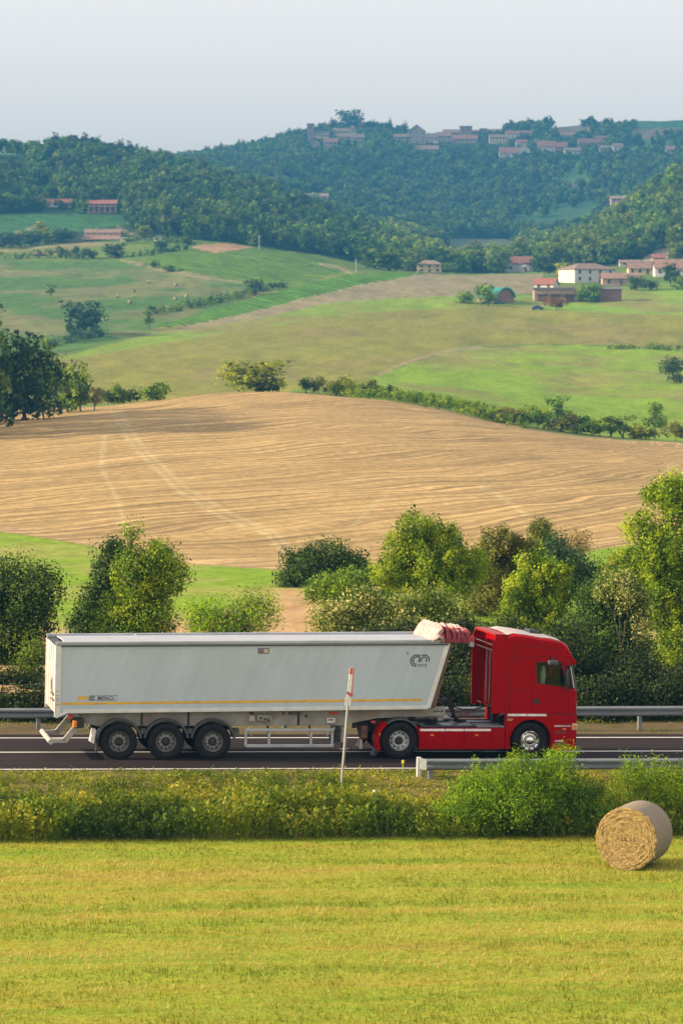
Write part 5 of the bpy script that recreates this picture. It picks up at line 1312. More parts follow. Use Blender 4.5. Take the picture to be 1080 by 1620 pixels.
def tape_text(body, size, shear, parent, name, mat, x, y, z):
    c = bpy.data.curves.new(name, 'FONT'); c.body = body; c.size = size; c.shear = shear; c.extrude = 0.002; c.offset = 0.0015; c.space_character = 1.12
    o = bpy.data.objects.new(name + '_curve', c); COL.objects.link(o)
    bpy.context.view_layer.update()
    me = bpy.data.meshes.new_from_object(o.evaluated_get(bpy.context.evaluated_depsgraph_get()))
    bpy.data.objects.remove(o); bpy.data.curves.remove(c)
    me.transform(Matrix.Rotation(math.pi / 2, 4, 'X')); me.transform(Matrix.Translation((x, y, z)))
    me.materials.clear(); me.materials.append(mat); me.name = name
    return link(name, me, parent)
def stroke(mb, pts, w, y, th=0.004, closed=False):
    P = [Vector((p[0], p[1])) for p in pts]; n = len(P); A = []; B = []
    for i in range(n):
        d = (P[min(i + 1, n - 1)] - P[max(i - 1, 0)]).normalized(); nn = Vector((-d.y, d.x)) * w / 2
        A.append(P[i] + nn); B.append(P[i] - nn)
    vs = []; 
    for i in range(n): vs += [(A[i].x, y, A[i].y), (B[i].x, y, B[i].y), (A[i].x, y + th, A[i].y), (B[i].x, y + th, B[i].y)]
    fs = []
    for i in range(n - 1):
        a = i * 4; b = a + 4
        fs += [(a, a + 1, b + 1, b), (a + 2, b + 2, b + 3, a + 3), (a, b, b + 2, a + 2), (a + 1, a + 3, b + 3, b + 1)]
    fs += [(0, 2, 3, 1), (4 * n - 4, 4 * n - 3, 4 * n - 1, 4 * n - 2)]
    mb.add(vs, fs)
def smoothline(pts, k=5):
    out = []; n = len(pts)
    for i in range(n - 1):
        p0 = pts[max(i - 1, 0)]; p1 = pts[i]; p2 = pts[i + 1]; p3 = pts[min(i + 2, n - 1)]
        for j in range(k):
            t = j / k
            out.append(tuple(0.5 * (2 * b + (c - a) * t + (2 * a - 5 * b + 4 * c - d) * t * t + (-a + 3 * b - 3 * c + d) * t ** 3) for a, b, c, d in zip(p0, p1, p2, p3)))
    out.append(pts[-1]); return out

# ------------------------------------------------------------------ wheels
def wheel(parent, off, x, v, z, R, kind, side):
    """side -1 faces the camera (outer face at v), +1 faces away"""
    s = 1 if side < 0 else -1
    pr = lambda L: [(r, o * s) for r, o in L]
    hub = MB()
    if kind == 'front':
        hub.lathe(pr([(0, -0.02), (0.07, -0.02), (0.10, -0.005), (0.115, 0.03), (0.125, 0.06)]), (x, v, z), 28)
    else:
        hub.lathe(pr([(0, 0.03), (0.075, 0.03), (0.095, 0.05), (0.10, 0.12), (0.135, 0.13), (0.135, 0.2)]), (x, v, z), 28)
    w = hub.build('wheel', M_CHROME if kind == 'front' else M_BLACK, parent, 35, off=off)
    t = MB(); k = R / 0.52
    pf = [(0.285, 0.05), (0.30, 0.022), (0.33, 0.006), (0.40, -0.012), (0.405, -0.004), (0.41, -0.012), (0.46, 0.0), (0.49, 0.018), (0.512, 0.045), (0.52, 0.07)]
    for g in (0.13, 0.19, 0.25): pf += [(0.52, g - 0.012), (0.508, g - 0.008), (0.508, g + 0.008), (0.52, g + 0.012)]
    pf += [(0.52, 0.30), (0.512, 0.325), (0.49, 0.35), (0.46, 0.37), (0.40, 0.38), (0.33, 0.37), (0.285, 0.33)]
    t.lathe(pr([(r * k, o) for r, o in pf]), (x, v, z), 48)
    for i in range(40):           # shoulder lugs
        a = 2 * math.pi * i / 40; c, sn = math.cos(a), math.sin(a); rr = 0.515 * k
        p = Vector((x + c * rr, v + 0.058 * s, z + sn * rr)); tg = Vector((-sn, 0, c)); rd_ = Vector((c, 0, sn))
        t.bar(p - tg * 0.022, p + tg * 0.022, 0.05, 0.012, tuple(rd_))
    t.build('tyre', M_TYRE, w, 35, off=off)
    rm = MB()
    if kind == 'front':
        rm.lathe(pr([(0.29, 0.03), (0.282, 0.012), (0.272, 0.03), (0.262, 0.075), (0.235, 0.065), (0.20, 0.03), (0.16, 0.025), (0.12, 0.03)]), (x, v, z), 40); mat = M_CHROME; nr, hr, ho = 10, 0.235, 0.052
    elif kind == 'drive':
        rm.lathe(pr([(0.29, 0.03), (0.28, 0.014), (0.27, 0.035), (0.262, 0.10), (0.245, 0.135), (0.20, 0.15), (0.185, 0.10), (0.12, 0.10)]), (x, v, z), 40); mat = M_ALLOY; nr, hr, ho = 10, 0.222, 0.132
    else:
        rm.lathe(pr([(0.29, 0.03), (0.28, 0.014), (0.268, 0.035), (0.262, 0.09), (0.235, 0.12), (0.20, 0.11), (0.17, 0.09), (0.12, 0.09)]), (x, v, z), 40); mat = M_GREYRIM; nr, hr, ho = 10, 0.222, 0.108
    ro = rm.build('rim', mat, w, 35, off=off)
    h = MB(); h2 = MB()
    for i in range(nr):
        a = 2 * math.pi * (i + 0.5) / nr
        h.lathe(pr([(0, 0.0), (0.024, 0.0), (0.024, 0.012)]), (x + math.cos(a) * hr, v + (ho - 0.014) * s, z + math.sin(a) * hr), 10)
        a += math.pi / nr
        h2.lathe(pr([(0, -0.03), (0.017, -0.03), (0.02, 0.03)]), (x + math.cos(a) * 0.165, v + (0.03 if kind == 'front' else 0.085) * s, z + math.sin(a) * 0.165), 8)
    tag(h.build('hand_holes', M_BLACK, w, off=off), kind='stuff'); tag(h2.build('nuts', M_ALLOY if kind != 'trailer' else M_CREAMP, w, 30, off=off), kind='stuff')
    return w

# ------------------------------------------------------------------ the semi-trailer
OT = (-3.0, 1.25, 0)
TR = thing('semi_trailer', 'long pale grey aluminium tipper semi-trailer with a yellow stripe, behind the red truck', 'trailer', road_mat(*OT))
def tb(mb, name, mat, parent=None, smooth=None, bevel=0, **k): return mb.build(name, mat, parent or TR, smooth, bevel, off=OT, **k)
inc = lambda x: 0.0125 * (x + 8.1)
W = 2.5
sidepoly = [(-8.02, 1.335), (2.50, 1.335 + inc(2.5)), (3.02, 3.22 + inc(3.0) * 0.8), (-8.02, 3.20)]
tb(MB().prism(sidepoly, 0.0, 0.05), 'side_panel', M_PANEL)
tb(MB().prism(sidepoly, W - 0.05, W), 'side_panel', M_PANEL)
tb(MB().add([(-8.0, 0.05, 1.40), (2.45, 0.05, 1.53), (2.45, W - .05, 1.53), (-8.0, W - .05, 1.40), (-8.0, .05, 1.34), (2.45, .05, 1.47), (2.45, W - .05, 1.47), (-8.0, W - .05, 1.34)],
    [(0,1,2,3),(7,6,5,4),(0,4,5,1),(1,5,6,2),(2,6,7,3),(3,7,4,0)]), 'floor', M_CHASSIS)
tb(MB().prism([(2.452, 1.5), (2.5, 1.5), (3.02, 3.3), (2.972, 3.3)], 0.052, W - 0.052), 'front_wall', M_PANEL)
tb(MB().prism([(2.40, 1.462), (2.535, 1.462), (3.07, 3.31), (2.93, 3.31)], -0.025, -0.001), 'front_post', solid('pale_frame', (0.66, 0.66, 0.64), 0.4, 0.2, var=0.12, scale=3), bevel=0.006)
tb(MB().prism([(2.54, 1.455), (2.68, 1.47), (3.13, 3.29), (3.075, 3.30)], -0.018, 0.05), 'front_flange', M_BROWN)
M_FRAMEP = MATS['pale_frame']
for v0 in (-0.03, W - 0.05):
    r_ = MB()
    r_.add([(-8.14, v0, 3.19), (3.70, v0, 3.215 + inc(3.7) * .8), (3.70, v0 + .08, 3.215 + inc(3.7) * .8), (-8.14, v0 + .08, 3.19), (-8.14, v0, 3.29), (3.70, v0, 3.31 + inc(3.7) * .8), (3.70, v0 + .08, 3.31 + inc(3.7) * .8), (-8.14, v0 + .08, 3.29)],
        [(0,3,2,1),(4,5,6,7),(0,1,5,4),(1,2,6,5),(2,3,7,6),(3,0,4,7)])
    tb(r_, 'top_rail', solid('rail_metal', (0.42, 0.45, 0.50), 0.4, 0.5, var=0.2, scale=2, stretch=(0.4, 3, 3)), bevel=0.02)
    l_ = MB().tube([(-8.0, v0 - .015, 3.175), (-3, v0 - .015, 3.225), (3.0, v0 - .015, 3.285)], 0.022, 8); tb(l_, 'tarp_rail', M_DBLUE, smooth=60)
tb(MB().box(3.62, 3.76, -0.04, 0.10, 3.22, 3.37), 'rail_end', solid('blue_grey_cap', (0.26, 0.33, 0.38), 0.5), bevel=0.01)
lowr = MB(); lowr.add([(-7.9, -0.02, 1.30), (2.47, -0.02, 1.43), (2.47, 0.06, 1.43), (-7.9, 0.06, 1.30), (-7.9, -0.02, 1.40), (2.47, -0.02, 1.53), (2.47, 0.0, 1.53), (-7.9, 0.0, 1.40)], [(0,3,2,1),(4,5,6,7),(0,1,5,4),(1,2,6,5),(2,3,7,6),(3,0,4,7)])
tb(lowr, 'bottom_rail', M_FRAMEP, bevel=0.006)
for i in range(18):              # reflective tape laid in lengths
    x0 = -8.0 + i * 0.572; x1 = x0 + 0.568
    t_ = MB(); t_.add([(x0, -0.006, 1.535 + inc(x0)), (x1, -0.006, 1.535 + inc(x1)), (x1, -0.006, 1.600 + inc(x1)), (x0, -0.006, 1.600 + inc(x0)), (x0, 0.0, 1.535 + inc(x0)), (x1, 0.0, 1.535 + inc(x1)), (x1, 0.0, 1.600 + inc(x1)), (x0, 0.0, 1.600 + inc(x0))],
        [(0,1,2,3),(7,6,5,4),(0,4,5,1),(1,5,6,2),(2,6,7,3),(3,7,4,0)])
    tb(t_, 'yellow_tape', M_YELL)
lc = MB(); lcs = []  # added pale sheet standing in for the sky-lit inner far wall
for i in range(12):
    x = -7.86 + i * (2.80 + 7.86) / 11; dz = inc(x) * .8
    lcs.append([(x, v_, 3.235 + dz + b_) for v_, b_ in ((0.06, 0), (0.5, .03), (1.25, .045 + .012 * (i % 2)), (2.0, .03), (2.44, 0), (2.44, -.03), (1.25, 0.0), (0.06, -.03))])
lc.loft(lcs); tb(lc, 'lit_wall_stand_in', solid('sky_lit_sheet', (0.34, 0.36, 0.40), 0.6, var=0.15, scale=1.5, stretch=(0.5, 2, 1)), smooth=40)
# rear door and its frame
tg_ = tb(MB().box(-8.12, -8.05, 0.06, W - 0.06, 1.30, 3.16), 'tailgate', solid('tailgate_paint', (0.70, 0.66, 0.60), 0.5, 0.1, var=0.18, scale=2, dirt=(0.42, 0.38, 0.33)), bevel=0.01)
for v0 in (0.7, 1.25, 1.8): tb(MB().box(-8.15, -8.121, v0 - .04, v0 + .04, 1.32, 3.14), 'door_rib', M_FRAMEP, tg_)
for z0 in (1.62, 1.78): tb(MB().box(-8.17, -8.121, 0.1, 0.9, z0, z0 + 0.035), 'latch_bar', M_BROWN, tg_)
tb(MB().tube([(-8.16, 0.45, 1.75), (-8.18, 0.6, 2.1), (-8.14, 0.75, 2.25)], 0.015, 6), 'latch_chain', M_BROWN, tg_)
for v0 in (-0.03, W - 0.05):
    tb(MB().prism([(-8.15, 1.20), (-8.08, 1.17), (-7.76, 1.315), (-7.98, 1.33), (-7.98, 3.18), (-8.15, 3.18)], v0, v0 + 0.08), 'rear_post', M_FRAMEP, bevel=0.008)
tb(MB().box(-8.13, -7.86, 0.06, W - .06, 3.165, 3.185), 'rear_crossbar', M_BLACK)
bl = MB()
for z0 in (1.55, 1.66, 1.72, 1.80, 1.93):
    for x0 in (-8.10, -8.04): bl.lathe([(0, -.012), (0.012, -.012), (0.014, 0.01)], (x0, -0.03, z0), 8)
tag(tb(bl, 'rivets', M_INK), kind='stuff')
# lettering and plates
tape_text('MENCI', 0.135, 0.35, TR, 'lettering', M_INK, -6.97 - OT[0], -0.006 - OT[1], 1.685)
tb(MB().box(-7.50, -7.24, -0.004, 0.0, 1.69, 1.775), 'yellow_sticker', M_YELL)
def badge(cx, cz, r):
    m_ = MB()
    stroke(m_, [(cx + r * math.cos(a), cz + r * 0.8 * math.sin(a)) for a in np.linspace(0.3, 5.6, 22)], r * 0.3, -0.006)
    stroke(m_, smoothline([(cx - r * .45, cz - r * .4), (cx - r * .35, cz + r * .25), (cx, cz - r * .1), (cx + r * .35, cz + r * .25), (cx + r * .45, cz - r * .4)]), r * 0.25, -0.006); return m_
tb(badge(-7.10, 1.732, 0.07), 'round_emblem', M_INK)
fr = MB(); stroke(fr, [(-7.2, 1.665), (-6.42, 1.675), (-6.38, 1.80), (-7.17, 1.79), (-7.2, 1.665)], 0.010, -0.006); tb(fr, 'emblem_outline', M_INK)
cv = lambda X, Y: (1.9 + (630 + X / 9 - 648) * 0.0184, 2.622 + (1056 - (1010 + Y / 9)) * 0.01795)
lg = MB()
for path in ([(258,397),(205,384),(180,335),(188,285),(228,246),(280,237),(318,256)], [(262,370),(226,360),(211,325),(224,285),(258,262),(295,272),(303,300),(288,336)],
             [(330,247),(380,237),(424,260),(439,300),(430,333)], [(316,333),(330,292),(355,268),(386,270),(403,296),(396,333)]):
    stroke(lg, smoothline([cv(*q) for q in path]), 0.032, -0.006)
tb(lg, 'emblem', M_INK)
lt = MB()
for x0 in (300, 345, 395):
    stroke(lt, smoothline([cv(x0 + 14, 378), cv(x0 - 2, 368), cv(x0 - 16, 384), cv(x0 - 2, 402), cv(x0 + 16, 396)], 3), 0.016, -0.006)
tb(lt, 'emblem_lettering', M_INK)
tb(MB().box(1.82, 1.85, -0.005, 0.0, 2.98, 3.07), 'small_sticker', M_DBLUE)
pl = tb(MB().box(-2.47, -2.15, -0.008, 0.0, 2.99, 3.15), 'maker_plate', solid('plate_brown', (0.18, 0.12, 0.09), 0.5))
tb(MB().box(-2.44, -2.33, -0.012, -0.009, 3.06, 3.13), 'plate_print', solid('plate_blue', (0.16, 0.20, 0.30), 0.5), pl); tb(MB().box(-2.30, -2.18, -0.012, -0.009, 3.02, 3.12), 'plate_print', solid('plate_cream', (0.55, 0.46, 0.32), 0.5), pl)
# chassis
for v0 in (0.34, W - 0.46):
    tb(MB().prism([(-7.4, 1.33), (-7.25, 1.0), (-6.9, 0.90), (0.05, 0.92), (0.5, 1.02), (1.1, 1.13), (3.06, 1.205), (3.06, 1.46), (2.45, 1.458)], v0, v0 + 0.12), 'chassis_beam', M_CHASSIS, bevel=0.012)
for x0 in (-5.66, -4.34, -1.2): tb(MB().box(x0 - .03, x0 + .03, 0.325, 0.339, 0.93, 1.31), 'beam_joint', M_INK)
for x0 in (-6.9, -5.66, -4.34, -3.0, -1.4, 0.2, 1.9, 2.95): tb(MB().box(x0 - .08, x0 + .08, 0.461, W - .461, 1.05, 1.32), 'crossmember', M_CHASSIS)
tb(MB().box(2.62, 3.05, 0.47, W - .47, 1.14, 1.36), 'kingpin_box', M_CHASSIS)
lg2 = MB(); stroke(lg2, smoothline([(2.72, 1.34), (2.78, 1.31), (2.83, 1.35), (2.9, 1.32), (2.95, 1.35), (3.0, 1.32)], 3), 0.03, 0.330); tb(lg2, 'beam_lettering', M_INK)
for i, x0 in enumerate((-6.32, -5.0, -3.68)):
    wheel(TR, OT, x0, 0.03, 0.5, 0.515, 'trailer', -1); wheel(TR, OT, x0, W - 0.03, 0.5, 0.515, 'trailer', 1)
    tb(MB().tube([(x0, 0.3, 0.5), (x0, W - .3, 0.5)], 0.07, 12), 'axle', M_BLACK, smooth=40)
    for v0 in (0.0, W - 0.44):
        arc = [(x0 + 0.62 * math.cos(a), 0.52 + 0.62 * math.sin(a)) for a in np.linspace(rad(8), rad(172), 26)]
        arc2 = [(x0 + 0.585 * math.cos(a), 0.52 + 0.585 * math.sin(a)) for a in np.linspace(rad(8), rad(172), 26)]
        mg = MB().prism(arc + arc2[::-1], v0, v0 + 0.44)
        lip = [(x0 + 0.645 * math.cos(a), 0.52 + 0.645 * math.sin(a)) for a in np.linspace(rad(10), rad(170), 26)]
        mg.prism(lip + arc[::-1], v0 - 0.012 if v0 < 1 else v0 + 0.40, v0 + 0.03 if v0 < 1 else v0 + 0.45)
        tb(mg, 'mudguard', M_DBLUE, smooth=35)
    tb(MB().box(x0 + 0.60, x0 + 0.74, 0.05, 0.34, 0.72, 0.86), 'mudguard_bracket', M_DBLUE)
tb(MB().tube([(-7.0, 1.2, 0.95), (-3.0, 1.2, 0.85)], 0.16, 16), 'air_tank', M_BLACK, smooth=40)
# tail: lamps, underrun bar, flaps
tb(MB().box(-7.74, -7.62, 0.10, 0.36, 1.13, 1.30), 'tail_lamp', M_REDL, bevel=0.02)
tb(MB().box(-7.60, -7.50, 0.06, 0.30, 0.90, 1.08), 'side_lamp', M_ORANGE, bevel=0.02)
tb(MB().box(-7.499, -7.30, 0.08, 0.32, 0.88, 1.14), 'lamp_housing', M_BLACK, bevel=0.02)
for v0 in (0.22, W - 0.3):
    ar = MB().bar((-8.18, v0, 0.50), (-7.80, v0, 0.52), 0.08, 0.12).bar((-7.84, v0, 0.49), (-7.44, v0, 0.98), 0.08, 0.16); tb(ar, 'underrun_arm', M_CREAMP, bevel=0.008)
tb(MB().tube([(-8.22, 0.05, 0.50), (-8.22, W - .05, 0.50)], 0.075, 12), 'underrun_bar', M_CREAMP, smooth=40)
tb(MB().prism([(-7.06, 0.84), (-6.97, 0.84), (-7.02, 0.45), (-7.13, 0.50)], 0.03, 0.40), 'mud_flap', M_WHITEP)
tb(MB().prism([(-6.93, 0.62), (-6.89, 0.62), (-6.93, 0.22), (-6.96, 0.22)], 0.03, 0.42), 'rubber_flap', M_BLACK)
# side guard
sg = tb(MB().box(-2.77, -0.23, 0.015, 0.05, 0.79, 0.875), 'guard_rail', M_STEEL, bevel=0.01)
tb(MB().box(-2.72, -0.23, 0.015, 0.05, 0.34, 0.43), 'guard_rail', M_STEEL, bevel=0.01)
for x0 in (-2.745, -2.08, -0.88, -0.27): tb(MB().box(x0 - .035, x0 + .035, 0.051, 0.085, 0.36, 0.87), 'guard_post', M_STEEL, bevel=0.006)
for x0 in (-2.6, -0.98, -0.42): tb(MB().box(x0 - .012, x0 + .012, -0.005, 0.0145, 0.66, 0.80), 'guard_hook', M_CREAMP)
for x0 in (-2.08, -0.88): tb(MB().bar((x0, 0.09, 0.6), (x0, 0.4, 0.95), 0.05, 0.05), 'guard_bracket', M_BLACK)
vb = tb(MB().box(-2.40, -1.98, 0.22, 0.338, 1.06, 1.24), 'valve_box', M_CREAMP, bevel=0.012)
for x0, z0 in ((-2.3, 1.15), (-2.18, 1.12), (-2.08, 1.09)): tb(MB().lathe([(0, -.02), (0.03, -.02), (0.035, 0.02)], (x0, 0.215, z0), 12), 'valve_knob', M_BLACK, vb)
tb(MB().box(-2.62, -2.45, 0.31, 0.338, 1.06, 1.2), 'white_plate', M_WHITEP)
tb(MB().box(-2.60, -2.48, 0.31, 0.338, 1.24, 1.31), 'brown_tag', M_BROWN)
tb(MB().lathe([(0, -.02), (0.035, -.02), (0.04, 0.02)], (-0.98, 0.32, 1.19), 14), 'filler_cap', M_BLACK)
for x0 in (-5.2, -1.82, 0.92): tb(MB().box(x0 - .035, x0 + .035, 0.30, 0.338, 1.235, 1.285), 'marker_lamp', M_ORANGE, bevel=0.008)
tape_text('MENCI', 0.125, 0.45, TR, 'lettering', M_INK, -1.52 - OT[0], 0.332 - OT[1], 1.225)
b2 = badge(-1.63, 1.27, 0.05); b2.v = [(x, y + 0.338, z) for x, y, z in b2.v]; tb(b2, 'round_emblem', M_INK)
sb = tb(MB().box(-0.40, -0.16, 0.24, 0.338, 1.0, 1.15), 'socket_box', M_WHITEP, bevel=0.01)
for x0 in (-0.32, -0.25): tb(MB().box(x0 - .018, x0 + .018, 0.222, 0.239, 1.07, 1.12), 'socket', M_BLACK, sb)
tb(MB().box(-0.32, -0.05, 0.30, 0.338, 1.24, 1.31), 'red_reflector', M_REDL)
# landing legs
for v0 in (0.45, W - 0.6):
    lgp = tb(MB().box(0.06, 0.24, v0, v0 + .14, 0.42, 1.30), 'landing_leg', M_CHASSIS, bevel=0.008)
    tb(MB().box(0.09, 0.21, v0 + .02, v0 + .12, 0.26, 0.43), 'leg_extension', M_BLACK, lgp); tb(MB().box(0.03, 0.30, v0 - .03, v0 + .17, 0.22, 0.262), 'leg_foot', M_CHASSIS, lgp, bevel=0.01)
gb = MB().box(-0.25, 0.03, 0.44, 0.62, 0.45, 0.62).box(-0.12, 0.02, 0.42, 0.6, 0.66, 0.9); gb.bar((-0.2, 0.4, 0.58), (0.05, 0.4, 0.78), 0.03, 0.05); gb.tube([(-0.28, 0.38, 0.42), (-0.18, 0.36, 0.55), (-0.22, 0.36, 0.66)], 0.02, 6)
tb(gb, 'leg_gearbox', M_BLACK, bevel=0.01)
tb(MB().lathe([(0, -.03), (0.04, -.03), (0.05, 0.02)], (-0.16, 0.40, 0.84), 12), 'gear_crank', M_CREAMP)
# folded tarpaulin
def tarp_mat(name, a, b, sc):
    return solid(name, a, 0.6, var=0.2, scale=sc, dirt=b, stretch=(1, 0.8, 2))
M_TARP = tarp_mat('tarp_cream', (0.40, 0.335, 0.30), (0.30, 0.14, 0.13), 5.0); M_TARPR = tarp_mat('tarp_red', (0.30, 0.022, 0.03), (0.12, 0.015, 0.02), 5.0)
rt_ = random.Random(4)
NF = 13
for i in range(NF):
    x0 = 2.80 + i * 0.064; mb = MB(); tk = 0.045
    top = 3.69 + rt_.uniform(-.05, .05) - 0.004 * i; lean = rt_.uniform(-.04, .04); top -= 0.06 * (i % 3 == 1)
    secs = []
    nv = 9
    for k in range(nv + 1):
        v0 = 0.0 + 2.45 * k / nv; wz = 0.025 * math.sin(k * 1.7 + i) + (-0.05 if k in (0, nv) else 0) + 0.03 * math.sin(math.pi * k / nv); wx = 0.012 * math.sin(k * 2.3 + i * 1.3)
        secs.append([(x0 + wx, v0, 3.345), (x0 + tk + wx, v0, 3.345), (x0 + tk + lean + wx, v0, top + wz - .03), (x0 + tk * .5 + lean + wx, v0, top + wz), (x0 + lean + wx, v0, top + wz - .03)])
    mb.loft(secs)
    f_ = tb(mb, 'tarp_fold', M_TARPR if i % 3 == 1 else M_TARP, smooth=25)
    e = MB(); b0 = -0.05 - rt_.uniform(0, .05)
    e.loft([[(x0 - .004, v_, 3.33), (x0 + tk + .006, v_, 3.33), (x0 + tk + lean * .6 + .006, v_, top - .06 + dz), (x0 + lean * .6, v_, top - .05 + dz)] for v_, dz in ((b0, -0.05), (b0 * .4, 0.03), (0.25, 0.075), (0.8, 0.07), (0.95, 0.03))])
    tb(e, 'tarp_fold_end', M_TARPR, f_, smooth=50)
fl = MB(); fl.loft([[(2.53, v_, 3.36), (2.60, v_, 3.36), (2.86, v_, 3.74 + dz), (2.82, v_, 3.80 + dz), (2.70, v_, 3.70 + dz)] for v_, dz in ((-0.06, -.06), (0.1, 0.0), (0.8, .03), (1.6, .02), (2.3, 0.0), (2.46, -.05))])
tb(fl, 'tarp_flap', M_TARP, smooth=50)
tb(MB().tube([(2.62, -0.03, 3.42), (2.72, -0.09, 3.52), (2.80, -0.09, 3.47), (2.86, -0.05, 3.36)], [0.05, 0.07, 0.06, 0.03], 8), 'tarp_strap', M_TARP, smooth=60)
tb(MB().lathe([(0, -.06), (0.08, -.06), (0.10, 0), (0.08, .06), (0, .06)], (3.69, 0.02, 3.44), 14), 'tarp_roller_end', solid('bright_red', (0.45, 0.02, 0.04), 0.5), smooth=40)
tb(MB().box(2.75, 3.6, -0.03, 0.02, 3.325, 3.36), 'tarp_hook_strip', M_BROWN)
tb(MB().tube([(3.66, 0.05, 3.30), (3.66, W - .05, 3.30)], 0.035, 8), 'front_bar', M_STEEL, smooth=40)
tb(MB().box(2.66, 2.86, 0.55, 0.85, 1.48, 1.78), 'orange_beacon', solid('orange_paint', (0.55, 0.22, 0.02), 0.5), bevel=0.03)
for x0 in (-5.6, -2.7, 0.4):
    tb(MB().lathe([(0, -.02), (0.045, -.02), (0.05, 0.02)], (x0, W - 0.06, 3.25), 12), 'tarp_pulley', M_FRAMEP)

# ------------------------------------------------------------------ the red tractor unit
OC = (4.0, 1.23, 0)
TK = thing('truck', 'red tractor unit with a high sleeper cab pulling the grey trailer', 'truck', road_mat(*OC))
def cb(mb, name, mat, parent=None, smooth=None, bevel=0, **k): return mb.build(name, mat, parent or TK, smooth, bevel, off=OC, **k)
CW = 2.45
def cab_section(v, dz, dx, side_in=0):
    p = [(4.72, 1.30), (4.72, 3.48 + dz), (4.95, 3.585 + dz), (5.30, 3.545 + dz), (5.70, 3.475 + dz), (6.05, 3.44 + dz), (6.36, 3.365 + dz * .9), (6.54 + dx * .8, 3.245 + dz * .7), (6.645 + dx * .8, 3.07), (6.71 + dx * .7, 2.88),
         (6.77 + dx, 2.75), (6.74 + dx, 2.715), (6.66 + dx, 2.70), (6.80 + dx, 2.02), (6.86 + dx, 1.96), (6.87 + dx, 1.30)]
    return [(x, v, z) for x, z in p]
WIN = [(5.60, 2.49), (5.60, 2.80), (6.0, 2.80), (6.38, 2.80), (6.44, 2.45), (6.50, 2.06), (6.15, 2.10), (5.64, 2.17)]
def poly_hole(outer, inner, y):
    bm = bmesh.new()
    lo = [bm.verts.new((x, y, z)) for x, z in outer]; li = [bm.verts.new((x, y, z)) for x, z in inner]
    es = [bm.edges.new((l[i], l[(i + 1) % len(l)])) for l in (lo, li) for i in range(len(l))]
    bmesh.ops.triangle_fill(bm, use_beauty=True, edges=es)
    bm.verts.index_update()
    r = [tuple(v.co) for v in bm.verts], [tuple(v.index for v in f.verts) for f in bm.faces]; bm.free(); return r
cab = MB()
secs = [cab_section(0.0, -0.06, -0.05), cab_section(0.05, -0.015, -0.015), cab_section(0.16, 0.015, 0.02), cab_section(0.5, 0.05, 0.06), cab_section(CW / 2, 0.06, 0.09),
        cab_section(CW - 0.5, 0.05, 0.06), cab_section(CW - 0.16, 0.015, 0.02), cab_section(CW - 0.05, -0.015, -0.015), cab_section(CW, -0.06, -0.05)]
cab.loft(secs, caps=False)
for s_ in (secs[0], secs[-1]):
    vv, ff_ = poly_hole([(x, z) for x, y, z in s_], WIN, s_[0][1]); cab.add(vv, ff_)
cab_o = cb(cab, 'cab', M_RED, smooth=38)
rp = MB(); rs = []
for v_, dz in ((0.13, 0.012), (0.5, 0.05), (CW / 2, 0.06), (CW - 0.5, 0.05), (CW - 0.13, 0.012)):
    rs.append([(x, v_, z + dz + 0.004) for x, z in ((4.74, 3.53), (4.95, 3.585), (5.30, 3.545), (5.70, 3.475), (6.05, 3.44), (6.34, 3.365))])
rp.loft(rs, closed=False, caps=False); cb(rp, 'roof_sheen_skin', solid('dusty_sky_sheen', (0.42, 0.36, 0.34), 0.5, var=0.2, scale=2), smooth=40)  # pale skin over the red roof: sky sheen and dust put into its colour
# side fairings behind the sleeper, roof deflector
for v0, v1 in ((-0.002, 0.035), (CW - 0.035, CW + 0.002)):
    cb(MB().prism([(4.34, 1.31), (4.719, 1.31), (4.719, 3.44), (4.62, 3.52), (4.40, 3.50), (4.31, 3.28)], v0, v1), 'side_fairing', M_RED, bevel=0.008)
cb(MB().prism([(4.40, 3.505), (4.719, 3.525), (4.719, 3.575), (4.38, 3.58)], 0.02, CW - 0.02), 'roof_deflector', M_RED, smooth=40, bevel=0.01)
rr_ = MB(); rr_.tube([(4.45, 0.06, 3.22), (4.45, CW - .06, 3.22)], 0.018, 6); rr_.tube([(4.45, 0.06, 3.06), (4.45, CW - .06, 3.06)], 0.014, 6)
cb(rr_, 'fairing_strut', M_CREAMP, smooth=40)
for v0 in (1.35, 1.75): cb(MB().tube([(4.60, v0, 1.45), (4.60, v0, 3.05)], 0.02, 6), 'rear_pipe', M_CREAMP, smooth=40)
cb(MB().tube([(4.5, 1.9, 1.4), (4.5, 2.3, 1.42)], 0.016, 6), 'rear_pipe', M_CREAMP, smooth=40)
# door, with its own window opening
DOOR = [(5.52, 2.30), (5.52, 2.90), (6.0, 2.90), (6.44, 2.90), (6.545, 2.45), (6.60, 2.0), (6.60, 1.13), (5.52, 1.315)]
DOOR = [(5.52, 2.30), (5.52, 2.905), (6.0, 2.905), (6.43, 2.905), (6.53, 2.45), (6.58, 2.02), (6.58, 1.32), (5.52, 1.32)]
def ring_slab(outer, inner, y0, y1):
    n = len(outer); vs = [(x, y, z) for y in (y0, y1) for L in (outer, inner) for x, z in L]; fs = []
    for i in range(n):
        j = (i + 1) % n
        fs += [(i, j, n + j, n + i), (2 * n + i, 3 * n + i, 3 * n + j, 2 * n + j), (i, 2 * n + i, 2 * n + j, j), (n + i, n + j, 3 * n + j, 3 * n + i)]
    return MB().add(vs, fs)
WIN2 = [(5.61, 2.49), (5.61, 2.79), (6.0, 2.79), (6.37, 2.79), (6.43, 2.45), (6.49, 2.07), (6.15, 2.11), (5.65, 2.18)]
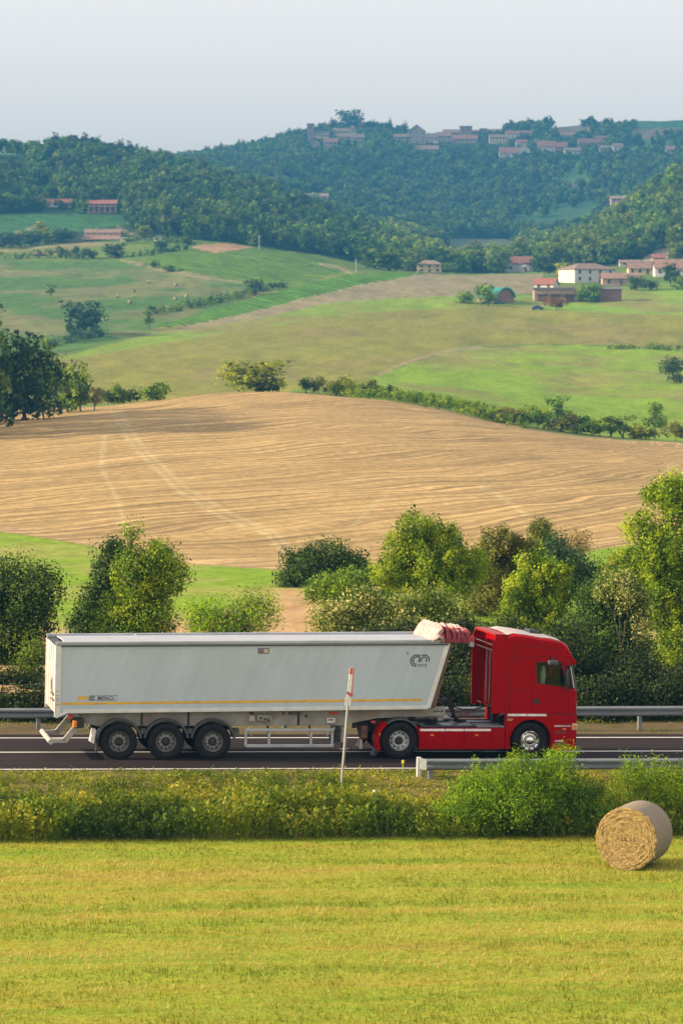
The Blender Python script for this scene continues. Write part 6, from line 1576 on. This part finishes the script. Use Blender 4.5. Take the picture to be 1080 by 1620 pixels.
for v0, v1, g in ((-0.018, -0.003, -0.008), (CW + 0.003, CW + 0.018, CW + 0.008)):
    d_ = cb(ring_slab(DOOR, WIN2, v0, v1), 'door', M_RED, bevel=0.006)
    ws = ring_slab([(x + (0.02 if x > 6 else -0.02) * 0, z) for x, z in WIN2], [(6.02 + (x - 6.02) * 0.95, 2.45 + (z - 2.45) * 0.95) for x, z in WIN2], v0 - 0.004, v1)
    cb(ws, 'window_seal', M_BLACK, d_)
    cb(MB().prism(WIN2, g - 0.002, g + 0.002), 'side_window', M_GLASS, d_)
    h_ = cb(MB().prism([(5.55, 1.60), (5.76, 1.60), (5.73, 1.68), (5.66, 1.745), (5.57, 1.76)], v0 - 0.02 if v0 < 1 else v0 + .001, v0 - 0.001 if v0 < 1 else v1 + 0.02), 'door_handle', M_BLACK, d_, bevel=0.006)
# pressed sleeper panel and swage lines
sp = MB(); stroke(sp, smoothline([(5.42, 2.88), (5.10, 2.87), (4.99, 2.78), (4.985, 2.45), (5.08, 2.28), (5.30, 2.20), (5.50, 2.18)], 6), 0.022, -0.008, 0.009); cb(sp, 'sleeper_swage', M_RED, smooth=40)
ss = MB()
stroke(ss, [(4.75, 2.905), (5.50, 2.925), (6.46, 2.925)], 0.012, -0.006, 0.007); stroke(ss, smoothline([(4.86, 1.34), (4.87, 2.4), (4.90, 2.88), (5.0, 3.2), (5.12, 3.28), (6.2, 3.14)], 5), 0.012, -0.006, 0.007); stroke(ss, [(4.76, 2.02), (5.5, 1.99)], 0.01, -0.006, 0.007)
cb(ss, 'panel_seam', M_SEAM)
cb(MB().prism([(6.585, 1.32), (6.80, 1.32), (6.79, 1.98), (6.60, 2.02)], -0.012, -0.002), 'corner_deflector', M_RED, bevel=0.004)
# wraparound windscreen and black pillar
wsn = MB(); ring = []
path = [(6.50, -0.012, 0), (6.60, -0.010, 0.0), (6.69, 0.06, 1), (6.76, 0.25, 1), (6.82, 0.6, 1), (6.85, CW / 2, 1), (6.82, CW - .6, 1), (6.76, CW - .25, 1), (6.69, CW - .06, 1), (6.60, CW + .01, 0), (6.50, CW + .012, 0)]
for z0, dx in ((2.70, 0.0), (2.03, 0.14)): ring.append([(x + dx * (1 if k else 0.75), y, z0) for x, y, k in path])
wsn.loft(ring, closed=False, caps=False); wo_ = cb(wsn, 'windscreen', M_DARKGL, smooth=50)
cb(MB().bar((6.63, -0.014, 2.66), (6.745, -0.014, 2.05), 0.01, 0.022, (1, 0, 0)), 'windscreen_glint', M_REFL, wo_)  # white bar painting the light streak reflected in the windscreen
cb(MB().prism([(6.46, 2.915), (6.60, 2.915), (6.74, 2.72), (6.82, 2.735), (6.79, 2.79), (6.66, 2.99), (6.46, 2.98)], -0.02, CW + 0.02), 'sun_visor', M_RED, bevel=0.01)
# mirrors
cb(MB().box(6.41, 6.53, -0.34, -0.12, 2.10, 2.62), 'mirror', M_BLACK, bevel=0.05)
cb(MB().bar((6.45, -0.24, 2.06), (6.55, -0.01, 2.02), 0.04, 0.09), 'mirror_arm', M_BLACK, bevel=0.01)
cb(MB().box(5.90, 6.20, -0.30, -0.12, 2.72, 2.86), 'kerb_mirror', M_DBLUE, bevel=0.04)
cb(MB().bar((6.06, -0.2, 2.85), (6.08, -0.01, 2.93), 0.05, 0.04), 'mirror_arm', M_BLACK)
cb(MB().box(6.78, 6.98, CW + .1, CW + .35, 2.35, 2.52), 'mirror', M_DBLUE, bevel=0.04)
cb(MB().bar((6.78, CW + .02, 2.42), (6.86, CW + .15, 2.43), 0.05, 0.05), 'mirror_arm', M_BLACK)
# inside the cab
st_ = cb(MB().prism([(5.40, 1.55), (5.98, 1.55), (6.02, 1.95), (5.86, 2.0), (5.74, 2.5), (5.62, 2.5), (5.50, 1.9)], 0.35, 0.85), 'seat', M_INT, bevel=0.03)
cb(MB().prism([(5.80, 2.15), (5.92, 2.10), (5.96, 2.4), (5.92, 2.66), (5.85, 2.66), (5.80, 2.4)], 0.16, 0.26), 'headrest', solid('pale_cloth', (0.80, 0.80, 0.66), 0.8), st_, bevel=0.02)
cb(MB().tube([(5.60, 0.3, 2.18), (5.66, 0.3, 2.34), (5.74, 0.3, 2.37), (5.78, 0.3, 2.30)], [0.07, 0.05, 0.03, 0.02], 8), 'armrest', M_BLACK, st_, smooth=60)
cb(MB().prism([(6.30, 1.4), (6.75, 1.4), (6.72, 2.12), (6.40, 2.18)], 0.06, CW - 0.06), 'dashboard', M_INT, bevel=0.03)
cb(MB().prism([(5.40, 1.55), (5.98, 1.55), (6.02, 1.95), (5.86, 2.0), (5.70, 2.55), (5.58, 2.55), (5.48, 1.9)], 1.6, 2.1), 'seat', M_INT, bevel=0.03)
sw_ = MB(); sw_.tube([(6.2 + .09 * math.sin(a), 1.85 + .2 * math.cos(a), 2.15 + .17 * math.sin(a)) for a in np.linspace(0, 6.2832, 25)], 0.018, 6); cb(sw_, 'steering_wheel', M_BLACK, smooth=60)
cb(MB().box(4.76, 5.30, 0.05, CW - .05, 1.32, 1.95), 'bunk', M_INT); cb(MB().box(5.31, 5.34, 0.05, 1.9, 1.96, 3.2), 'curtain', M_INT)
# roof hatch, lower body
cb(MB().add([(5.62, 0.9, 3.54), (6.02, 0.9, 3.46), (6.02, 1.6, 3.46), (5.62, 1.6, 3.54), (5.66, 0.94, 3.64), (5.99, 0.94, 3.56), (5.99, 1.56, 3.56), (5.66, 1.56, 3.64)], [(0,3,2,1),(4,5,6,7),(0,1,5,4),(1,2,6,5),(2,3,7,6),(3,0,4,7)]), 'roof_hatch', M_BLACK, bevel=0.01)
arc = [(5.50 + 0.615 * math.cos(a), 0.52 + 0.615 * math.sin(a)) for a in np.linspace(rad(-16), rad(196), 30)]
fend = [(6.15, 0.22), (6.84, 0.25), (6.86, 0.62), (6.86, 1.295), (4.78, 1.295), (4.77, 0.28), (4.88, 0.28)]
for v0, v1 in ((-0.01, 0.30), (CW - .30, CW + .01)):
    fo_ = cb(MB().prism(fend + arc[::-1], v0, v1), 'fender', M_RED, bevel=0.008)
    al = [(5.50 + 0.665 * math.cos(a), 0.52 + 0.665 * math.sin(a)) for a in np.linspace(rad(-10), rad(190), 30)]
    a2 = [(5.50 + 0.618 * math.cos(a), 0.52 + 0.618 * math.sin(a)) for a in np.linspace(rad(-10), rad(190), 30)]
    cb(MB().prism(al + a2[::-1], v0 - 0.03 if v0 < 1 else v1 - .05, v0 + 0.05 if v0 < 1 else v1 + 0.03), 'arch_lip', M_RED, fo_, smooth=35)
cb(MB().prism([(6.2, 0.22), (6.86, 0.24), (6.90, 0.6), (6.90, 1.29), (6.2, 1.29)], 0.302, CW - .302), 'bumper', M_RED, bevel=0.02)
for z0 in (0.45, 1.35, 1.55, 1.75): cb(MB().box(6.90, 6.97, 0.45, CW - .45, z0, z0 + 0.1), 'grille_bar', M_BLACK, bevel=0.01)
for x0, x1 in ((4.80, 5.36), (5.38, 5.98)): cb(MB().prism([(x0, 1.235), (x1, 1.235), (x1 - (0.0 if x1 < 5.9 else 0.06), 1.30), (x0, 1.30)], -0.022, -0.0105), 'white_trim', M_REFL)
cb(MB().prism([(4.80, 1.10), (4.94, 1.10), (4.98, 1.165), (4.80, 1.165)], -0.016, -0.0105), 'gold_badge', solid('gold_plate', (0.42, 0.32, 0.14), 0.4, 0.4))
cb(MB().box(6.20, 6.68, -0.02, -0.0105, 0.93, 0.97), 'silver_trim', M_ALLOY); cb(MB().box(6.45, 6.54, -0.022, -0.0105, 0.84, 0.885), 'side_marker', M_ORANGE)
hl = cb(MB().box(6.72, 6.88, -0.03, 0.25, 0.83, 1.02), 'headlight', solid('lamp_lens', (0.55, 0.50, 0.42), 0.2), bevel=0.02); cb(MB().box(6.735, 6.84, -0.036, -0.0305, 0.87, 0.98), 'indicator', M_ORANGE, hl)
cb(MB().box(6.72, 6.88, CW - .25, CW + .03, 0.83, 1.02), 'headlight', MATS['lamp_lens'], bevel=0.02)
cb(MB().box(6.22, 6.48, -0.018, -0.0105, 0.50, 0.54), 'silver_trim', M_ALLOY)
cb(MB().box(6.12, 6.86, -0.014, -0.0105, 1.285, 1.30), 'panel_seam', M_SEAM)
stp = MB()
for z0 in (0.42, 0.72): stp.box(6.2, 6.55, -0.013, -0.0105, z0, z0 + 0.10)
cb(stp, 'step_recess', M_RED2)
# side skirts
for v0, v1, o_ in ((0.02, 0.55, -1), (CW - .55, CW - .02, 1)):
    for x0, x1 in ((2.25, 2.98), (2.985, 3.55), (3.555, 4.34), (4.35, 4.755)):
        s_ = cb(MB().box(x0, x1, v0, v1, 0.28, 0.885), 'side_skirt', M_RED, bevel=0.012)
        if x1 < 4.5: cb(MB().box(x0 + .01, x1 - .004, v0 - .004 if o_ < 0 else v1, v0 if o_ < 0 else v1 + .004, 0.80, 0.865), 'white_stripe', M_REFL, s_)
    for x0 in (2.62, 3.92): cb(MB().box(x0 - .045, x0 + .045, v0 - .008 if o_ < 0 else v1, v0 if o_ < 0 else v1 + .008, 0.66, 0.71), 'side_marker', M_ORANGE)
cb(MB().box(3.85, 4.15, 0.15, 0.5, 0.20, 0.279), 'drain_box', M_BLACK)
# frame, deck, couplings
for v0 in (0.80, CW - .90): cb(MB().box(0.62, 6.6, v0, v0 + .09, 0.70, 0.96), 'frame_rail', M_BLACK)
for x0 in (0.7, 2.4, 3.5, 4.9): cb(MB().box(x0 - .06, x0 + .06, 0.891, CW - .901, 0.75, 0.92), 'frame_cross', M_BLACK)
cb(MB().box(2.3, 3.9, 0.12, 0.78, 0.887, 0.95), 'tank_top', solid('dark_blue_black', (0.02, 0.028, 0.045), 0.4), bevel=0.02)
for i in range(8): cb(MB().box(3.95 + i * .1, 4.04 + i * .1, 0.06, 1.6, 0.90, 0.935), 'deck_slat', solid('deck_alloy', (0.24, 0.25, 0.27), 0.5, 0.4), bevel=0.006)
fw_ = MB().prism([(1.2, 1.0), (2.3, 1.06), (2.3, 1.13), (1.15, 1.10)], 0.75, CW - .75); fw_.box(1.5, 1.95, 0.9, CW - .9, 0.95, 1.05); cb(fw_, 'fifth_wheel', M_BLACK, bevel=0.01)
cb(MB().prism([(0.95, 1.02), (1.15, 1.08), (2.3, 0.97), (2.3, 0.90), (1.0, 0.9)], 0.50, 0.78), 'rear_cover', M_BLACK)
cb(MB().box(2.6, 3.6, CW - .7, CW - .1, 0.89, 0.98), 'sunlit_far_skirt', M_CREAMP, bevel=0.02)  # cream slab: sunlight on the far skirt put into its colour
for s_, v0 in ((-1, 0.03), (1, CW - 0.03)):
    wheel(TK, OC, 5.50, v0, 0.52, 0.53, 'front', s_); wheel(TK, OC, 1.675, v0, 0.52, 0.53, 'drive', s_)
for x0 in (5.5, 1.675): cb(MB().tube([(x0, 0.3, 0.5), (x0, CW - .3, 0.5)], 0.1, 12), 'axle', M_BLACK, smooth=40)
for v0 in (0.0, CW - .5):
    for a0, a1, m_, nm in ((-8, 42, M_RED, 'rear_fender'), (43, 128, M_DBLUE, 'fender_top'), (129, 205, M_RED, 'rear_fender')):
        A = np.linspace(rad(a0), rad(a1), 14); r1 = 0.70 if nm == 'rear_fender' and a0 > 100 else 0.64
        o1 = [(1.675 + (0.63 + (r1 - .63) * 1) * math.cos(a), 0.53 + r1 * math.sin(a)) for a in A]; i1 = [(1.675 + 0.59 * math.cos(a), 0.53 + 0.59 * math.sin(a)) for a in A]
        cb(MB().prism(o1 + i1[::-1], v0, v0 + .5), nm, m_, smooth=35)
    cb(MB().prism([(1.0, 0.28), (1.08, 0.25), (0.98, 0.08), (0.90, 0.10)], v0 + .02, v0 + .45), 'mud_flap', M_BLACK)
cb(MB().box(1.06, 1.10, -0.012, -0.001, 0.68, 0.75), 'fender_lamp', M_ORANGE)
cb(MB().box(0.58, 0.66, 0.30, 0.62, 0.25, 0.52), 'rear_flap', M_CREAMP, bevel=0.02); cb(MB().box(0.62, 0.80, 0.30, 0.8, 0.55, 0.92), 'tail_lamp', M_BROWN, bevel=0.02)  # the flap's cream colour stands in for sun on its rear face
cb(MB().box(0.90, 1.02, 0.3, 0.5, 1.00, 1.06), 'reflector', M_REDL)
# air lines between cab and trailer
cl = MB(); hx = [(3.25 + 1.0 * t, 0.9, 1.40 - 0.22 * math.sin(math.pi * t)) for t in np.linspace(0, 1, 120)]
cl.tube([(x, 0.9 + 0.05 * math.cos(i * 0.9), z + 0.05 * math.sin(i * 0.9)) for i, (x, y, z) in enumerate(hx)], 0.011, 5); cb(cl, 'air_line_coil', solid('red_hose', (0.22, 0.04, 0.03), 0.5), smooth=60)
c2 = MB(); c2.tube(smoothline([(3.2, 0.85, 1.5), (3.5, 0.8, 1.38), (3.85, 0.85, 1.32), (4.3, 0.9, 1.38), (4.6, 0.9, 1.5)]), 0.018, 6); c2.tube(smoothline([(3.05, 0.95, 1.72), (3.25, 0.9, 1.6), (3.38, 0.9, 1.30), (3.5, 0.9, 1.05), (3.75, 0.95, 0.98)]), 0.045, 7)
c2.tube(smoothline([(2.95, 1.05, 1.55), (3.2, 1.0, 1.78), (3.4, 1.0, 1.5), (3.5, 1.0, 1.1)]), 0.03, 6); c2.tube(smoothline([(3.0, 0.8, 1.62), (3.2, 0.8, 1.52), (3.4, 0.82, 1.2), (3.6, 0.85, 1.0)]), 0.02, 6)
cb(c2, 'air_lines', M_BLACK, smooth=60)
cb(MB().box(2.95, 3.2, 0.85, 1.1, 1.50, 1.66), 'line_coupling', M_DBLUE, bevel=0.02)
cb(MB().tube([(4.55, 0.75, 0.96), (4.55, 0.75, 1.35)], 0.06, 10), 'exhaust_pipe', M_BLACK, smooth=40)

# ------------------------------------------------------------------ guardrails, sign post, bale
M_RAIL = solid('weathered_rail', (0.20, 0.22, 0.235), 0.6, 0.3, var=0.2, scale=2.5, stretch=(0.3, 3, 3))
def w_beam(x0, x1, zt, v, n=2, end_curl=False):
    prof = [(0.0, 0.0), (-0.02, -0.015), (-0.075, -0.05), (-0.075, -0.10), (-0.01, -0.14), (-0.01, -0.17), (-0.075, -0.21), (-0.075, -0.26), (-0.02, -0.295), (0.0, -0.31)]
    mb = MB(); xs = np.linspace(x0, x1, n); secs = []
    back = [(a + 0.006, b) for a, b in prof][::-1]
    for x in xs: secs.append([(x, v + a, zt(x) + b) for a, b in prof + back])
    mb.loft(secs); return mb
GR = thing('guardrail', 'long steel guardrail along the far side of the road behind the truck', 'guardrail', road_mat(0, 6.75, 0))
offG = (0, 6.75, 0)
zt = lambda x: 0.70 + 0.0045 * x
for i in range(-7, 8):
    w_beam(i * 7.5, i * 7.5 + 7.49, zt, 6.68).build('beam', M_RAIL, GR, 30, off=offG)
for i in range(-14, 15):
    x = 10.86 + 3.75 * (i - 3)
    MB().box(x - .06, x + .06, 6.70, 6.82, -0.35, zt(x) - .03).build('post', M_RAIL, GR, bevel=0.008, off=offG); 
    MB().box(x - .09, x + .09, 6.685, 6.699, zt(x) - .22, zt(x) - .09).build('spacer', M_RAIL, GR, off=offG)
NG = thing('guardrail', 'short steel guardrail starting on the near side of the road, partly behind the bush', 'guardrail', road_mat(1.9, -3.0, 0))
offN = (1.9, -3.0, 0)
zn = lambda x: 0.415
for i in range(6): w_beam(1.75 + i * 4.5, 1.75 + i * 4.5 + 4.49, zn, -3.0).build('beam', M_RAIL, NG, 30, off=offN)
for i in range(10):
    x = 1.88 + 2.82 * i
    MB().box(x - .06, x + .06, -2.99, -2.88, -0.75, 0.40).build('post', M_RAIL, NG, bevel=0.008, off=offN)
MB().box(1.56, 1.68, -2.75, -2.63, -0.6, 0.42).build('end_post', M_WHITEP, NG, bevel=0.01, off=offN)
MB().bar((1.62, -2.74, 0.25), (1.80, -2.98, 0.25), 0.02, 0.3).build('end_plate', M_RAIL, NG, off=offN)
# leaning post with a red and white plate seen nearly edge-on
SP_ = thing('sign_post', 'leaning roadside pole with a narrow red and white plate in front of the trailer', 'sign', road_mat(-0.68, -3.3, -0.2))
b0 = Vector((0, 0, -0.3)); b1 = Vector((0.19, 0, 3.12)); ax_ = (b1 - b0).normalized()
MB().tube([b0, b1], 0.036, 12).build('pole', solid('pole_paint', (0.36, 0.35, 0.32), 0.5, 0.3, var=0.2, scale=3), SP_, 40)
def on_pole(t, dx=0, dy=0): return Vector((0, 0, 0)) + ax_ * t + Vector((dx, dy, 0))
def plate(t0, t1, w0, w1, y, mat, nm, c0=0.0, parent=None):
    a = on_pole(t0); b = on_pole(t1)
    q = MB().add([(a.x - w0 + c0, y, a.z), (a.x + w0 + c0, y - .0, a.z), (b.x + w1 + c0, y, b.z), (b.x - w1 + c0, y, b.z), (a.x - w0 + c0, y + .02, a.z), (a.x + w0 + c0, y + .02, a.z), (b.x + w1 + c0, y + .02, b.z), (b.x - w1 + c0, y + .02, b.z)],
        [(0,1,2,3),(7,6,5,4),(0,4,5,1),(1,5,6,2),(2,6,7,3),(3,7,4,0)])
    return q.build(nm, mat, parent or SP_)
M_SRED = solid('sign_red', (0.60, 0.10, 0.08), 0.5); M_SWH = solid('sign_white', (0.78, 0.74, 0.70), 0.5)
ms = plate(2.36, 3.16, 0.078, 0.040, -0.07, M_SWH, 'warning_plate', 0.03)
ms2 = ms
plate(2.36, 3.16, 0.018, 0.012, -0.074, M_SRED, 'red_border', 0.088, ms2)
plate(2.98, 3.15, 0.045, 0.036, -0.076, M_SRED, 'red_tip', 0.02, ms2)
plate(2.12, 2.34, 0.075, 0.075, -0.07, M_SWH, 'white_plate', 0.0)
a_ = on_pole(2.44); MB().bar((a_.x - .055, -0.078, a_.z + .05), (a_.x + .115, -0.078, a_.z - .06), 0.01, 0.07, (0, 0, 1)).build('red_stripe', M_SRED, ms2)
# small marker stake by the road edge
mk = thing('marker_stake', 'thin yellow-green marker stake at the road edge left of the near guardrail', 'stake', road_mat(1.25, -2.35, -0.05))
MB().tube([(0, 0, -0.2), (0, 0, 0.32)], 0.018, 8).build('stake', solid('stake_green', (0.30, 0.32, 0.04), 0.6), mk, 40)
MB().lathe([(0, -.05), (0.04, -.05), (0.045, .03), (0, .05)], (0, 0, 0.30), 10, 'z').build('stake_cap', solid('stake_yellow', (0.55, 0.42, 0.04), 0.5), mk, 40)
rk = MB(); rk.lathe([(0, -.05), (0.045, -.03), (0.055, .01), (0.035, .035), (0, .04)], (0, 0, 0.05), 9, 'z')
rk.v = [(x * (1 + .2 * math.sin(7 * y)), y, z) for x, y, z in rk.v]
rk_o = rk.build('pale_stone', M_WHITEP, None, 60); rk_o.matrix_world = road_mat(0.1, -4.0, -0.38); tag(rk_o, 'small pale stone lying on the verge under the sign post', 'stone')

def straw_face_mat():
    m, nt, out = new_mat('straw_face')
    p = N(nt, 'ShaderNodeBsdfPrincipled', Roughness=0.9); p.inputs['Specular IOR Level'].default_value = 0.1
    tc = N(nt, 'ShaderNodeTexCoord'); n0 = N(nt, 'ShaderNodeTexNoise', Scale=2.2, Detail=3.0); nt.links.new(tc.outputs['Object'], n0.inputs['Vector'])
    ad = N(nt, 'ShaderNodeMixRGB', blend_type='ADD'); ad.inputs[0].default_value = 0.35; nt.links.new(tc.outputs['Object'], ad.inputs[1]); nt.links.new(n0.outputs['Color'], ad.inputs[2])
    ln = N(nt, 'ShaderNodeVectorMath', operation='LENGTH'); sep = N(nt, 'ShaderNodeSeparateXYZ'); cmb = N(nt, 'ShaderNodeCombineXYZ')
    nt.links.new(tc.outputs['Object'], sep.inputs[0]); nt.links.new(sep.outputs[0], cmb.inputs[0]); nt.links.new(sep.outputs[2], cmb.inputs[2]); nt.links.new(cmb.outputs[0], ln.inputs[0])
    at = N(nt, 'ShaderNodeMath', operation='ARCTAN2'); nt.links.new(sep.outputs[2], at.inputs[0]); nt.links.new(sep.outputs[0], at.inputs[1])
    cc = N(nt, 'ShaderNodeCombineXYZ'); m1 = N(nt, 'ShaderNodeMath', operation='MULTIPLY'); m1.inputs[1].default_value = 14; nt.links.new(ln.outputs['Value'], m1.inputs[0])
    m2 = N(nt, 'ShaderNodeMath', operation='MULTIPLY'); m2.inputs[1].default_value = 1.1; nt.links.new(at.outputs[0], m2.inputs[0])
    nt.links.new(m1.outputs[0], cc.inputs[0]); nt.links.new(m2.outputs[0], cc.inputs[1])
    n1 = N(nt, 'ShaderNodeTexNoise', Scale=1.5, Detail=7.0, Roughness=0.75); nt.links.new(cc.outputs[0], n1.inputs['Vector'])
    r = ramp(nt, [(0.3, (0.09, 0.055, 0.022)), (0.45, (0.26, 0.175, 0.07)), (0.6, (0.40, 0.285, 0.12)), (0.75, (0.52, 0.39, 0.19))]); nt.links.new(n1.outputs[0], r.inputs[0]); nt.links.new(r.outputs[0], p.inputs['Base Color'])
    b = N(nt, 'ShaderNodeBump', Strength=1.0, Distance=0.04); nt.links.new(n1.outputs[0], b.inputs['Height']); nt.links.new(b.outputs[0], p.inputs['Normal'])
    nt.links.new(p.outputs[0], out.inputs[0]); return m
bx, bv = 5.16, -11.3
BL = thing('hay_bale', 'big round hay bale wrapped in pale net, lying on the mown field at the right', 'hay bale', road_mat(bx, bv, -1.17) @ Matrix.Rotation(rad(-22 - 11.5), 4, 'Z'))
R_ = 0.775; Lb = 1.42
def face_bm(y, s):
    rb = random.Random(8); mb = MB(); n = 44; rings = [(R_, 0), (0.74, 0.035), (0.70, 0.02), (0.66, 0.05), (0.61, 0.025), (0.55, 0.05), (0.49, 0.02), (0.43, 0.055), (0.36, 0.02), (0.29, 0.05), (0.22, 0.015), (0.14, 0.04), (0.05, 0.01)]
    mb.lathe([(r, o) for r, o in rings], (0, 0, 0), n)
    mb.f.append(tuple((len(rings) - 1) * n + k for k in range(n))); mb.mi.append(0)
    mb.v = [(x + rb.uniform(-.012, .012), y - s * (o + rb.uniform(-.014, .014)) if abs(math.hypot(x, z) - R_) > .001 else y, z + R_ + rb.uniform(-.006, .006)) for x, o, z in mb.v]
    return mb
M_STRAW = straw_face_mat()
M_NET = solid('bale_net', (0.25, 0.195, 0.13), 0.85, var=0.22, scale=7, stretch=(0.3, 6, 0.3), bump=0.3)
sd_ = MB(); rb = random.Random(3); sd_.lathe([(R_, -Lb / 2), (R_ + .012, -Lb / 2 + .04), (R_ + .015, -.3), (R_ + .012, 0), (R_ + .016, .3), (R_ + .012, Lb / 2 - .04), (R_, Lb / 2)], (0, 0, R_), 48); sd_.build('net_wrap', M_NET, BL, 60)
for y, s in ((-Lb / 2, 1), (Lb / 2, -1)):
    f_ = face_bm(y, s).build('straw_face', M_STRAW, BL, 60)
# loose straws sticking out of the visible face
r = np.random.default_rng(12); n = 2600
rr = R_ * np.sqrt(r.random(n)); aa = r.uniform(0, 6.283, n)
P0 = np.stack([rr * np.cos(aa), np.full(n, -Lb / 2 - .03), R_ + rr * np.sin(aa)], 1)
tg = np.stack([-np.sin(aa), r.normal(size=n) * .25 - .12, np.cos(aa)], 1) * r.choice([-1, 1], n)[:, None] * 1.0 + r.normal(size=(n, 3)) * .25
tg[:, 1] = -np.abs(tg[:, 1]) * .5; tg /= np.linalg.norm(tg, axis=1)[:, None]
ln = r.uniform(.04, .13, n)[:, None]; wv = np.cross(tg, np.array([0, 1, 0])) * 0.006
Vv = np.stack([P0 - wv, P0 + wv, P0 + tg * ln + wv * .6, P0 + tg * ln - wv * .6], 1).reshape(-1, 3)
link('loose_straw', np_mesh('loose_straw', Vv, np.arange(4 * n).reshape(-1, 4), LEAF['brown'] if False else leafmat('straw_blades', (0.20, 0.13, 0.05), (0.45, 0.32, 0.12), (0.62, 0.48, 0.22), 0.3, 0.0), np.repeat(r.random(n), 4)), BL)

# ------------------------------------------------------------------ air
hz = MB().box(-1700, 1700, -110, 3700, -60, 232).build('haze', [], None)
tag(hz, 'thin bluish summer haze over the valley', 'haze', kind='stuff')
m, nt, out = new_mat('haze')
pv = N(nt, 'ShaderNodeVolumePrincipled', Density=HAZE_DENSITY, Anisotropy=0.0); pv.inputs['Color'].default_value = (0.055, 0.235, 0.47, 1)
nt.links.new(pv.outputs[0], out.inputs['Volume'])
hz.data.materials.append(m)
bpy.context.view_layer.update()
